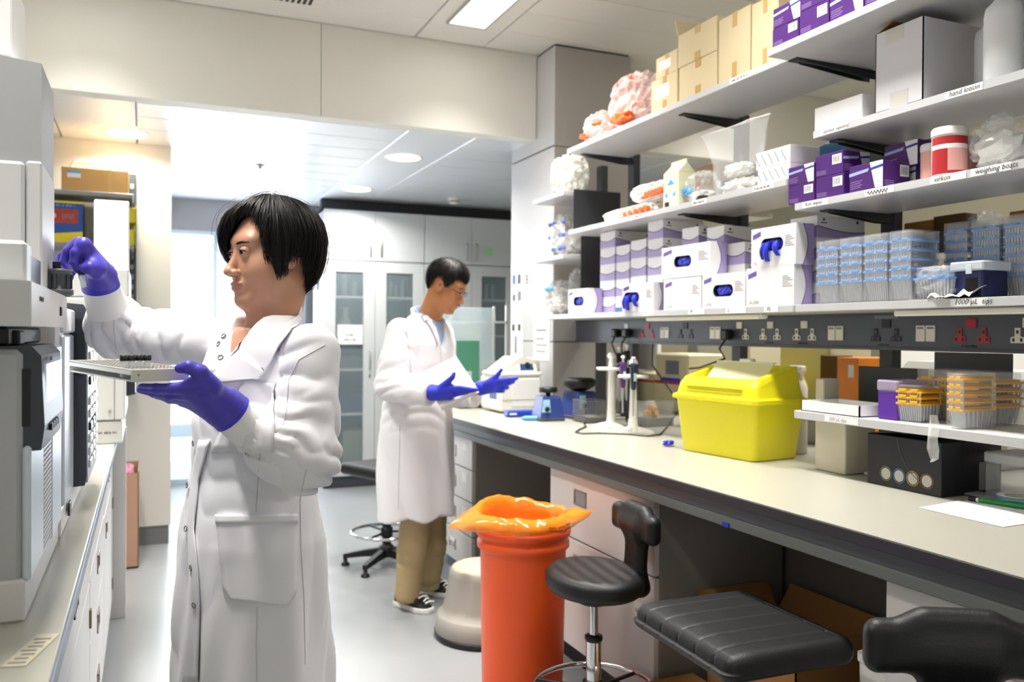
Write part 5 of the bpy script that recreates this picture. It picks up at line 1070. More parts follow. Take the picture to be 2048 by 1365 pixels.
# --- autosampler on top
s = thing('autosampler', 'white autosampler with tall tower standing on the near chromatograph', 'instrument', (0, 0, 1.356))
MB().prism([(-.85, 1.36), (-.19, 1.36), (-.152, 1.40), (-.152, 2.0), (-.2, 2.04), (-.85, 2.04)], 2, 0, .065).obj('tray_deck', INW, s)
MB().box(-.86, 1.352, .0, -.22, 1.362, .03).obj('deck_recess', ING, s); MB().box(-.1525, 1.84, .022, -.149, 1.862, .04, b=.002).obj('release_button', IND2, s); marks(fm('px', (-.1515, 1.50, .04)), .06, .008, GREYINK, s)
MB().box(-.5, 1.45, .065, -.164, 1.51, .128, b=.005).obj('vial_tray_block', INW, s); MB().box(-.4, 1.51, .067, -.17, 1.70, .115).obj('vial_recess', IND2, s)
for k in range(4): MB().cyl((-.19, 1.62+.02*k, .07), (-.19, 1.62+.02*k, .125), .007, n=10).obj('small_vial', mat('blue_vial', '6f8fc4', .2), s)
tw = []
for k in range(9):
    u = k/8; x = -.75+.565*u; tw.append((x, .53-.022*u**3))
MB().prism([(-.75, .065)]+tw[:1]+tw[1:]+[(-.185, .065)], 1, 1.86, 2.09).obj('tower_housing', ING, s)
MB().box(-.75, 1.845, .065, -.212, 1.861, .315, b=.006).obj('tower_door', INW, s); MB().box(-.210, 1.85, .065, -.183, 2.09, .318, b=.004).obj('tower_edge', INW, s)
c = MB().lathe([(.017, .064), (.026, .068), (.026, .078), (.018, .08), (.018, .108), (.024, .11), (.024, .12), (.001, .122)], c=(-.163, 1.97, 0), n=24, caps=(True, False)).obj('turret', mat('dark_turret', '55565a', .4), s)
for k in range(10): aa = 2*PI*k/10; MB().box(-.163+.021*math.cos(aa)-.0025, 1.97+.021*math.sin(aa)-.0025, .08, -.163+.021*math.cos(aa)+.0025, 1.97+.021*math.sin(aa)+.0025, .11).obj('turret_post', IND, c)
MB().cyl((-.168, 1.97, .12), (-.168, 1.97, .135), .008, n=12).obj('turret_knob', BLACK, c)
tp = carton_ = tag(MB().box(0, 0, 0, .28, .2, .16, b=.003).obj('white_carton', PAPER, None, (-.52, 1.90, 1.885)), 'bright white labelled carton on top of the autosampler tower', 'box'); MB().quad([(.06, -.0008, .02), (.2, -.0008, .02), (.2, -.0008, .1), (.06, -.0008, .1)]).obj('paper_label', LBL, tp)
# --- instrument B with keypad column
b = thing('chromatograph', 'white chromatograph with black keypad column, second on the left bench', 'instrument', (0, 0, .9))
MB().box(-.85, 2.07, .03, -.172, 2.95, .50, b=.008).obj('body', INW, b); MB().box(-.86, 2.06, 0, -.168, 2.96, .06, b=.004).obj('base_tray', INW, b); MB().box(-.172, 2.08, .065, -.162, 2.33, .44, b=.004).obj('oven_door', INB, b); MB().box(-.165, 2.2, .02, -.160, 2.25, .05, b=.001).obj('logo_plate', IND, b)
MB().box(-.172, 2.10, .445, -.160, 2.34, .50, b=.004).obj('upper_cover', INW, b)
MB().cyl((-.17, 2.72, .04), (-.15, 2.72, .04), .008, n=6).obj('brass_nut', mat('brass', 'b89a4a', .3, metal=.9), b)
kc = MB().prism([(-.20, .06), (-.138, .065), (-.134, .09), (-.134, .5), (-.142, .515), (-.20, .52)], 1, 2.345, 2.78).obj('keypad_column', IND, b)
MB().box(-.138, 2.36, .07, -.1325, 2.77, .51).obj('keypad_face', mat('keypad_face', 'a9b2bf', .35), kc); MB().box(-.133, 2.45, .43, -.1315, 2.70, .49).obj('small_display', IND2, kc)
for r in range(9):
    for q in range(3):
        MB().box(-.1325, 2.40+.12*q, .10+.032*r+(.02 if r > 5 else 0), -.127, 2.485+.12*q, .12+.032*r+(.02 if r > 5 else 0), b=.0015).obj('key', IND2 if r in (3, 6, 7) else PLWHITE, kc)
MB().box(-.139, 2.343, .34, -.18, 2.3455, .48).obj('side_panel', IND2, kc)
# --- instrument C at the end
c = thing('chromatograph', 'white boxy instrument at the far end of the left bench', 'instrument', (0, 0, .9))
MB().box(-.75, 3.72, .0, -.085, 4.28, .09, b=.004).obj('base', INW, c); MB().box(-.75, 3.71, .095, -.075, 4.28, .42, b=.006).obj('lower_housing', INW, c); MB().box(-.75, 3.72, .425, -.07, 4.26, .58, b=.006).obj('middle_housing', INW, c); MB().box(-.75, 3.73, .585, -.062, 4.25, .70, b=.006).obj('top_housing', INW, c)
MB().box(-.115, 3.708, .095, -.112, 3.711, .42).box(-.5, 3.708, .385, -.08, 3.711, .388).obj('seam', GREYINK, c); MB().cyl((-.13, 3.709, .13), (-.13, 3.705, .13), .006, n=10).obj('screw', STEEL, c); marks(fm('ny', (-.17, 3.718, .04)), .07, .010, GREYINK, c)
MB().prism([(-.085, .17), (-.04, .18), (-.045, .42), (-.075, .44)], 1, 3.95, 4.2).obj('side_keypad', IND, c)
tag(MB().box(0, 0, 0, .135, .03, .30, b=.005).obj('upright_board', INW, None, (-.20, 3.95, 1.6005)), 'upright white rectangular panel standing on the far left instrument', 'panel')
# --- wall shelving at the left return
t = thing('wall_shelving', 'dark slotted wall shelving with grey shelves on the left return wall', 'shelving', (0, 0, 0))
MB().box(-.105, 5.73, 1.0, -.055, 5.78, 2.32, b=.003).obj('slotted_post', POST, t)
for k in range(20): MB().box(-.09, 5.728, 1.05+.062*k, -.07, 5.731, 1.08+.062*k).obj('slot', mat('post_slot', '8d9196', .5), t)
for z in (2.155, 1.855, 1.2): MB().box(-1.0, 5.45, z-.025, -.07, 5.76, z, b=.003).obj('shelf_board', mat('wall_shelf_grey', '8f9298', .4), t)
for z in (2.155, 1.855): MB().prism([(5.47, z-.025), (5.74, z-.025), (5.74, z-.1)], 0, -.085, -.079).obj('bracket', POST, t)
cb = tag(MB().box(0, 0, 0, .35, .22, .135, b=.003).obj('cardboard_box', mat('tan_cardboard', 'c49a62', .8, bump=.2), None, (-.445, 5.47, 2.156)), 'tan cardboard box with blue and white label on the left wall shelf', 'box')
MB().quad([(.03, -.0008, .075), (.10, -.0008, .075), (.10, -.0008, .115), (.03, -.0008, .115)]).obj('paper_label', LBL, cb); MB().quad([(.03, -.0012, .1), (.10, -.0012, .1), (.10, -.0012, .115), (.03, -.0012, .115)]).obj('blue_label_band', SKYB, cb); MB().box(.24, -.001, 0, .26, .22, .1358).obj('packing_tape', TAPE, cb)
tag(MB().tube([(-.40, 5.55, 2.304), (-.38, 5.55, 2.335), (-.33, 5.56, 2.345), (-.28, 5.55, 2.325), (-.22, 5.56, 2.306), (-.16, 5.57, 2.304)], .012, 10).obj('white_tubing', PLWHITE), 'loop of white tubing lying on the tan cardboard box', 'tubing')
kb = thing('kit_box', 'blue and yellow kit box with red picture panel on the left wall shelf', 'box', (-.56, 5.47, 1.856)); KB_ = mat('kit_blue', '2350a0', .4); KY = mat('kit_yellow', 'e8d21c', .4)
MB().box(0, 0, 0, .225, .2, .235, b=.002).obj('box_body', KB_, kb); MB().quad([(0, -.0008, .11), (.2, -.0008, .11), (.2, -.0008, .19), (0, -.0008, .19)]).obj('picture_panel', mat('red_picture', 'a63a22', .4, var=.5, vscale=22), kb)
MB().quad([(0, -.0008, .0), (.225, -.0008, .0), (.225, -.0008, .065), (0, -.0008, .04)]).obj('yellow_wave', KY, kb); MB().box(-.001, -.001, .225, .226, .2, .2362).obj('yellow_top', KY, kb); marks(fm('ny', (.02, -.0012, .205)), .17, .014, PALEB, kb); marks(fm('ny', (.12, -.0012, .155)), .06, .006, PALEB, kb, 3); marks(fm('ny', (.0, -.0012, .10)), .05, .006, PALEB, kb, 4); MB().cyl((.075, -.0012, .15), (.075, -.0008, .15), .016, n=20).obj('round_emblem', PINKL, kb)
for k, (x, z, lab) in enumerate(((-.27, 1.856, 'yellow crate behind the white panel on the left wall shelf, left one'), (-.13, 1.856, 'yellow crate at the right end of the left wall shelf, lower one'), (-.125, 1.985, 'yellow crate at the right end of the left wall shelf, upper one'))):
    o = thing('yellow_crate', lab, 'crate', (x, 5.48, z), 0, 'yellow crates'); CY = mat('crate_yellow', 'd8cc10', .45); g = MB(); w_, d, h = .07, .2, .115
    g.box(0, 0, 0, w_, d, .004).box(0, 0, 0, .004, d, h).box(w_-.004, 0, 0, w_, d, h).box(0, d-.004, 0, w_, d, h).box(0, 0, 0, w_, .004, h*.75).obj('crate_walls', CY, o); MB().box(-.003, -.003, h*.72, w_+.003, .005, h*.8, b=.001).obj('crate_rim', CY, o)
# tall open carton on the floor past the bench
oc = thing('open_carton', 'tall open brown carton with pink contents standing on the floor by the left wall', 'box', (-.15, 5.25, 0)); PKC = mat('pinkish_cardboard', 'b9917a', .8); g = MB()
g.box(0, 0, 0, .115, .004, .54).box(0, .36, 0, .115, .364, .56).box(0, 0, 0, .004, .36, .55).box(.111, 0, 0, .115, .36, .55).box(0, 0, 0, .115, .36, .01).obj('carton_walls', PKC, oc)
for k in range(3): crumple((.035, .06, .03), k, .3, off=(.055, .08+.1*k, .5), flat=False).obj('pink_packing', mat('pink_packing', 'd99ab0', .6), oc)
# ================================================================ tall cabinets at the far end
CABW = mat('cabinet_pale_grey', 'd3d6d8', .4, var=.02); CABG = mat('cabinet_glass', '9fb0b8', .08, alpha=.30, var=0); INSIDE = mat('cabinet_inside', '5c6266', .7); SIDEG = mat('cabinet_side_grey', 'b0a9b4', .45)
def tall_cabinet(label, x0, n=2, w_=.449):
    t = thing('tall_cabinet', label, 'cabinet', (x0, 7.28, 0)); W_ = n*w_
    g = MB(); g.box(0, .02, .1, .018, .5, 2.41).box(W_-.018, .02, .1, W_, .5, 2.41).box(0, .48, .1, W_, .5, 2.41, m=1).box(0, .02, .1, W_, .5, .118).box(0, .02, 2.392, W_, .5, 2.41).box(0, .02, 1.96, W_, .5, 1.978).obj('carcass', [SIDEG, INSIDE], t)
    MB().box(.01, .03, 0, W_-.01, .5, .1).obj('plinth', DGREY, t)
    for z in (.64, 1.03, 1.33, 1.665): MB().box(.02, .03, z-.015, W_-.02, .46, z).obj('inner_shelf', PLWHITE, t)
    for k in range(n):
        a, b = k*w_+.002, (k+1)*w_-.002; left = k % 2 == 0
        d = MB().box(a, 0, 1.978, b, .02, 2.408, b=.002).obj('upper_door', CABW, t); hx = b-.045 if left else a+.045
        MB().tube([(hx, 0, 2.02), (hx, -.022, 2.03), (hx, -.022, 2.16), (hx, 0, 2.17)], .006, 8).obj('bar_handle', STEEL, d)
        g = MB(); wx0, wx1, wz0, wz1 = a+.10, b-.10, .19, 1.875
        g.box(a, 0, .105, wx0, .02, 1.968, b=.002).box(wx1, 0, .105, b, .02, 1.968, b=.002).box(wx0, 0, .105, wx1, .02, wz0).box(wx0, 0, wz1, wx1, .02, 1.968)
        d = g.obj('glazed_door', CABW, t); MB().box(wx0, .008, wz0, wx1, .012, wz1).obj('door_pane', CABG, d)
        MB().tube([(hx, 0, 1.03), (hx, -.022, 1.04), (hx, -.022, 1.18), (hx, 0, 1.19)], .006, 8).obj('bar_handle', STEEL, d); MB().cyl((hx, 0, .97), (hx, -.006, .97), .01, n=12).obj('lock', STEEL, d)
    return t
A = tall_cabinet('tall pale grey cabinet with glazed doors, left one beside the window', 1.395); B = tall_cabinet('tall pale grey cabinet with glazed doors, right one behind the man', 2.296)
tag(box1('cabinet_top_shade', (1.40, 7.42, 2.41, 3.2, 7.5, 2.515), DARK), 'dark-coloured infill strip above the tall cabinets', 'shading')  # dark strip added to paint the shadow in the gap over the cabinets
box1('side_switch', (-.012, .22, 1.72, 0, .28, 1.82), BLACK, A, .003)
LG = mat('lab_glass', 'e6eee8', .1, alpha=.55, var=0)
def flask(label, x, z, r, h, grp='glassware inside the tall cabinets'): tag(MB().lathe([(r, 0), (r, .01), (r*.35, h*.6), (r*.25, h*.65), (r*.25, h*.95), (r*.32, h)], n=18, caps=(True, False)).obj('conical_flask', mat('white_flask', 'e4e4d6', .4), None, (x, 7.5, z)), label, 'flask', grp)
def cyl_(label, x, z, r, h): tag(MB().lathe([(r*1.5, 0), (r*1.5, .01), (r, .015), (r, h), (r*1.15, h)], n=16, caps=(True, False)).obj('measuring_cylinder', LG, None, (x, 7.5, z)), label, 'cylinder', 'glassware inside the tall cabinets')
flask('large pale conical flask above the paper sign in the left cabinet', 1.63, 1.331, .1, .24); flask('small conical flask left of the large one in the left cabinet', 1.475, 1.331, .045, .15); flask('small conical flask right of the large one in the left cabinet', 1.79, 1.331, .045, .16)
for k, (x, h) in enumerate(((1.53, .12), (1.62, .2), (1.71, .14))): cyl_('glass cylinder behind the left cabinet door, %s on its top shelf' % ORD[k], x, 1.666, .025, h)
for k, (x, h) in enumerate(((1.99, .12), (2.04, .15), (2.09, .12), (2.15, .17))): cyl_('glass cylinder behind the second cabinet door, %s on its top shelf' % ORD[k], x, 1.666, .02, h)
for k, x in enumerate((2.92, 2.98, 3.04)): cyl_('glass cylinder behind the right cabinet door, %s on its top shelf' % ORD[k], x, 1.666, .02, .15)
tag(box1('storage_box', (1.5, 7.42, .641, 1.8, 7.7, .82), mat('slate_blue_box', '4a567a', .5)), 'slate blue storage box on a low shelf of the left cabinet', 'box'); tag(box1('storage_box', (1.6, 7.45, .12, 1.78, 7.7, .48), OCR), 'cream storage box on the floor of the left cabinet', 'box'); tag(box1('storage_box', (1.5, 7.45, 1.031, 1.77, 7.7, 1.14), mat('grey_box', '8d9096', .5)), 'grey storage box behind the left cabinet paper sign', 'box')
sg = thing('paper_sign', 'white paper sign taped inside the left cabinet window', 'sign', (1.515, 7.276, 1.245)); MB().box(0, 0, 0, .22, .001, .17).obj('sign_paper', PAPER, sg); marks(fm('ny', (.075, -.001, .075)), .06, .016, GREYINK, sg); marks(fm('ny', (.055, -.001, .035)), .10, .016, GREYINK, sg, seed=5)
p = at(977, 504, Y=7.28); tag(box1('sticky_note', (float(p[0])-.03, 7.274, float(p[2])-.03, float(p[0])+.03, 7.278, float(p[2])+.03), mat('green_note', '9be88c', .6)), 'light green sticky note on the right upper cabinet door', 'note')
# end of the bench: acrylic screen, green board, posters on the column
tag(MB().box(1.78, 5.26, .901, 2.15, 5.268, 1.52, b=.003).obj('acrylic_screen', mat('acrylic_sheet', 'e4f2f8', .05, alpha=.55, var=0)), 'pale see-through acrylic screen standing at the far bench end', 'screen')
gb = tag(MB().box(1.86, 5.20, .901, 2.02, 5.215, 1.30, b=.002).obj('green_board', mat('sea_green', '4c8f74', .5)), 'sea green board standing on the bench behind the instrument', 'board'); MB().box(1.9, 5.198, .96, 1.965, 5.2, 1.10).obj('pale_card', mat('pale_green_card', 'bcd6c8', .6), gb)
tag(MB().lathe([(.03, 0), (.035, .01), (.035, .2), (.015, .24), (.015, .27)], n=18).obj('lime_bottle', mat('lime_liquid', 'c3dc7a', .3), None, (2.06, 5.43, 1.153)), 'tall lime green bottle behind the acrylic screen', 'bottle')
t = thing('white_shelf_rack', 'white wire rack with boxes behind the acrylic screen', 'rack', (1.85, 5.30, .9))
for z in (.0, .24, .52): MB().box(0, 0, z, .42, .25, z+.012).obj('rack_shelf', PLWHITE, t)
for x in (0, .40):
    for y in (0, .23): MB().box(x, y, 0, x+.015, y+.015, .64).obj('rack_post', PLWHITE, t)
for k in range(5): tag(MB().box(0, 0, 0, .06, .1, .07+.02*(k % 3), b=.003).obj('small_box', (PLWHITE, mat('grey_box', '8d9096', .5), PAPER)[k % 3], None, (1.875+.075*k, 5.36, .913)), 'small pale box on the bottom of the white rack, %s from left' % ORD[k], 'box', 'small boxes on the white rack')
def poster(label, y0, y1, z0, z1, marks):
    t = thing('poster', label, 'poster', (cx0-.002, y0, z0)); w_, h = y1-y0, z1-z0; MB().box(0, 0, 0, .001, w_, h).obj('poster_sheet', PAPER, t)
    for u, v, a, b, m_ in marks: MB().quad([(-.0008, w_*(1-u), h*v), (-.0008, w_*(1-u-a), h*v), (-.0008, w_*(1-u-a), h*(v+b)), (-.0008, w_*(1-u), h*(v+b))]).obj('printed_picture', m_, t)
    return t
poster('long white poster with small dark pictures on the column side', 4.80, 4.99, 1.19, 1.78, ((.12, .8, .25, .1, BPRINT), (.55, .8, .25, .1, DARK), (.15, .62, .2, .07, DARK), (.55, .62, .28, .1, GREYINK), (.12, .3, .2, .07, DARK), (.6, .3, .2, .07, DARK), (.35, .06, .15, .18, GREYINK)))
pb = poster('white card with a bold letter B beside the long poster', 4.68, 4.79, 1.62, 1.75, ()); text('B', .08, fm('nx', (-.001, .085, .035)), INK, pb)
poster('plain white notice on the column side near its corner', 4.42, 4.64, 1.19, 1.44, ((.15, .2, .6, .03, GREYINK), (.15, .35, .7, .03, GREYINK), (.15, .5, .5, .03, GREYINK), (.15, .7, .65, .04, GREYINK)))
# ================================================================ people
from mathutils.bvhtree import BVHTree
SKIN_W = mat('warm_skin', 'c8957a', .42, var=.10, vscale=14, sss=.12, bump=.12, bscale=500); SKIN_M = mat('tan_skin', 'b97d52', .45, var=.08, vscale=14, sss=.1, bump=.1, bscale=500)
LIPS = mat('lips', 'bd7c74', .35, var=.05); HAIR = mat('black_hair', '0e0b0a', .46, var=.3, vscale=30, spec=.35); EYEW = mat('eye_white', 'e2dcd6', .15, var=0); IRIS = mat('iris_brown', '2a1710', .1, var=0)
COAT = mat('white_cotton_coat', 'e4e3e8', .75, var=.015, bump=.35, bscale=14, sheen=.2); RIB = mat('knitted_cuff', 'eeeef0', .8); SNAP = mat('snap_ring', '8e8a84', .35, metal=.6); SEAM = mat('seam_thread', 'c9c7cc', .8, var=0)
KHAKI = mat('khaki_cotton', 'a8926c', .8, bump=.3, bscale=40); CUFFB = mat('glove_cuff_blue', '3c38c0', .45, bump=.1, bscale=150)
def A3(px, py, D): return np.array(at(px, py, D=D), float)
def unit(v): v = np.asarray(v, float); return v/np.linalg.norm(v)
def bounds(P, m): P = np.array(P); return P.min(0)-m, P.max(0)+m

def head_field(sx, round_=1.0, male=False):
    def F(X, Y, Z):
        Y2 = np.abs(Y)
        f = ell(X, Y, Z, (-.012, 0, .035), (.093, .074, .084))
        f = smin(f, ell(X, Y, Z, (.034, 0, -.028), (.054, .057*round_, .084)), .02)
        f = smin(f, ell(X, Y2, Z, (.044, .036*round_, -.034), (.034, .031, .036)), .022)          # cheeks
        f = smin(f, cone(X, Y2, Z, (.002, .050*round_, -.060), (.066, .016, -.098), .020, .018), .022)   # jaw
        f = smin(f, ell(X, Y, Z, (.074, 0, -.098), (.019, .022, .017)), .016)
        f = smin(f, ell(X, Y, Z, (.066, 0, .034), (.022, .052, .022)), .018)                        # brow
        f = smin(f, cone(X, Y, Z, (.084, 0, .006), (.1035, 0, -.030), .0072, .0105), .012)              # nose
        f = smin(f, ell(X, Y, Z, (.1055, 0, -.033), (.0115, .0125, .0095)), .006)
        f = smin(f, ell(X, Y2, Z, (.096, .0135, -.0365), (.0105, .0075, .0078)), .005)
        f = smax(f, -ell(X, Y2, Z, (.0985, .0078, -.0445), (.0065, .0042, .0045)), .003)            # nostrils
        f = smax(f, -ell(X, Y2, Z, (.098, .032, .009), (.017, .017, .0105)), .012)                  # sockets
        f = smin(f, ell(X, Y, Z, (.080, 0, -.066), (.016, .028, .020)), .012)                       # muzzle
        f = smin(f, ell(X, Y, Z, (.0890, 0, -.0605), (.0105, .0255, .0056)), .004)
        f = smin(f, ell(X, Y, Z, (.0878, 0, -.0710), (.0105, .0225, .0066)), .004)
        f = smax(f, -(np.sqrt(((X-.1015)/1)**2+((Z+.0655-.06*Y2*Y2*10)/1)**2)-.0032+np.maximum(Y2-.024, 0)), .0025)   # mouth line
        # lids round the eyeballs
        le = np.sqrt((X-.0765)**2+(Y2-.0315)**2+(Z-.010)**2)-.0137
        slit = np.maximum(np.abs(Z-.0095+.10*(Y2-.0315))-(.0036-.32*np.abs(Y2-.0315)**1.35*2.2), .082-X)
        f = smin(f, smax(le, -slit, .0012), .004)
        # ears
        e = ell(X-.25*(Y2-.07), Y2, Z, (-.008, .0775, -.002), (.018, .0075, .031)); e = smax(e, -ell(X, Y2, Z, (-.004, .086, .002), (.010, .007, .018)), .004)
        f = smin(f, e, .006)
        return f
    return F
def frame(fwd, pitch=0, roll=0):
    f = unit([fwd[0], fwd[1], 0]); L = np.array([-f[1], f[0], 0]); U = np.array([0, 0, 1.])
    c, s = math.cos(pitch), math.sin(pitch); f2 = c*f+s*U; U2 = c*U-s*f
    c, s = math.cos(roll), math.sin(roll); return np.array([f2, c*L+s*U2, c*U2-s*L])
def build_head(person, loc, C, R_, neck_to, skin, round_=1.0, rneck=.052, sc=1.0, limbs=None, h=.0019):
    """head, neck and the rest of the body as one mesh; R_ rows forward,left,up"""
    n1 = (R_ @ (np.array(neck_to)-C))/sc; F0 = head_field(1, round_)
    def F(X, Y, Z):
        f = F0(X, Y, Z); nk = cone(X, Y, Z, (-.022, 0, -.055), n1, rneck/sc, rneck*1.08/sc)
        return smin(f, nk, .03)
    V, Q = surfnet(F, (-.135, -.105, -.19), (.125, .105, .13), h)
    fc = V[Q].mean(1); Y2 = np.abs(fc[:, 1])
    lip = (fc[:, 0] > .079) & (Y2 < .0265) & (fc[:, 2] < -.0562+.004*(Y2 < .003)*0) & (fc[:, 2] > -.0775) & ((fc[:, 2]+.0665)**2/.0112**2+Y2**2/.0262**2 < 1)
    W = C+sc*(V @ R_)
    mi = lip.astype(int); 
    if limbs is not None:
        V2, Q2 = limbs; Q = np.concatenate([Q, Q2+len(W)]); W = np.concatenate([W, V2]); mi = np.concatenate([mi, np.zeros(len(Q2), int)])
    o = np_mesh('body', W-np.array(loc), Q, [skin, LIPS], person, mi=mi)
    loc_ = lambda p: C+sc*(np.array(p) @ R_)-np.array(loc)
    bv = BVHTree.FromPolygons([Vector(x) for x in W], [tuple(q) for q in Q.tolist()])
    def face_pt(y, z, off):
        h_, n_, _, _ = bv.ray_cast(Vector(C+sc*(np.array((.16, y, z)) @ R_)), Vector(-R_[0])); h_ = h_ if h_ is not None else Vector(C+sc*(np.array((.09, y, z)) @ R_)); return tuple(np.array(h_)+R_[0]*off-np.array(loc))
    for s in (-1, 1):      # eyes, irises, brows, lashes
        c = loc_((.0765, s*.0315, .010)); er = .0122*sc; e = MB().lathe([(.0001, -er)]+[(er*math.sin(a), -er*math.cos(a)) for a in np.linspace(.25, 2.9, 12)]+[(.0001, er)], n=20).obj('eyeball', EYEW, person, tuple(c))
        g = unit(R_[0]*.97+R_[2]*-.12+R_[1]*0.02); p = g*er
        MB().cyl(tuple(p*.86), tuple(p*1.03), .0064*sc, .0056*sc, n=18).obj('iris', IRIS, e)
        bl = []
        for u in np.linspace(0, 1, 9):
            y = .013+.036*u; z = .0285+.006*math.sin(u*2.0)-.005*u; bl.append(face_pt(s*y, z, .0003))
        MB().tube(bl, [.0016, .0026, .0029, .0028, .0026, .0023, .0019, .0014, .0006], 6).obj('eyebrow', HAIR, person)
        bl = []
        for u in np.linspace(-1, 1, 9):
            y = .0315+.0125*u; z = .0098+.0038*(1-u*u)-.0012*u; x = .0765+math.sqrt(max(.0141**2-(y-.0315)**2-(z-.01)**2, 1e-6)); bl.append((x, s*y, z))
        MB().tube([tuple(loc_(q)) for q in bl], [.0004, .0009, .0011, .0012, .0012, .0012, .0011, .0010, .0006], 5).obj('lash_line', HAIR, person)
    return o
def hair_mesh(person, loc, C, R_, N, end, path, base_end, width=.0022, sc=1.0, seed=3, segs=11, lift=.012):
    """strands as ribbons flowing from the crown; end(phi)->polar end angle, path(phi,theta)->local point"""
    rg = np.random.default_rng(seed); vs = []; fs = []
    for k in range(N):
        phi = rg.uniform(-PI, PI); t1 = end(phi)*(1+rg.normal(-.01, .045)); t0 = rg.uniform(.02, .55)*t1 if rg.random() < .7 else .03
        off = rg.uniform(0, 1)**1.3*lift*(1.8 if rg.random() < .02 else 1); w_ = width*rg.uniform(.5, 1.3); tw = rg.normal(0, .05); ph2 = rg.normal(0, .05)
        pts = []
        for i in range(segs):
            u = i/(segs-1); th = t0+(t1-t0)*u; pts.append(path(phi+tw*u+ph2*math.sin(u*3), th, off*(.35+.65*math.sin(PI*min(1, u*.8+.15)))-.003*u*(u > .8)))
        pts = np.array(pts)
        for i in range(segs):
            d = pts[min(i+1, segs-1)]-pts[max(i-1, 0)]; nrm = pts[i]-np.array((-.01, 0, .03)); s = np.cross(d, nrm); s = s/(np.linalg.norm(s)+1e-9)
            ww = w_*(1-.75*(i/(segs-1))**2)/2; vs += [pts[i]+s*ww, pts[i]+.0006*unit(nrm), pts[i]-s*ww]
        b = k*segs*3
        for i in range(segs-1):
            a = b+3*i; fs += [(a, a+1, a+4, a+3), (a+1, a+2, a+5, a+4)]
    V = C+sc*(np.array(vs) @ R_)-np.array(loc); o = np_mesh('hair_strands', V, np.array(fs), HAIR, person); o['kind'] = 'stuff'
    # solid under-layer
    nu, nv = 64, 18; P = []
    for j in range(nv+1):
        for i in range(nu):
            phi = -PI+2*PI*i/nu; P.append(path(phi, .01+(base_end(phi)-.01)*j/nv, -.001))
    Q = [(j*nu+i, j*nu+(i+1) % nu, (j+1)*nu+(i+1) % nu, (j+1)*nu+i) for j in range(nv) for i in range(nu)]
    np_mesh('hair_cap', C+sc*(np.array(P) @ R_)-np.array(loc), np.array(Q), HAIR, person)

def tube_field(X, Y, Z, pts, rad, k=.03):
    f = None
    for i in range(len(pts)-1):
        c = cone(X, Y, Z, pts[i], pts[i+1], rad[i], rad[i+1]); f = c if f is None else smin(f, c, k)
    return f
def torso_field(X, Y, Z, zs, cx, cy, a, b, fdir):
    ca, sa = fdir[0], fdir[1]; c0 = np.interp(Z, zs, cx); c1 = np.interp(Z, zs, cy); A_ = np.interp(Z, zs, a); B_ = np.interp(Z, zs, b)
    u = (X-c0)*ca+(Y-c1)*sa; v = -(X-c0)*sa+(Y-c1)*ca                # u forward, v left
    r = np.sqrt((u/B_)**2+(v/A_)**2); d = (r-1)*np.minimum(A_, B_)
    d = np.maximum(d, zs[0]-Z); d = np.maximum(d, Z-zs[-1]); return d, u, v
def folds(X, Y, Z, pts, amp, per, seed=0, k=.09):
    """creased cloth bunched round a joint at pts[1] between pts[0] and pts[2]: rounded bulges, sharp valleys"""
    d = unit(pts[2]-pts[0]); p = pts[1]; t = (X-p[0])*d[0]+(Y-p[1])*d[1]+(Z-p[2])*d[2]
    dist2 = (X-p[0])**2+(Y-p[1])**2+(Z-p[2])**2
    w1 = .020*np.sin(X*17+Z*9+seed)+.017*np.sin(Z*21-Y*13+seed*2)+.012*np.sin(Y*33+X*26+seed*3)+.008*np.sin(X*61-Z*47+seed)
    mod = .55+.45*np.sin(X*23-Z*15+Y*19+seed*5)
    return amp*mod*np.exp(-dist2/(2*k*k))*(np.abs(np.sin((t+w1)*PI/per))**.7*1.4-.8)
def bvh_of(o):
    M_ = o.matrix_world if o.parent is None else Matrix.Translation(o.parent.location); me = o.data
    return BVHTree.FromPolygons([M_ @ v.co for v in me.vertices], [tuple(p.vertices) for p in me.polygons])
ORI = Vector((0, 0, CAM_H))
def hit(b, px, py):
    d = Vector(CAX.T @ np.array([(px-1024)/CAM_F, (682.5-py)/CAM_F, 1.])).normalized(); r = b.ray_cast(ORI, d); return r[0], r[1]
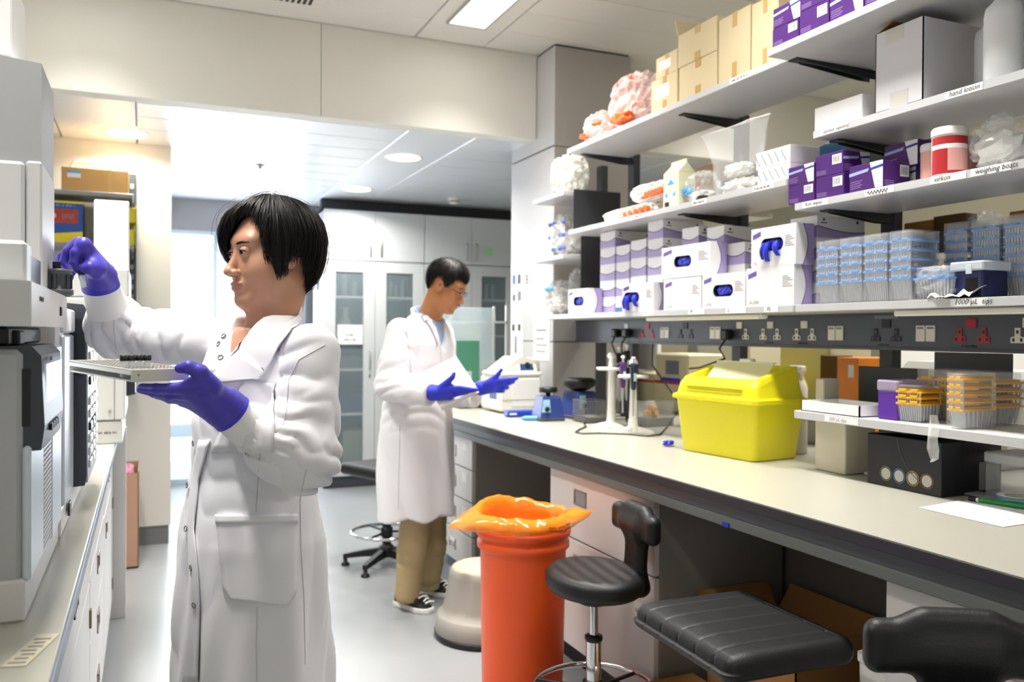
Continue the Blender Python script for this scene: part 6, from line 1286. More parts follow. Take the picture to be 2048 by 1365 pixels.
def patch(b, person, loc, name, rows, m_, off=.003, nu=14, nv=10, hemm=None):
    """a cloth piece laid on the garment between polylines of photo points"""
    def lerp(poly, u):
        L_ = len(poly)-1; i = min(int(u*L_), L_-1); f = u*L_-i; return (poly[i][0]*(1-f)+poly[i+1][0]*f, poly[i][1]*(1-f)+poly[i+1][1]*f)
    P = []; last = None
    for j in range(nv+1):
        v = j/nv*(len(rows)-1); i = min(int(v), len(rows)-2); f = v-i
        for k in range(nu+1):
            a, c = lerp(rows[i], k/nu), lerp(rows[i+1], k/nu); h, n = hit(b, a[0]*(1-f)+c[0]*f, a[1]*(1-f)+c[1]*f)
            if h is None: h, n = (last if last else (Vector(loc), Vector((0, -1, 0))))
            last = (h, n); nn = n if n.dot(h-ORI) < 0 else -n; P.append(np.array(h+nn*off)-np.array(loc))
    P = np.array(P); w_ = nu+1; top = [(j*w_+k, j*w_+k+1, (j+1)*w_+k+1, (j+1)*w_+k) for j in range(nv) for k in range(nu)]
    edge = [k for k in range(w_)]+[j*w_+nu for j in range(1, nv+1)]+[nv*w_+k for k in range(nu-1, -1, -1)]+[j*w_ for j in range(nv-1, 0, -1)]
    base = P.copy(); dirv = P+np.array(loc)-np.array(ORI); dirv /= np.linalg.norm(dirv, axis=1)[:, None]; base = P+dirv*(off+.002)
    V = np.concatenate([P, base]); n0 = len(P); Q = top+[(edge[(i+1) % len(edge)], edge[i], edge[i]+n0, edge[(i+1) % len(edge)]+n0) for i in range(len(edge))]
    return np_mesh(name, V, np.array(Q), m_, person)
def snap(b, person, loc, px, py, r=.0065, solid=False):
    h, n = hit(b, px, py)
    if h is None: return
    n = n if n.dot(h-ORI) < 0 else -n; q = n.to_track_quat('Z', 'Y').to_matrix().to_4x4(); M_ = Matrix.Translation(h+n*.0045-Vector(loc)) @ q
    g = MB().lathe([(r*.72, 0), (r, 0), (r, .0015), (r*.72, .0018), (r*.72, 0)], n=18, caps=(False, False))
    if solid: g.lathe([(.0003, .0014), (r*.45, .0012), (r*.5, 0)], n=14, caps=(False, False))
    g.xf(M_).obj('snap_fastener', SNAP, person)
def seam(b, person, loc, pts, r=.0009, m_=None):
    P = []
    for i in range(len(pts)-1):
        for u in np.linspace(0, 1, 7)[:-1 if i < len(pts)-2 else None]:
            h, n = hit(b, pts[i][0]*(1-u)+pts[i+1][0]*u, pts[i][1]*(1-u)+pts[i+1][1]*u)
            if h is not None: P.append(tuple(h+(n if n.dot(h-ORI) < 0 else -n)*.0005-Vector(loc)))
    if len(P) > 2: MB().tube(P, r, 5).obj('seam', m_ or SEAM, person)
def hand(person, loc, palm, fingers, h=.0022, m_=None, name='glove', cuff=None, k=.011):
    """palm: list of (p0,p1,r0,r1); fingers: list of ([points],[radii])"""
    P = [q for a in palm for q in a[:2]]+[q for f in fingers for q in f[0]]; lo, hi = bounds(P, .035)
    def F(X, Y, Z):
        f = None
        for p0, p1, r0, r1 in palm: c = cone(X, Y, Z, p0, p1, r0, r1); f = c if f is None else smin(f, c, .016)
        for pts, rad in fingers: f = smin(f, tube_field(X, Y, Z, pts, rad, .004), k*.55)
        if cuff is not None:
            p0, p1, r0, r1 = cuff; c = cone(X, Y, Z, p0, p1, r0, r1); d = unit(np.array(p1)-np.array(p0)); t = (X-p0[0])*d[0]+(Y-p0[1])*d[1]+(Z-p0[2])*d[2]; L_ = np.linalg.norm(np.array(p1)-np.array(p0))
            c = np.maximum(c, np.maximum(-t-.0, t-L_)); c = c-.0012*np.sin(t*2*PI/.006)*(t < L_*.5); f = smin(f, c, .008)
        return f
    V, Q = surfnet(F, lo, hi, h); return np_mesh(name, V-np.array(loc), Q, m_ or GLOVE, person)

# ---------------------------------------------------------------- woman
wl_ = np.array((.22, 1.87, 0.)); wom = thing('person', 'woman with short black hair in white lab coat holding a vial over the left bench', 'person', tuple(wl_))
fb = np.array((-.915, -.403)); Lb = np.array((.403, -.915))
Rsh, Rel, Rwr = A3(440, 690, 1.95), A3(238, 664, 2.06), A3(224, 634, 1.995); Lsh, Lel, Lwr = A3(622, 706, 1.665), A3(606, 915, 1.60), A3(508, 864, 1.56)
bc = A3(503, 900, 1.80)
ZS_ = [.42, .6, .8, .92, 1.05, 1.16, 1.25, 1.31, 1.355, 1.385]; AA = [.205, .20, .192, .186, .160, .162, .160, .146, .104, .074]; BB = [.155, .15, .14, .132, .110, .112, .108, .092, .074, .062]
CX = [bc[0]]*5+[bc[0]+.004, bc[0]+.01, bc[0]+.016, bc[0]+.024, bc[0]+.03]; CY = [bc[1]]*8+[bc[1]-.01, bc[1]-.015]
def coat_w(X, Y, Z):
    f, u, v = torso_field(X, Y, Z, ZS_, CX, CY, AA, BB, fb); ang = np.arctan2(u, v)
    low = np.clip((1.06-Z)/.4, 0, 1)
    f = f-.007*low*np.sin(ang*7+2.2*np.sin(Z*4))-.004*low*np.sin(ang*13+Z*9)
    wq = .5*np.sin(ang*2.3+Z*11)+.35*np.sin(ang*5+1); f = f-.0035*np.exp(-((Z-1.03)/.075)**2)*(np.abs(np.sin((Z+.7*v)*PI/.07+wq*2.6))**.7-.6)-.004*np.exp(-((Z-1.2)/.08)**2)*(np.abs(np.sin((Z+.6*v)*PI/.07+wq*2))**.7-.6)-.005*low*(np.abs(np.sin((.35*Z+u+.4*v)*PI/.085+wq*1.6))**.7-.6)
    for S, E, W_, rs, sd in ((Lsh, Lel, Lwr, (.058, .055, .061, .058, .037), 1.), (Rsh, Rel, Rwr, (.062, .058, .062, .060, .050), 4.)):
        m1 = S*.45+E*.55; m2 = E*.5+W_*.5
        a = tube_field(X, Y, Z, [S, m1, E, m2, W_], rs, .03)
        a = a-folds(X, Y, Z, (S, E, W_), .015, .047, sd, .085)-folds(X, Y, Z, (S, E*.35+W_*.65, W_), .013, .040, sd+2, .06)-folds(X, Y, Z, (S, S*.5+E*.5, E), .010, .062, sd+1, .09)
        f = smin(f, a, .035)
    nk = cone(X, Y, Z, nk0, nk1, .052, .074); vee = cone(X, Y, Z, vb0, vb1, .004, .044)
    return smax(f+.0006, -smin(nk, vee, .02), .008)
nk0, nk1 = np.array((bc[0]+.028, bc[1]-.012, 1.325)), np.array((bc[0]+.035, bc[1]-.02, 1.45))
vb0 = np.array((bc[0]+.01+fb[0]*.115+Lb[0]*.035, bc[1]+fb[1]*.115+Lb[1]*.035, 1.262)); vb1 = np.array((bc[0]+.03+fb[0]*.06+Lb[0]*.01, bc[1]-.01+fb[1]*.06+Lb[1]*.01, 1.385))
lo, hi = bounds([Rsh, Rel, Rwr, Lsh, Lel, Lwr, (bc[0]-.2, bc[1]-.24, .42), (bc[0]+.24, bc[1]+.24, 1.39)], .085)
lo[2] = .40
V, Q = surfnet(coat_w, lo, hi, .0048); coat = np_mesh('lab_coat', V-wl_, Q, COAT, wom)
B_w = bvh_of(coat)
# rest of the body inside the coat and below it
hipL, hipR = bc[:2]+.09*Lb, bc[:2]-.09*Lb
def limbs_w(X, Y, Z):
    f, _, _ = torso_field(X, Y, Z, [.78, .9, 1.05, 1.2, 1.3, 1.36], [bc[0], bc[0], bc[0], bc[0]+.005, bc[0]+.012, bc[0]+.02], [bc[1]]*6, [.15, .155, .125, .135, .125, .07], [.10, .105, .09, .095, .08, .06], fb)
    for S, E, W_ in ((Lsh, Lel, Lwr), (Rsh, Rel, Rwr)): f = smin(f, tube_field(X, Y, Z, [S, E, W_], [.045, .036, .028], .02), .02)
    return f
limbs = surfnet(limbs_w, lo+np.array((0, 0, .35)), hi+np.array((0, 0, .05)), .012)
# trousers and shoes (below the frame)
def trou(X, Y, Z):
    f = None
    for hp in (hipL, hipR): c = tube_field(X, Y, Z, [(*hp, .82), (*hp, .45), (*hp, .09)], [.085, .062, .052], .02); f = c if f is None else smin(f, c, .02)
    return f
V, Q = surfnet(trou, np.array((bc[0]-.22, bc[1]-.22, .03)), np.array((bc[0]+.22, bc[1]+.22, .92)), .012); np_mesh('trousers', V-wl_, Q, mat('navy_trousers', '22252f', .8), wom)
for hp in (hipL, hipR):
    q = np.array((*hp, 0)); f3 = np.array((*fb, 0)); 
    def F(X, Y, Z): return np.maximum(smin(cone(X, Y, Z, q+np.array((0, 0, .04))-f3*.03, q+f3*.13+np.array((0, 0, .03)), .042, .035), cone(X, Y, Z, q+np.array((0, 0, .04)), q+np.array((0, 0, .1)), .042, .045), .02), -Z)
    V, Q = surfnet(F, q-np.array((.22, .22, .02)), q+np.array((.22, .22, .16)), .008); np_mesh('shoe', V-wl_, Q, BLACK, wom)
# head
fw = np.array((-.949, -.315)); Rh = frame(fw, pitch=-.06, roll=.02); SCW = .905
Ch = A3(543, 515, 1.795)
build_head(wom, wl_, Ch, Rh, (bc[0]+.035, bc[1]-.012, 1.33), SKIN_W, 1.08, .054, SCW, limbs)
def angd(a, b): return abs((a-b+PI) % (2*PI)-PI)
def path_w(phi, th, off):
    low = max(0, -math.cos(th)); back = .5-.5*math.cos(phi); rx, ry, rz = .106+.004*back+.016*math.exp(-((phi+.45)/.5)**2)*min(1, th), .089+.006*math.exp(-((phi+.7)/.5)**2), .098
    rz2 = .098+(.055*back+.035*math.sin(phi)**2)*1.0
    z = (rz if th < PI/2 else rz2)*math.cos(th)
    ph = phi
    if abs(phi) < 1.1 and th > .5: ph = phi-.30*(th-.5)*math.exp(-(phi/.8)**2)      # fringe sweeps to her right
    s = math.sin(th)**.92; k = 1+off/.095-.10*low*(.4+.6*back)
    return np.array((-.012+rx*s*math.cos(ph)*k, ry*s*math.sin(ph)*k, .034+z*k+.004*math.exp(-(th/.25)**2)))
def end_w(phi):     # phi>0 is her left (near) side
    pts = [(-PI, 2.42), (-2.2, 2.3), (-1.5, 2.1), (-1.1, 2.15), (-.8, 2.2), (-.45, 2.12), (-.15, 1.8), (.1, 1.25), (.4, .84), (.75, .92), (.95, 1.35), (1.1, 1.95), (1.2, 2.36), (1.32, 2.1), (1.5, 1.80), (1.8, 1.78), (2.05, 2.1), (2.4, 2.35), (PI, 2.42)]
    return float(np.interp(phi, [p[0] for p in pts], [p[1] for p in pts]))
hair_mesh(wom, wl_, Ch, Rh, 6000, end_w, path_w, lambda p: end_w(p)*.90, .0024, SCW, 3, lift=.016)
# coat details
patch(B_w, wom, wl_, 'near_lapel', [[(592, 634), (568, 652), (540, 670), (508, 688), (482, 706)], [(600, 642), (583, 668), (560, 702), (541, 735), (531, 752)]], COAT, .006, 16, 8)
patch(B_w, wom, wl_, 'folded_flap', [[(482, 704), (505, 718), (532, 748)], [(430, 752), (470, 757), (530, 755)], [(428, 768), (475, 764), (526, 760)]], COAT, .009, 12, 8)
patch(B_w, wom, wl_, 'inner_placket', [[(432, 672), (465, 664), (497, 652)], [(424, 705), (450, 702), (478, 700)], [(416, 748), (430, 752), (452, 735)]], COAT, .005, 10, 8)
patch(B_w, wom, wl_, 'chest_pocket', [[(490, 762), (553, 768)], [(470, 800), (549, 820)], [(425, 905), (548, 906)]], COAT, .004, 12, 12)
patch(B_w, wom, wl_, 'hip_pocket', [[(436, 1031), (593, 1030)], [(440, 1100), (592, 1100)], [(446, 1174), (592, 1185)], [(462, 1198), (575, 1212)]], COAT, .0055, 16, 16)
patch(B_w, wom, wl_, 'pocket_hem', [[(436, 1030), (593, 1029)], [(437, 1048), (593, 1046)]], COAT, .008, 16, 3)
patch(B_w, wom, wl_, 'front_placket', [[(400, 880), (384, 960), (377, 1058), (382, 1140), (380, 1210), (372, 1300), (368, 1364)], [(424, 880), (402, 960), (392, 1058), (400, 1140), (404, 1210), (402, 1300), (400, 1364)]], COAT, .004, 30, 4)
for x, y in ((391, 887), (379, 971), (376, 1058), (386, 1136), (392, 1210)): snap(B_w, wom, wl_, x, y)
for x, y in ((450, 675), (441, 690), (443, 717)): snap(B_w, wom, wl_, x, y, .006)
for x, y in ((452, 757), (509, 735), (523, 743)): snap(B_w, wom, wl_, x, y, .0068, True)
seam(B_w, wom, wl_, [(650, 690), (598, 720), (578, 760), (573, 820), (566, 850)]); seam(B_w, wom, wl_, [(612, 940), (600, 1000), (602, 1100), (608, 1200), (610, 1330)]); seam(B_w, wom, wl_, [(520, 900), (512, 1025)]); seam(B_w, wom, wl_, [(515, 1215), (512, 1290), (514, 1364)]); seam(B_w, wom, wl_, [(228, 612), (228, 660), (232, 700)])
def stand_collar(person, loc, c, back, r, z0, hb, m_, spread=2.1, flare=.012, th=.004, drop=.05, name='collar'):
    """collar band standing round the neck, open at the throat"""
    a0 = math.atan2(back[1], back[0]); R_ = []
    for i in range(33):
        u = -1+2*i/32; a = a0+u*spread; k = math.cos(u*PI/2*.92); zb = z0-drop*(u*u); zt = zb+hb*(.45+.55*k); rb = r*1.06+.01*abs(u)**2; rt = r+flare*(1-k)+.004
        ca, sa = math.cos(a), math.sin(a)
        R_.append([(c[0]+q*ca-loc[0], c[1]+q*sa-loc[1], z) for q, z in ((rb, zb), (rt, zt), (rt+th, zt+.0015), (rt+th+.001, zt-.0), (rb+th+.003, zb-.006))])
    MB().loft(R_).obj(name, m_, person)
stand_collar(wom, wl_, (bc[0]+.034, bc[1]-.016), -fb+.1*Lb, .058, 1.378, .045, COAT, 1.9, drop=.12)
# knitted cuffs
def rib_cuff(person, loc, p0, p1, r0, r1, n=56):
    p0, p1 = Vector(p0), Vector(p1); d = (p1-p0).normalized(); a = d.orthogonal().normalized(); b = d.cross(a); R_ = []
    for u in np.linspace(0, 1, 6):
        p = p0.lerp(p1, u)-Vector(loc); r = r0+(r1-r0)*u; R_.append([tuple(p+(a*math.cos(2*PI*i/n)+b*math.sin(2*PI*i/n))*(r+(.0012 if i % 2 else 0))) for i in range(n)])
    MB().loft(R_).obj('knitted_cuff', RIB, person)
def smooth_hand(*a, **k): return hand(*a, **k)
Rcf0, Rcf1 = A3(218, 622, 1.98), A3(199, 566, 1.935); rib_cuff(wom, wl_, Rcf0, Rcf1, .046, .037)
Lcf0, Lcf1 = A3(506, 863, 1.557), A3(455, 825, 1.522); rib_cuff(wom, wl_, Lcf0, Lcf1, .038, .033)
# near hand gripping the rack
W_ = A3(450, 817, 1.518); K = [A3(392, 772, 1.455), A3(382, 784, 1.47), A3(374, 793, 1.49), A3(368, 800, 1.51)]
palm = [(W_, K[0], .030, .0185), (W_, K[1], .030, .017), (W_, K[2], .028, .015), (W_, K[3], .027, .013), (W_, A3(412, 765, 1.45), .028, .016)]
fing = [([K[0], A3(345, 778, 1.455), A3(312, 778, 1.465), A3(284, 776, 1.475)], [.0125, .0098, .009, .0078]), ([K[1], A3(340, 790, 1.475), A3(308, 784, 1.49), A3(282, 779, 1.50)], [.0125, .0098, .009, .0078]),
        ([K[2], A3(338, 794, 1.50), A3(308, 786, 1.515), A3(286, 780, 1.525)], [.0115, .0092, .0085, .0075]), ([K[3], A3(340, 798, 1.525), A3(316, 790, 1.54), A3(298, 784, 1.55)], [.0105, .0085, .0078, .0068]),
        ([A3(420, 775, 1.46), A3(400, 745, 1.44), A3(378, 735, 1.435), A3(360, 737, 1.44)], [.020, .0135, .0112, .0088])]
hand(wom, wl_, palm, fing, cuff=(A3(438, 806, 1.512), A3(466, 830, 1.53), .034, .0375))
h2 = MB().cyl(tuple(A3(447, 814, 1.517)-wl_), tuple(A3(465, 829, 1.529)-wl_), .0372, .0392, n=32, caps=(False, False)).obj('glove_cuff', CUFFB, wom)
# far hand pinching the vial
W_ = A3(200, 556, 1.925); K = [A3(168, 490, 1.855), A3(158, 489, 1.872), A3(148, 494, 1.89), A3(140, 503, 1.905)]
palm = [(W_, K[0], .031, .0165), (W_, K[1], .030, .0165), (W_, K[2], .028, .015), (W_, K[3], .026, .013), (W_, A3(188, 532, 1.87), .030, .022)]
fing = [([K[0], A3(151, 506, 1.845), A3(148, 526, 1.845), A3(154, 540, 1.852)], [.0135, .0108, .0098, .0085]), ([K[1], A3(135, 505, 1.87), A3(128, 526, 1.868), A3(143, 546, 1.866)], [.0135, .0108, .0098, .0085]),
        ([K[2], A3(124, 514, 1.895), A3(122, 536, 1.89), A3(140, 553, 1.885)], [.0125, .0102, .0092, .008]), ([K[3], A3(120, 521, 1.915), A3(121, 541, 1.91), A3(140, 556, 1.905)], [.0115, .0095, .0085, .0075]),
        ([A3(192, 540, 1.868), A3(180, 536, 1.852), A3(172, 537, 1.85), A3(166, 540, 1.853)], [.022, .015, .0115, .009])]
hand(wom, wl_, palm, fing, cuff=(A3(192, 545, 1.918), A3(202, 573, 1.938), .0355, .0395))
MB().cyl(tuple(A3(198, 558, 1.927)-wl_), tuple(A3(202, 574, 1.939)-wl_), .0392, .0412, n=32, caps=(False, False)).obj('glove_cuff', CUFFB, wom)
# vial in the far hand, rack and vials in the near hand
VG = mat('vial_glass', 'eaf4fa', .04, alpha=.42, var=0, spec=1); CAPM = mat('black_vial_cap', '101012', .4)
def vial(label, base, up, grp=None, cap=True):
    t = thing('vial', label, 'vial', tuple(base), 0, grp); q = Vector(up).to_track_quat('Z', 'Y').to_matrix().to_4x4()
    MB().lathe([(.0055, 0), (.006, .001), (.006, .024), (.0045, .027), (.0045, .029)], n=18).xf(q).obj('glass_body', VG, t); MB().lathe([(.0052, .001), (.0052, .012), (.0005, .0121)], n=14).xf(q).obj('liquid', mat('clear_liquid', 'dfeaf2', .05, alpha=.5, var=0), t)
    MB().lathe([(.0066, .0275), (.0066, .037), (.0005, .0375)], n=18, caps=(True, False)).xf(q).obj('screw_cap', CAPM, t)
vb, vt = A3(168, 575, 1.85), A3(161, 538, 1.85); vial('glass vial pinched in the raised gloved hand', vb, vt-vb)
RKM = mat('rack_cream_plastic', 'd9d7cc', .4, var=.04)
o3 = A3(263, 740, 1.40); u3 = unit((*(A3(368, 740, 1.47)-o3)[:2], .0)); v3 = unit((-.42, .907, .033)); w3 = np.cross(u3, v3); LU, LV, TH = .102, .262, .021
t = thing('vial_rack', 'cream two-tier vial rack held by the gloved near hand', 'rack', tuple(o3)); FM = Matrix(((u3[0], v3[0], w3[0], 0), (u3[1], v3[1], w3[1], 0), (u3[2], v3[2], w3[2], 0), (0, 0, 0, 1)))
g = MB(); nh, mh = 7, 19
top = MB().box(0, .003, -.0035, LU, LV, 0, b=.001).xf(FM).obj('top_plate', RKM, t); MB().box(.002, .004, -TH, LU-.002, LV, -TH+.003, b=.001).xf(FM).obj('bottom_plate', RKM, t); MB().box(0, 0, -TH, LU, .003, .0005, b=.001).xf(FM).obj('end_plate', RKM, t); MB().box(0, LV-.003, -TH, LU, LV, .0005, b=.001).xf(FM).obj('end_plate', RKM, t); MB().box(0, .003, -.0095, .002, LV, .0005, b=.0005).xf(FM).obj('side_rail', RKM, t)
MB().cyl((.012, -.0005, -.009), (.012, .001, -.009), .002, n=10).xf(FM).obj('screw', STEEL, t)
hm = MB().lathe([(.0005, .0004), (.0056, .0004)], n=16, caps=(False, False)).xf(FM).mesh('vial_hole', mat('rack_hole', '4c4a46', .8))
for i in range(nh):
    for j in range(mh): link('vial_hole', hm, top, tuple(FM @ Vector((.010+.0136*i, .012+.0132*j, 0))))
for k in range(4): vial('black-capped vial standing in the rack, %s from the raised hand' % ORD[k], Vector(o3)+FM @ Vector((.010+.0136*k, .012+.0132*3, -.016)), FM @ Vector((0, 0, 1)), 'black-capped vials in the rack')
# ---------------------------------------------------------------- man
ml = np.array((1.22, 4.02, 0.)); man = thing('person', 'man with short dark hair and glasses in long white lab coat reading beside the bench', 'person', tuple(ml))
fm_ = np.array((.571, -.821)); Lm = np.array((.821, .571)); DM = 4.18
mc = A3(834, 850, DM); nb = A3(852, 640, DM)
S1, E1, W1 = A3(800, 664, 4.03), A3(781, 772, 3.97), A3(862, 789, 3.84); S2, E2, W2 = A3(880, 668, 4.30), A3(890, 785, 4.25), A3(950, 796, 4.06)
zs = [.455, .6, .85, 1.05, 1.2, 1.3, 1.37, 1.42, 1.45]; aa = [.232, .228, .215, .195, .195, .195, .165, .105, .07]; bb = [.165, .162, .152, .14, .14, .13, .105, .085, .06]
cxs = list(np.interp(zs, [.455, 1.0, 1.45], [mc[0]-.0, mc[0], nb[0]])); cys = list(np.interp(zs, [.455, 1.0, 1.45], [mc[1], mc[1], nb[1]]))
mv0 = np.array((cxs[4]+fm_[0]*.15, cys[4]+fm_[1]*.15, 1.255)); mv1 = np.array((nb[0]+fm_[0]*.05, nb[1]+fm_[1]*.05, 1.44)); mk0 = np.array((nb[0]+fm_[0]*.01, nb[1]+fm_[1]*.01, 1.39)); mk1 = np.array((nb[0]+fm_[0]*.03, nb[1]+fm_[1]*.03, 1.52))
def coat_m(X, Y, Z):
    f, u, v = torso_field(X, Y, Z, zs, cxs, cys, aa, bb, fm_); ang = np.arctan2(u, v); low = np.clip((1.05-Z)/.4, 0, 1)
    f = f-.010*low*np.sin(ang*6+1.5*np.sin(Z*5))-.006*low*(np.abs(np.sin((.3*Z+u+.5*v)*PI/.11+np.sin(ang*2)))**.7-.6)
    f = f-.007*np.exp(-((Z-1.0)/.1)**2)*(np.abs(np.sin((Z+.3*v)*PI/.07+np.sin(ang*2.3)*1.5))**.7-.6)
    for S, E, W_, rs, sd in ((S1, E1, W1, (.066, .066, .068, .062, .056), 2.), (S2, E2, W2, (.066, .064, .062, .056, .05), 5.)):
        a = tube_field(X, Y, Z, [S, S*.45+E*.55, E, E*.5+W_*.5, W_], rs, .03); d = unit(W_-E)
        cut = (X-W_[0])*d[0]+(Y-W_[1])*d[1]+(Z-W_[2])*d[2]
        a = np.maximum(a, cut); a = a-folds(X, Y, Z, (S, E, W_), .012, .06, sd, .10)-folds(X, Y, Z, (S, S*.5+E*.5, E), .008, .075, sd+1, .1)
        f = smin(f, a, .03)
    nk = cone(X, Y, Z, mk0, mk1, .062, .075); vee = cone(X, Y, Z, mv0, mv1, .008, .058)
    return smax(f, -smin(nk, vee, .02), .008)
lo, hi = bounds([S1, E1, W1, S2, E2, W2, (mc[0]-.26, mc[1]-.26, .45), (mc[0]+.26, mc[1]+.26, 1.45)], .08); lo[2] = .435
V, Q = surfnet(coat_m, lo, hi, .008); coatm = np_mesh('lab_coat', V-ml, Q, COAT, man); B_m = bvh_of(coatm)
def limbs_m(X, Y, Z):
    f, _, _ = torso_field(X, Y, Z, [.8, .95, 1.2, 1.33, 1.4], list(np.interp([.8, .95, 1.2, 1.33, 1.4], zs, cxs)), list(np.interp([.8, .95, 1.2, 1.33, 1.4], zs, cys)), [.16, .15, .16, .15, .08], [.1, .1, .11, .09, .06], fm_)
    for S, E, W_, e in ((S1, E1, W1, A3(872, 783, 3.84)), (S2, E2, W2, A3(960, 778, 4.04))): f = smin(f, tube_field(X, Y, Z, [S, E, e], [.05, .04, .0285], .02), .02)
    return f
limbs = surfnet(limbs_m, lo+np.array((0, -.05, .3)), hi+np.array((.05, 0, .05)), .0105)
SHIRT = mat('pale_blue_shirt', '9db2d8', .75, var=.05)
def shirt(X, Y, Z):
    f, u, v = torso_field(X, Y, Z, [1.0, 1.2, 1.33, 1.41, 1.445], list(np.interp([1.0, 1.2, 1.33, 1.41, 1.45], zs, cxs)), list(np.interp([1.0, 1.2, 1.33, 1.41, 1.45], zs, cys)), [.15, .168, .155, .09, .068], [.11, .122, .105, .078, .068], fm_)
    return smax(f, -cone(X, Y, Z, mk0, mk1+np.array((*(fm_*.02), 0)), .050, .062), .006)
V, Q = surfnet(shirt, lo+np.array((0, 0, .5)), hi+np.array((0, 0, .05)), .0085); np_mesh('shirt', V-ml, Q, SHIRT, man)
fh = np.array((.80, -.60)); Rm = frame(fh, pitch=-.50, roll=.05); Cm = A3(893, 573, 4.15); SCM = 1.0
build_head(man, ml, Cm, Rm, (nb[0]+.0, nb[1]+.0, 1.38), SKIN_M, .94, .056, SCM, limbs, .0026)
def path_m(phi, th, off):
    back = .5-.5*math.cos(phi); rx, ry, rz = .101, .083, .094; z = (rz if th < PI/2 else rz+.035*back)*math.cos(th); s = math.sin(th)**.95; k = 1+off/.095-.06*max(0, -math.cos(th))
    return np.array((-.013+rx*s*math.cos(phi)*k, ry*s*math.sin(phi)*k, .037+z*k))
def end_m(phi):
    p = abs(phi); return float(np.interp(p, [0, .35, .7, .95, 1.15, 1.4, 1.6, 1.85, 2.2, PI], [1.32, 1.28, 1.2, 1.35, 1.85, 1.7, 1.45, 1.62, 2.2, 2.35]))
hair_mesh(man, ml, Cm, Rm, 2200, end_m, path_m, lambda p: end_m(p)*.95, .004, SCM, 5, segs=7, lift=.012)
# glasses
lm = lambda p: tuple(Cm+SCM*(np.array(p) @ Rm)-ml); GF = mat('thin_metal_frame', '3a3a40', .3, metal=.8)
gl = thing('glasses', 'thin dark metal glasses worn by the man', 'glasses', tuple(ml))
for s in (-1, 1):
    ring = [(.098-.006*math.cos(2*PI*i/24)*0-.35*(abs(.033+.021*math.cos(2*PI*i/24))-.033)**1*.4, s*(.033+.021*math.cos(2*PI*i/24)), .006+.016*math.sin(2*PI*i/24)) for i in range(25)]
    MB().tube([lm(q) for q in ring], .0012, 6).obj('lens_rim', GF, gl); MB().add([lm(q) for q in ring[:-1]], [tuple(range(24))]).obj('lens', mat('spectacle_lens', 'f4f8fa', .02, alpha=.15, var=0), gl)
    MB().tube([lm(q) for q in ((.092, s*.056, .010), (.07, s*.071, .011), (.0, s*.081, .012), (-.012, s*.083, .0))], .0014, 6).obj('temple', GF, gl)
MB().tube([lm(q) for q in ((.101, -.012, .009), (.106, 0, .011), (.101, .012, .009))], .0012, 6).obj('bridge', GF, gl)
# collar and lapels
patch(B_m, man, ml, 'coat_collar', [[(850, 598), (862, 620), (874, 640)], [(838, 604), (843, 632), (848, 645)], [(838, 615), (842, 635), (856, 640)]], COAT, .010, 10, 6)
patch(B_m, man, ml, 'lapel', [[(848, 640), (862, 660), (874, 690)], [(858, 634), (868, 650), (877, 680)]], COAT, .008, 10, 4)
seam(B_m, man, ml, [(812, 660), (818, 700), (822, 745)], .0015); seam(B_m, man, ml, [(880, 690), (884, 740)], .0015); seam(B_m, man, ml, [(800, 850), (798, 940), (796, 1020)], .0014)
stand_collar(man, ml, (nb[0]+fm_[0]*.012, nb[1]+fm_[1]*.012), -fm_, .074, 1.425, .05, COAT, 2.1, .014)
stand_collar(man, ml, (nb[0]+fm_[0]*.018, nb[1]+fm_[1]*.018), -fm_, .062, 1.43, .052, SHIRT, 2.3, .012, name='shirt_collar')
# trousers, shoes
N1 = [A3(840, 960, 4.12), A3(824, 1105, 4.12), A3(814, 1190, 4.11)]; N2 = [A3(862, 960, 4.28), A3(864, 1090, 4.30), A3(856, 1168, 4.31)]
def trm(X, Y, Z):
    f = None
    for P, s in ((N1, 0.), (N2, 3.)):
        c = tube_field(X, Y, Z, P, [.088, .070, .060], .02)-folds(X, Y, Z, (P[0], P[2], P[2]+(P[2]-P[1])), .010, .045, s, .08)-folds(X, Y, Z, (P[0], P[1], P[2]), .006, .07, s, .12); c = np.maximum(c, P[2][2]-.03-Z)
        f = c if f is None else smin(f, c, .015)
    return f
lo, hi = bounds(N1+N2, .1); V, Q = surfnet(trm, lo, hi, .0085); np_mesh('trousers', V-ml, Q, KHAKI, man)
SOLE = mat('white_rubber', 'dedcd6', .6); LACE = mat('white_laces', 'eeeeea', .8)
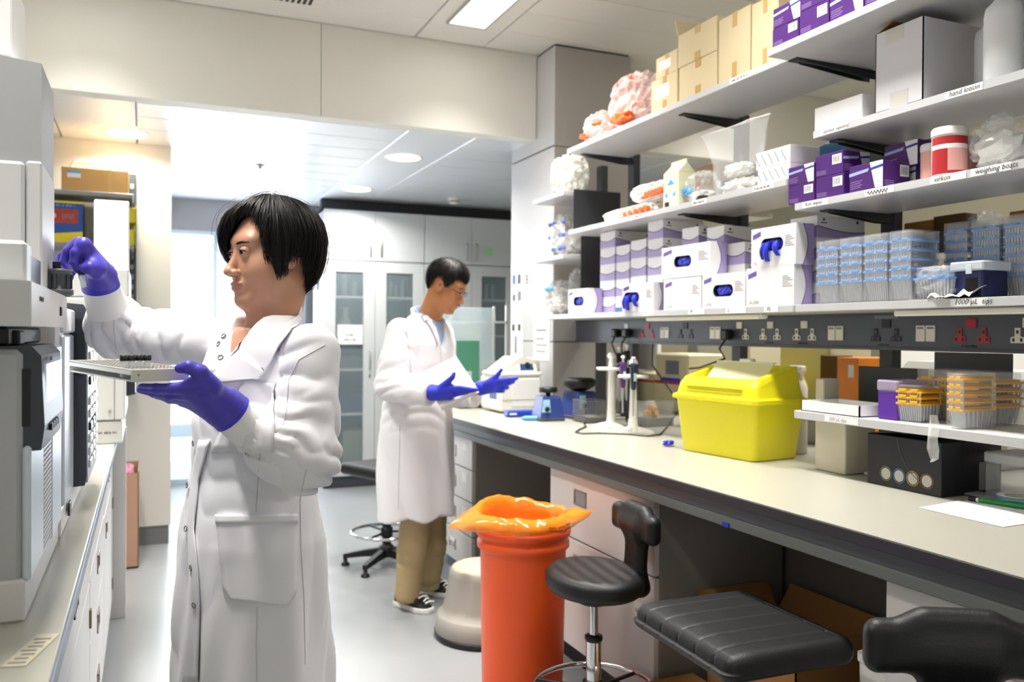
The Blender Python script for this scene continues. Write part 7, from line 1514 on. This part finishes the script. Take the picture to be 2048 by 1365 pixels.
def shoe(ank, toe):
    a, b = np.array((ank[0], ank[1], 0)), np.array((toe[0], toe[1], 0)); d = unit(b-a); L_ = np.linalg.norm(b-a); heel = a-d*.06; sd = np.array((-d[1], d[0], 0))
    def base(X, Y, Z, e):
        u = (X-heel[0])*d[0]+(Y-heel[1])*d[1]; v = (X-heel[0])*sd[0]+(Y-heel[1])*sd[1]; T = L_+.06; w_ = np.interp(u, [0, .05, .12, T-.07, T-.02, T], [.026, .033, .036, .046, .036, .02])+e
        return np.maximum(np.abs(v)-w_, np.maximum(-u-e, u-T-e)), u, v, T
    def up(X, Y, Z):
        f, u, v, T = base(X, Y, Z, -.002); top = np.interp(u, [0, .06, .11, .17, T-.06, T], [.088, .092, .085, .065, .048, .03]); r = np.sqrt(np.maximum(f+.02, 0)**2+np.maximum(Z-(top-.02), 0)**2)-.02
        f = np.maximum(np.maximum(r, f), .018-Z); return f
    def so(X, Y, Z): f, u, v, T = base(X, Y, Z, .003); return np.maximum(f, np.maximum(-Z+.001, Z-.026))
    lo, hi = np.minimum(heel, b)-.07, np.maximum(heel, b)+.07; lo[2] = -.01; hi[2] = .12
    V, Q = surfnet(up, lo, hi, .004); s = np_mesh('shoe', V-ml, Q, mat('black_canvas', '1a1a1d', .8), man); V, Q = surfnet(so, lo, hi, .004); np_mesh('white_sole', V-ml, Q, SOLE, s)
    for k in range(5):
        c = heel+d*(.125+.022*k); z = .092-.0085*k; MB().tube([tuple(c+sd*q*.024+d*.006*(-1)**k*q+np.array((0, 0, z-.006*abs(q)))-ml) for q in (-1, -.5, 0, .5, 1)], .0042, 6).obj('lace', LACE, s)
    c = heel+d*.12; g = [tuple(c+sd*(.018*math.cos(q)*math.sin(2*q))*1.4+d*.02*math.sin(q)+np.array((0, 0, .105+.012*math.cos(q)))-ml) for q in np.linspace(0, 2*PI, 17)]; MB().tube(g, .0038, 6).obj('lace_bow', LACE, s)
p = at(812, 1215, Z=0); q = at(862, 1228, Z=0); shoe(p, q); p = at(853, 1184, Z=0); q = at(902, 1196, Z=0); shoe(p, q)
# folder and hands
P1, P2, P3 = A3(840, 748, 3.93), A3(912, 713, 3.95), A3(955, 778, 3.83); P4 = P1+P3-P2; nn = unit(np.cross(P2-P1, P3-P2)); nn = nn if nn[1] > 0 else -nn; up_ = np.array((0, 0, 1.))
fo = thing('binder', 'thick white binder held open-side down by the man', 'binder', tuple(P1)); FW = mat('white_binder', 'eceaea', .5, var=.01)
def slab(name, pts, thick, m_, off=0): 
    q = [p-P1+nn*off for p in pts]; return MB().add([tuple(p) for p in q]+[tuple(p+nn*thick) for p in q], [(0, 1, 2, 3), (7, 6, 5, 4), (0, 4, 5, 1), (1, 5, 6, 2), (2, 6, 7, 3), (3, 7, 4, 0)]).obj(name, m_, fo)
ins = lambda f: [P1*(1-f)+((P1+P3)/2)*f, P2*(1-f)+((P1+P3)/2)*f, P3*(1-f)+((P1+P3)/2)*f, P4*(1-f)+((P1+P3)/2)*f]
slab('front_cover', [P1, P2, P3, P4], .003, FW); slab('page_block', ins(.05), .028, PAPER, .0035); slab('back_cover', [P1, P2, P3, P4], .003, FW, .032)
W_ = A3(866, 786, 3.835); K = [A3(902, 776, 3.80), A3(904, 783, 3.80), A3(902, 789, 3.81), A3(898, 794, 3.82)]
palm = [(W_, K[0], .031, .019), (W_, K[1], .031, .018), (W_, K[2], .030, .017), (W_, K[3], .028, .015)]
fing = [([K[0], A3(922, 776, 3.795), A3(938, 778, 3.79), A3(951, 779, 3.79)], [.0135, .0105, .0095, .008]), ([K[1], A3(924, 781, 3.795), A3(940, 781, 3.79), A3(955, 780, 3.79)], [.0135, .0105, .0095, .008]), ([K[2], A3(920, 786, 3.80), A3(934, 784, 3.795), A3(946, 782, 3.79)], [.0125, .0102, .009, .008]), ([K[3], A3(912, 790, 3.81), A3(924, 788, 3.805), A3(934, 786, 3.80)], [.0115, .0095, .0085, .0075]),
        ([A3(884, 776, 3.81), A3(898, 762, 3.79), A3(905, 755, 3.785), A3(908, 748, 3.785)], [.021, .014, .012, .0095])]
hand(man, ml, palm, fing, h=.004, m_=BLUEG, cuff=(A3(862, 785, 3.84), A3(872, 785, 3.832), .0335, .0325))
W_ = A3(962, 777, 4.03); K = [A3(988, 764, 3.99), A3(990, 770, 3.99), A3(989, 776, 4.0), A3(985, 781, 4.01)]
palm = [(W_, K[0], .029, .0175), (W_, K[1], .029, .0165), (W_, K[2], .028, .0155), (W_, K[3], .026, .014)]
fing = [([K[0], A3(1006, 761, 3.97), A3(1020, 759, 3.96), A3(1033, 757, 3.955)], [.0135, .0112, .0105, .0095]), ([K[1], A3(1008, 768, 3.975), A3(1019, 767, 3.965), A3(1027, 764, 3.96)], [.013, .0105, .0095, .0085]), ([K[2], A3(1004, 776, 3.985), A3(1014, 776, 3.975), A3(1010, 772, 3.965)], [.0125, .0102, .0092, .008]), ([K[3], A3(998, 783, 4.0), A3(1006, 783, 3.99), A3(1008, 778, 3.98)], [.0115, .0095, .0085, .0075]),
        ([A3(974, 768, 4.0), A3(990, 756, 3.985), A3(997, 748, 3.98), A3(1003, 740, 3.975)], [.019, .0125, .0105, .0085])]
hand(man, ml, palm, fing, h=.004, m_=BLUEG, cuff=(A3(960, 777, 4.03), A3(968, 775, 4.02), .031, .030))
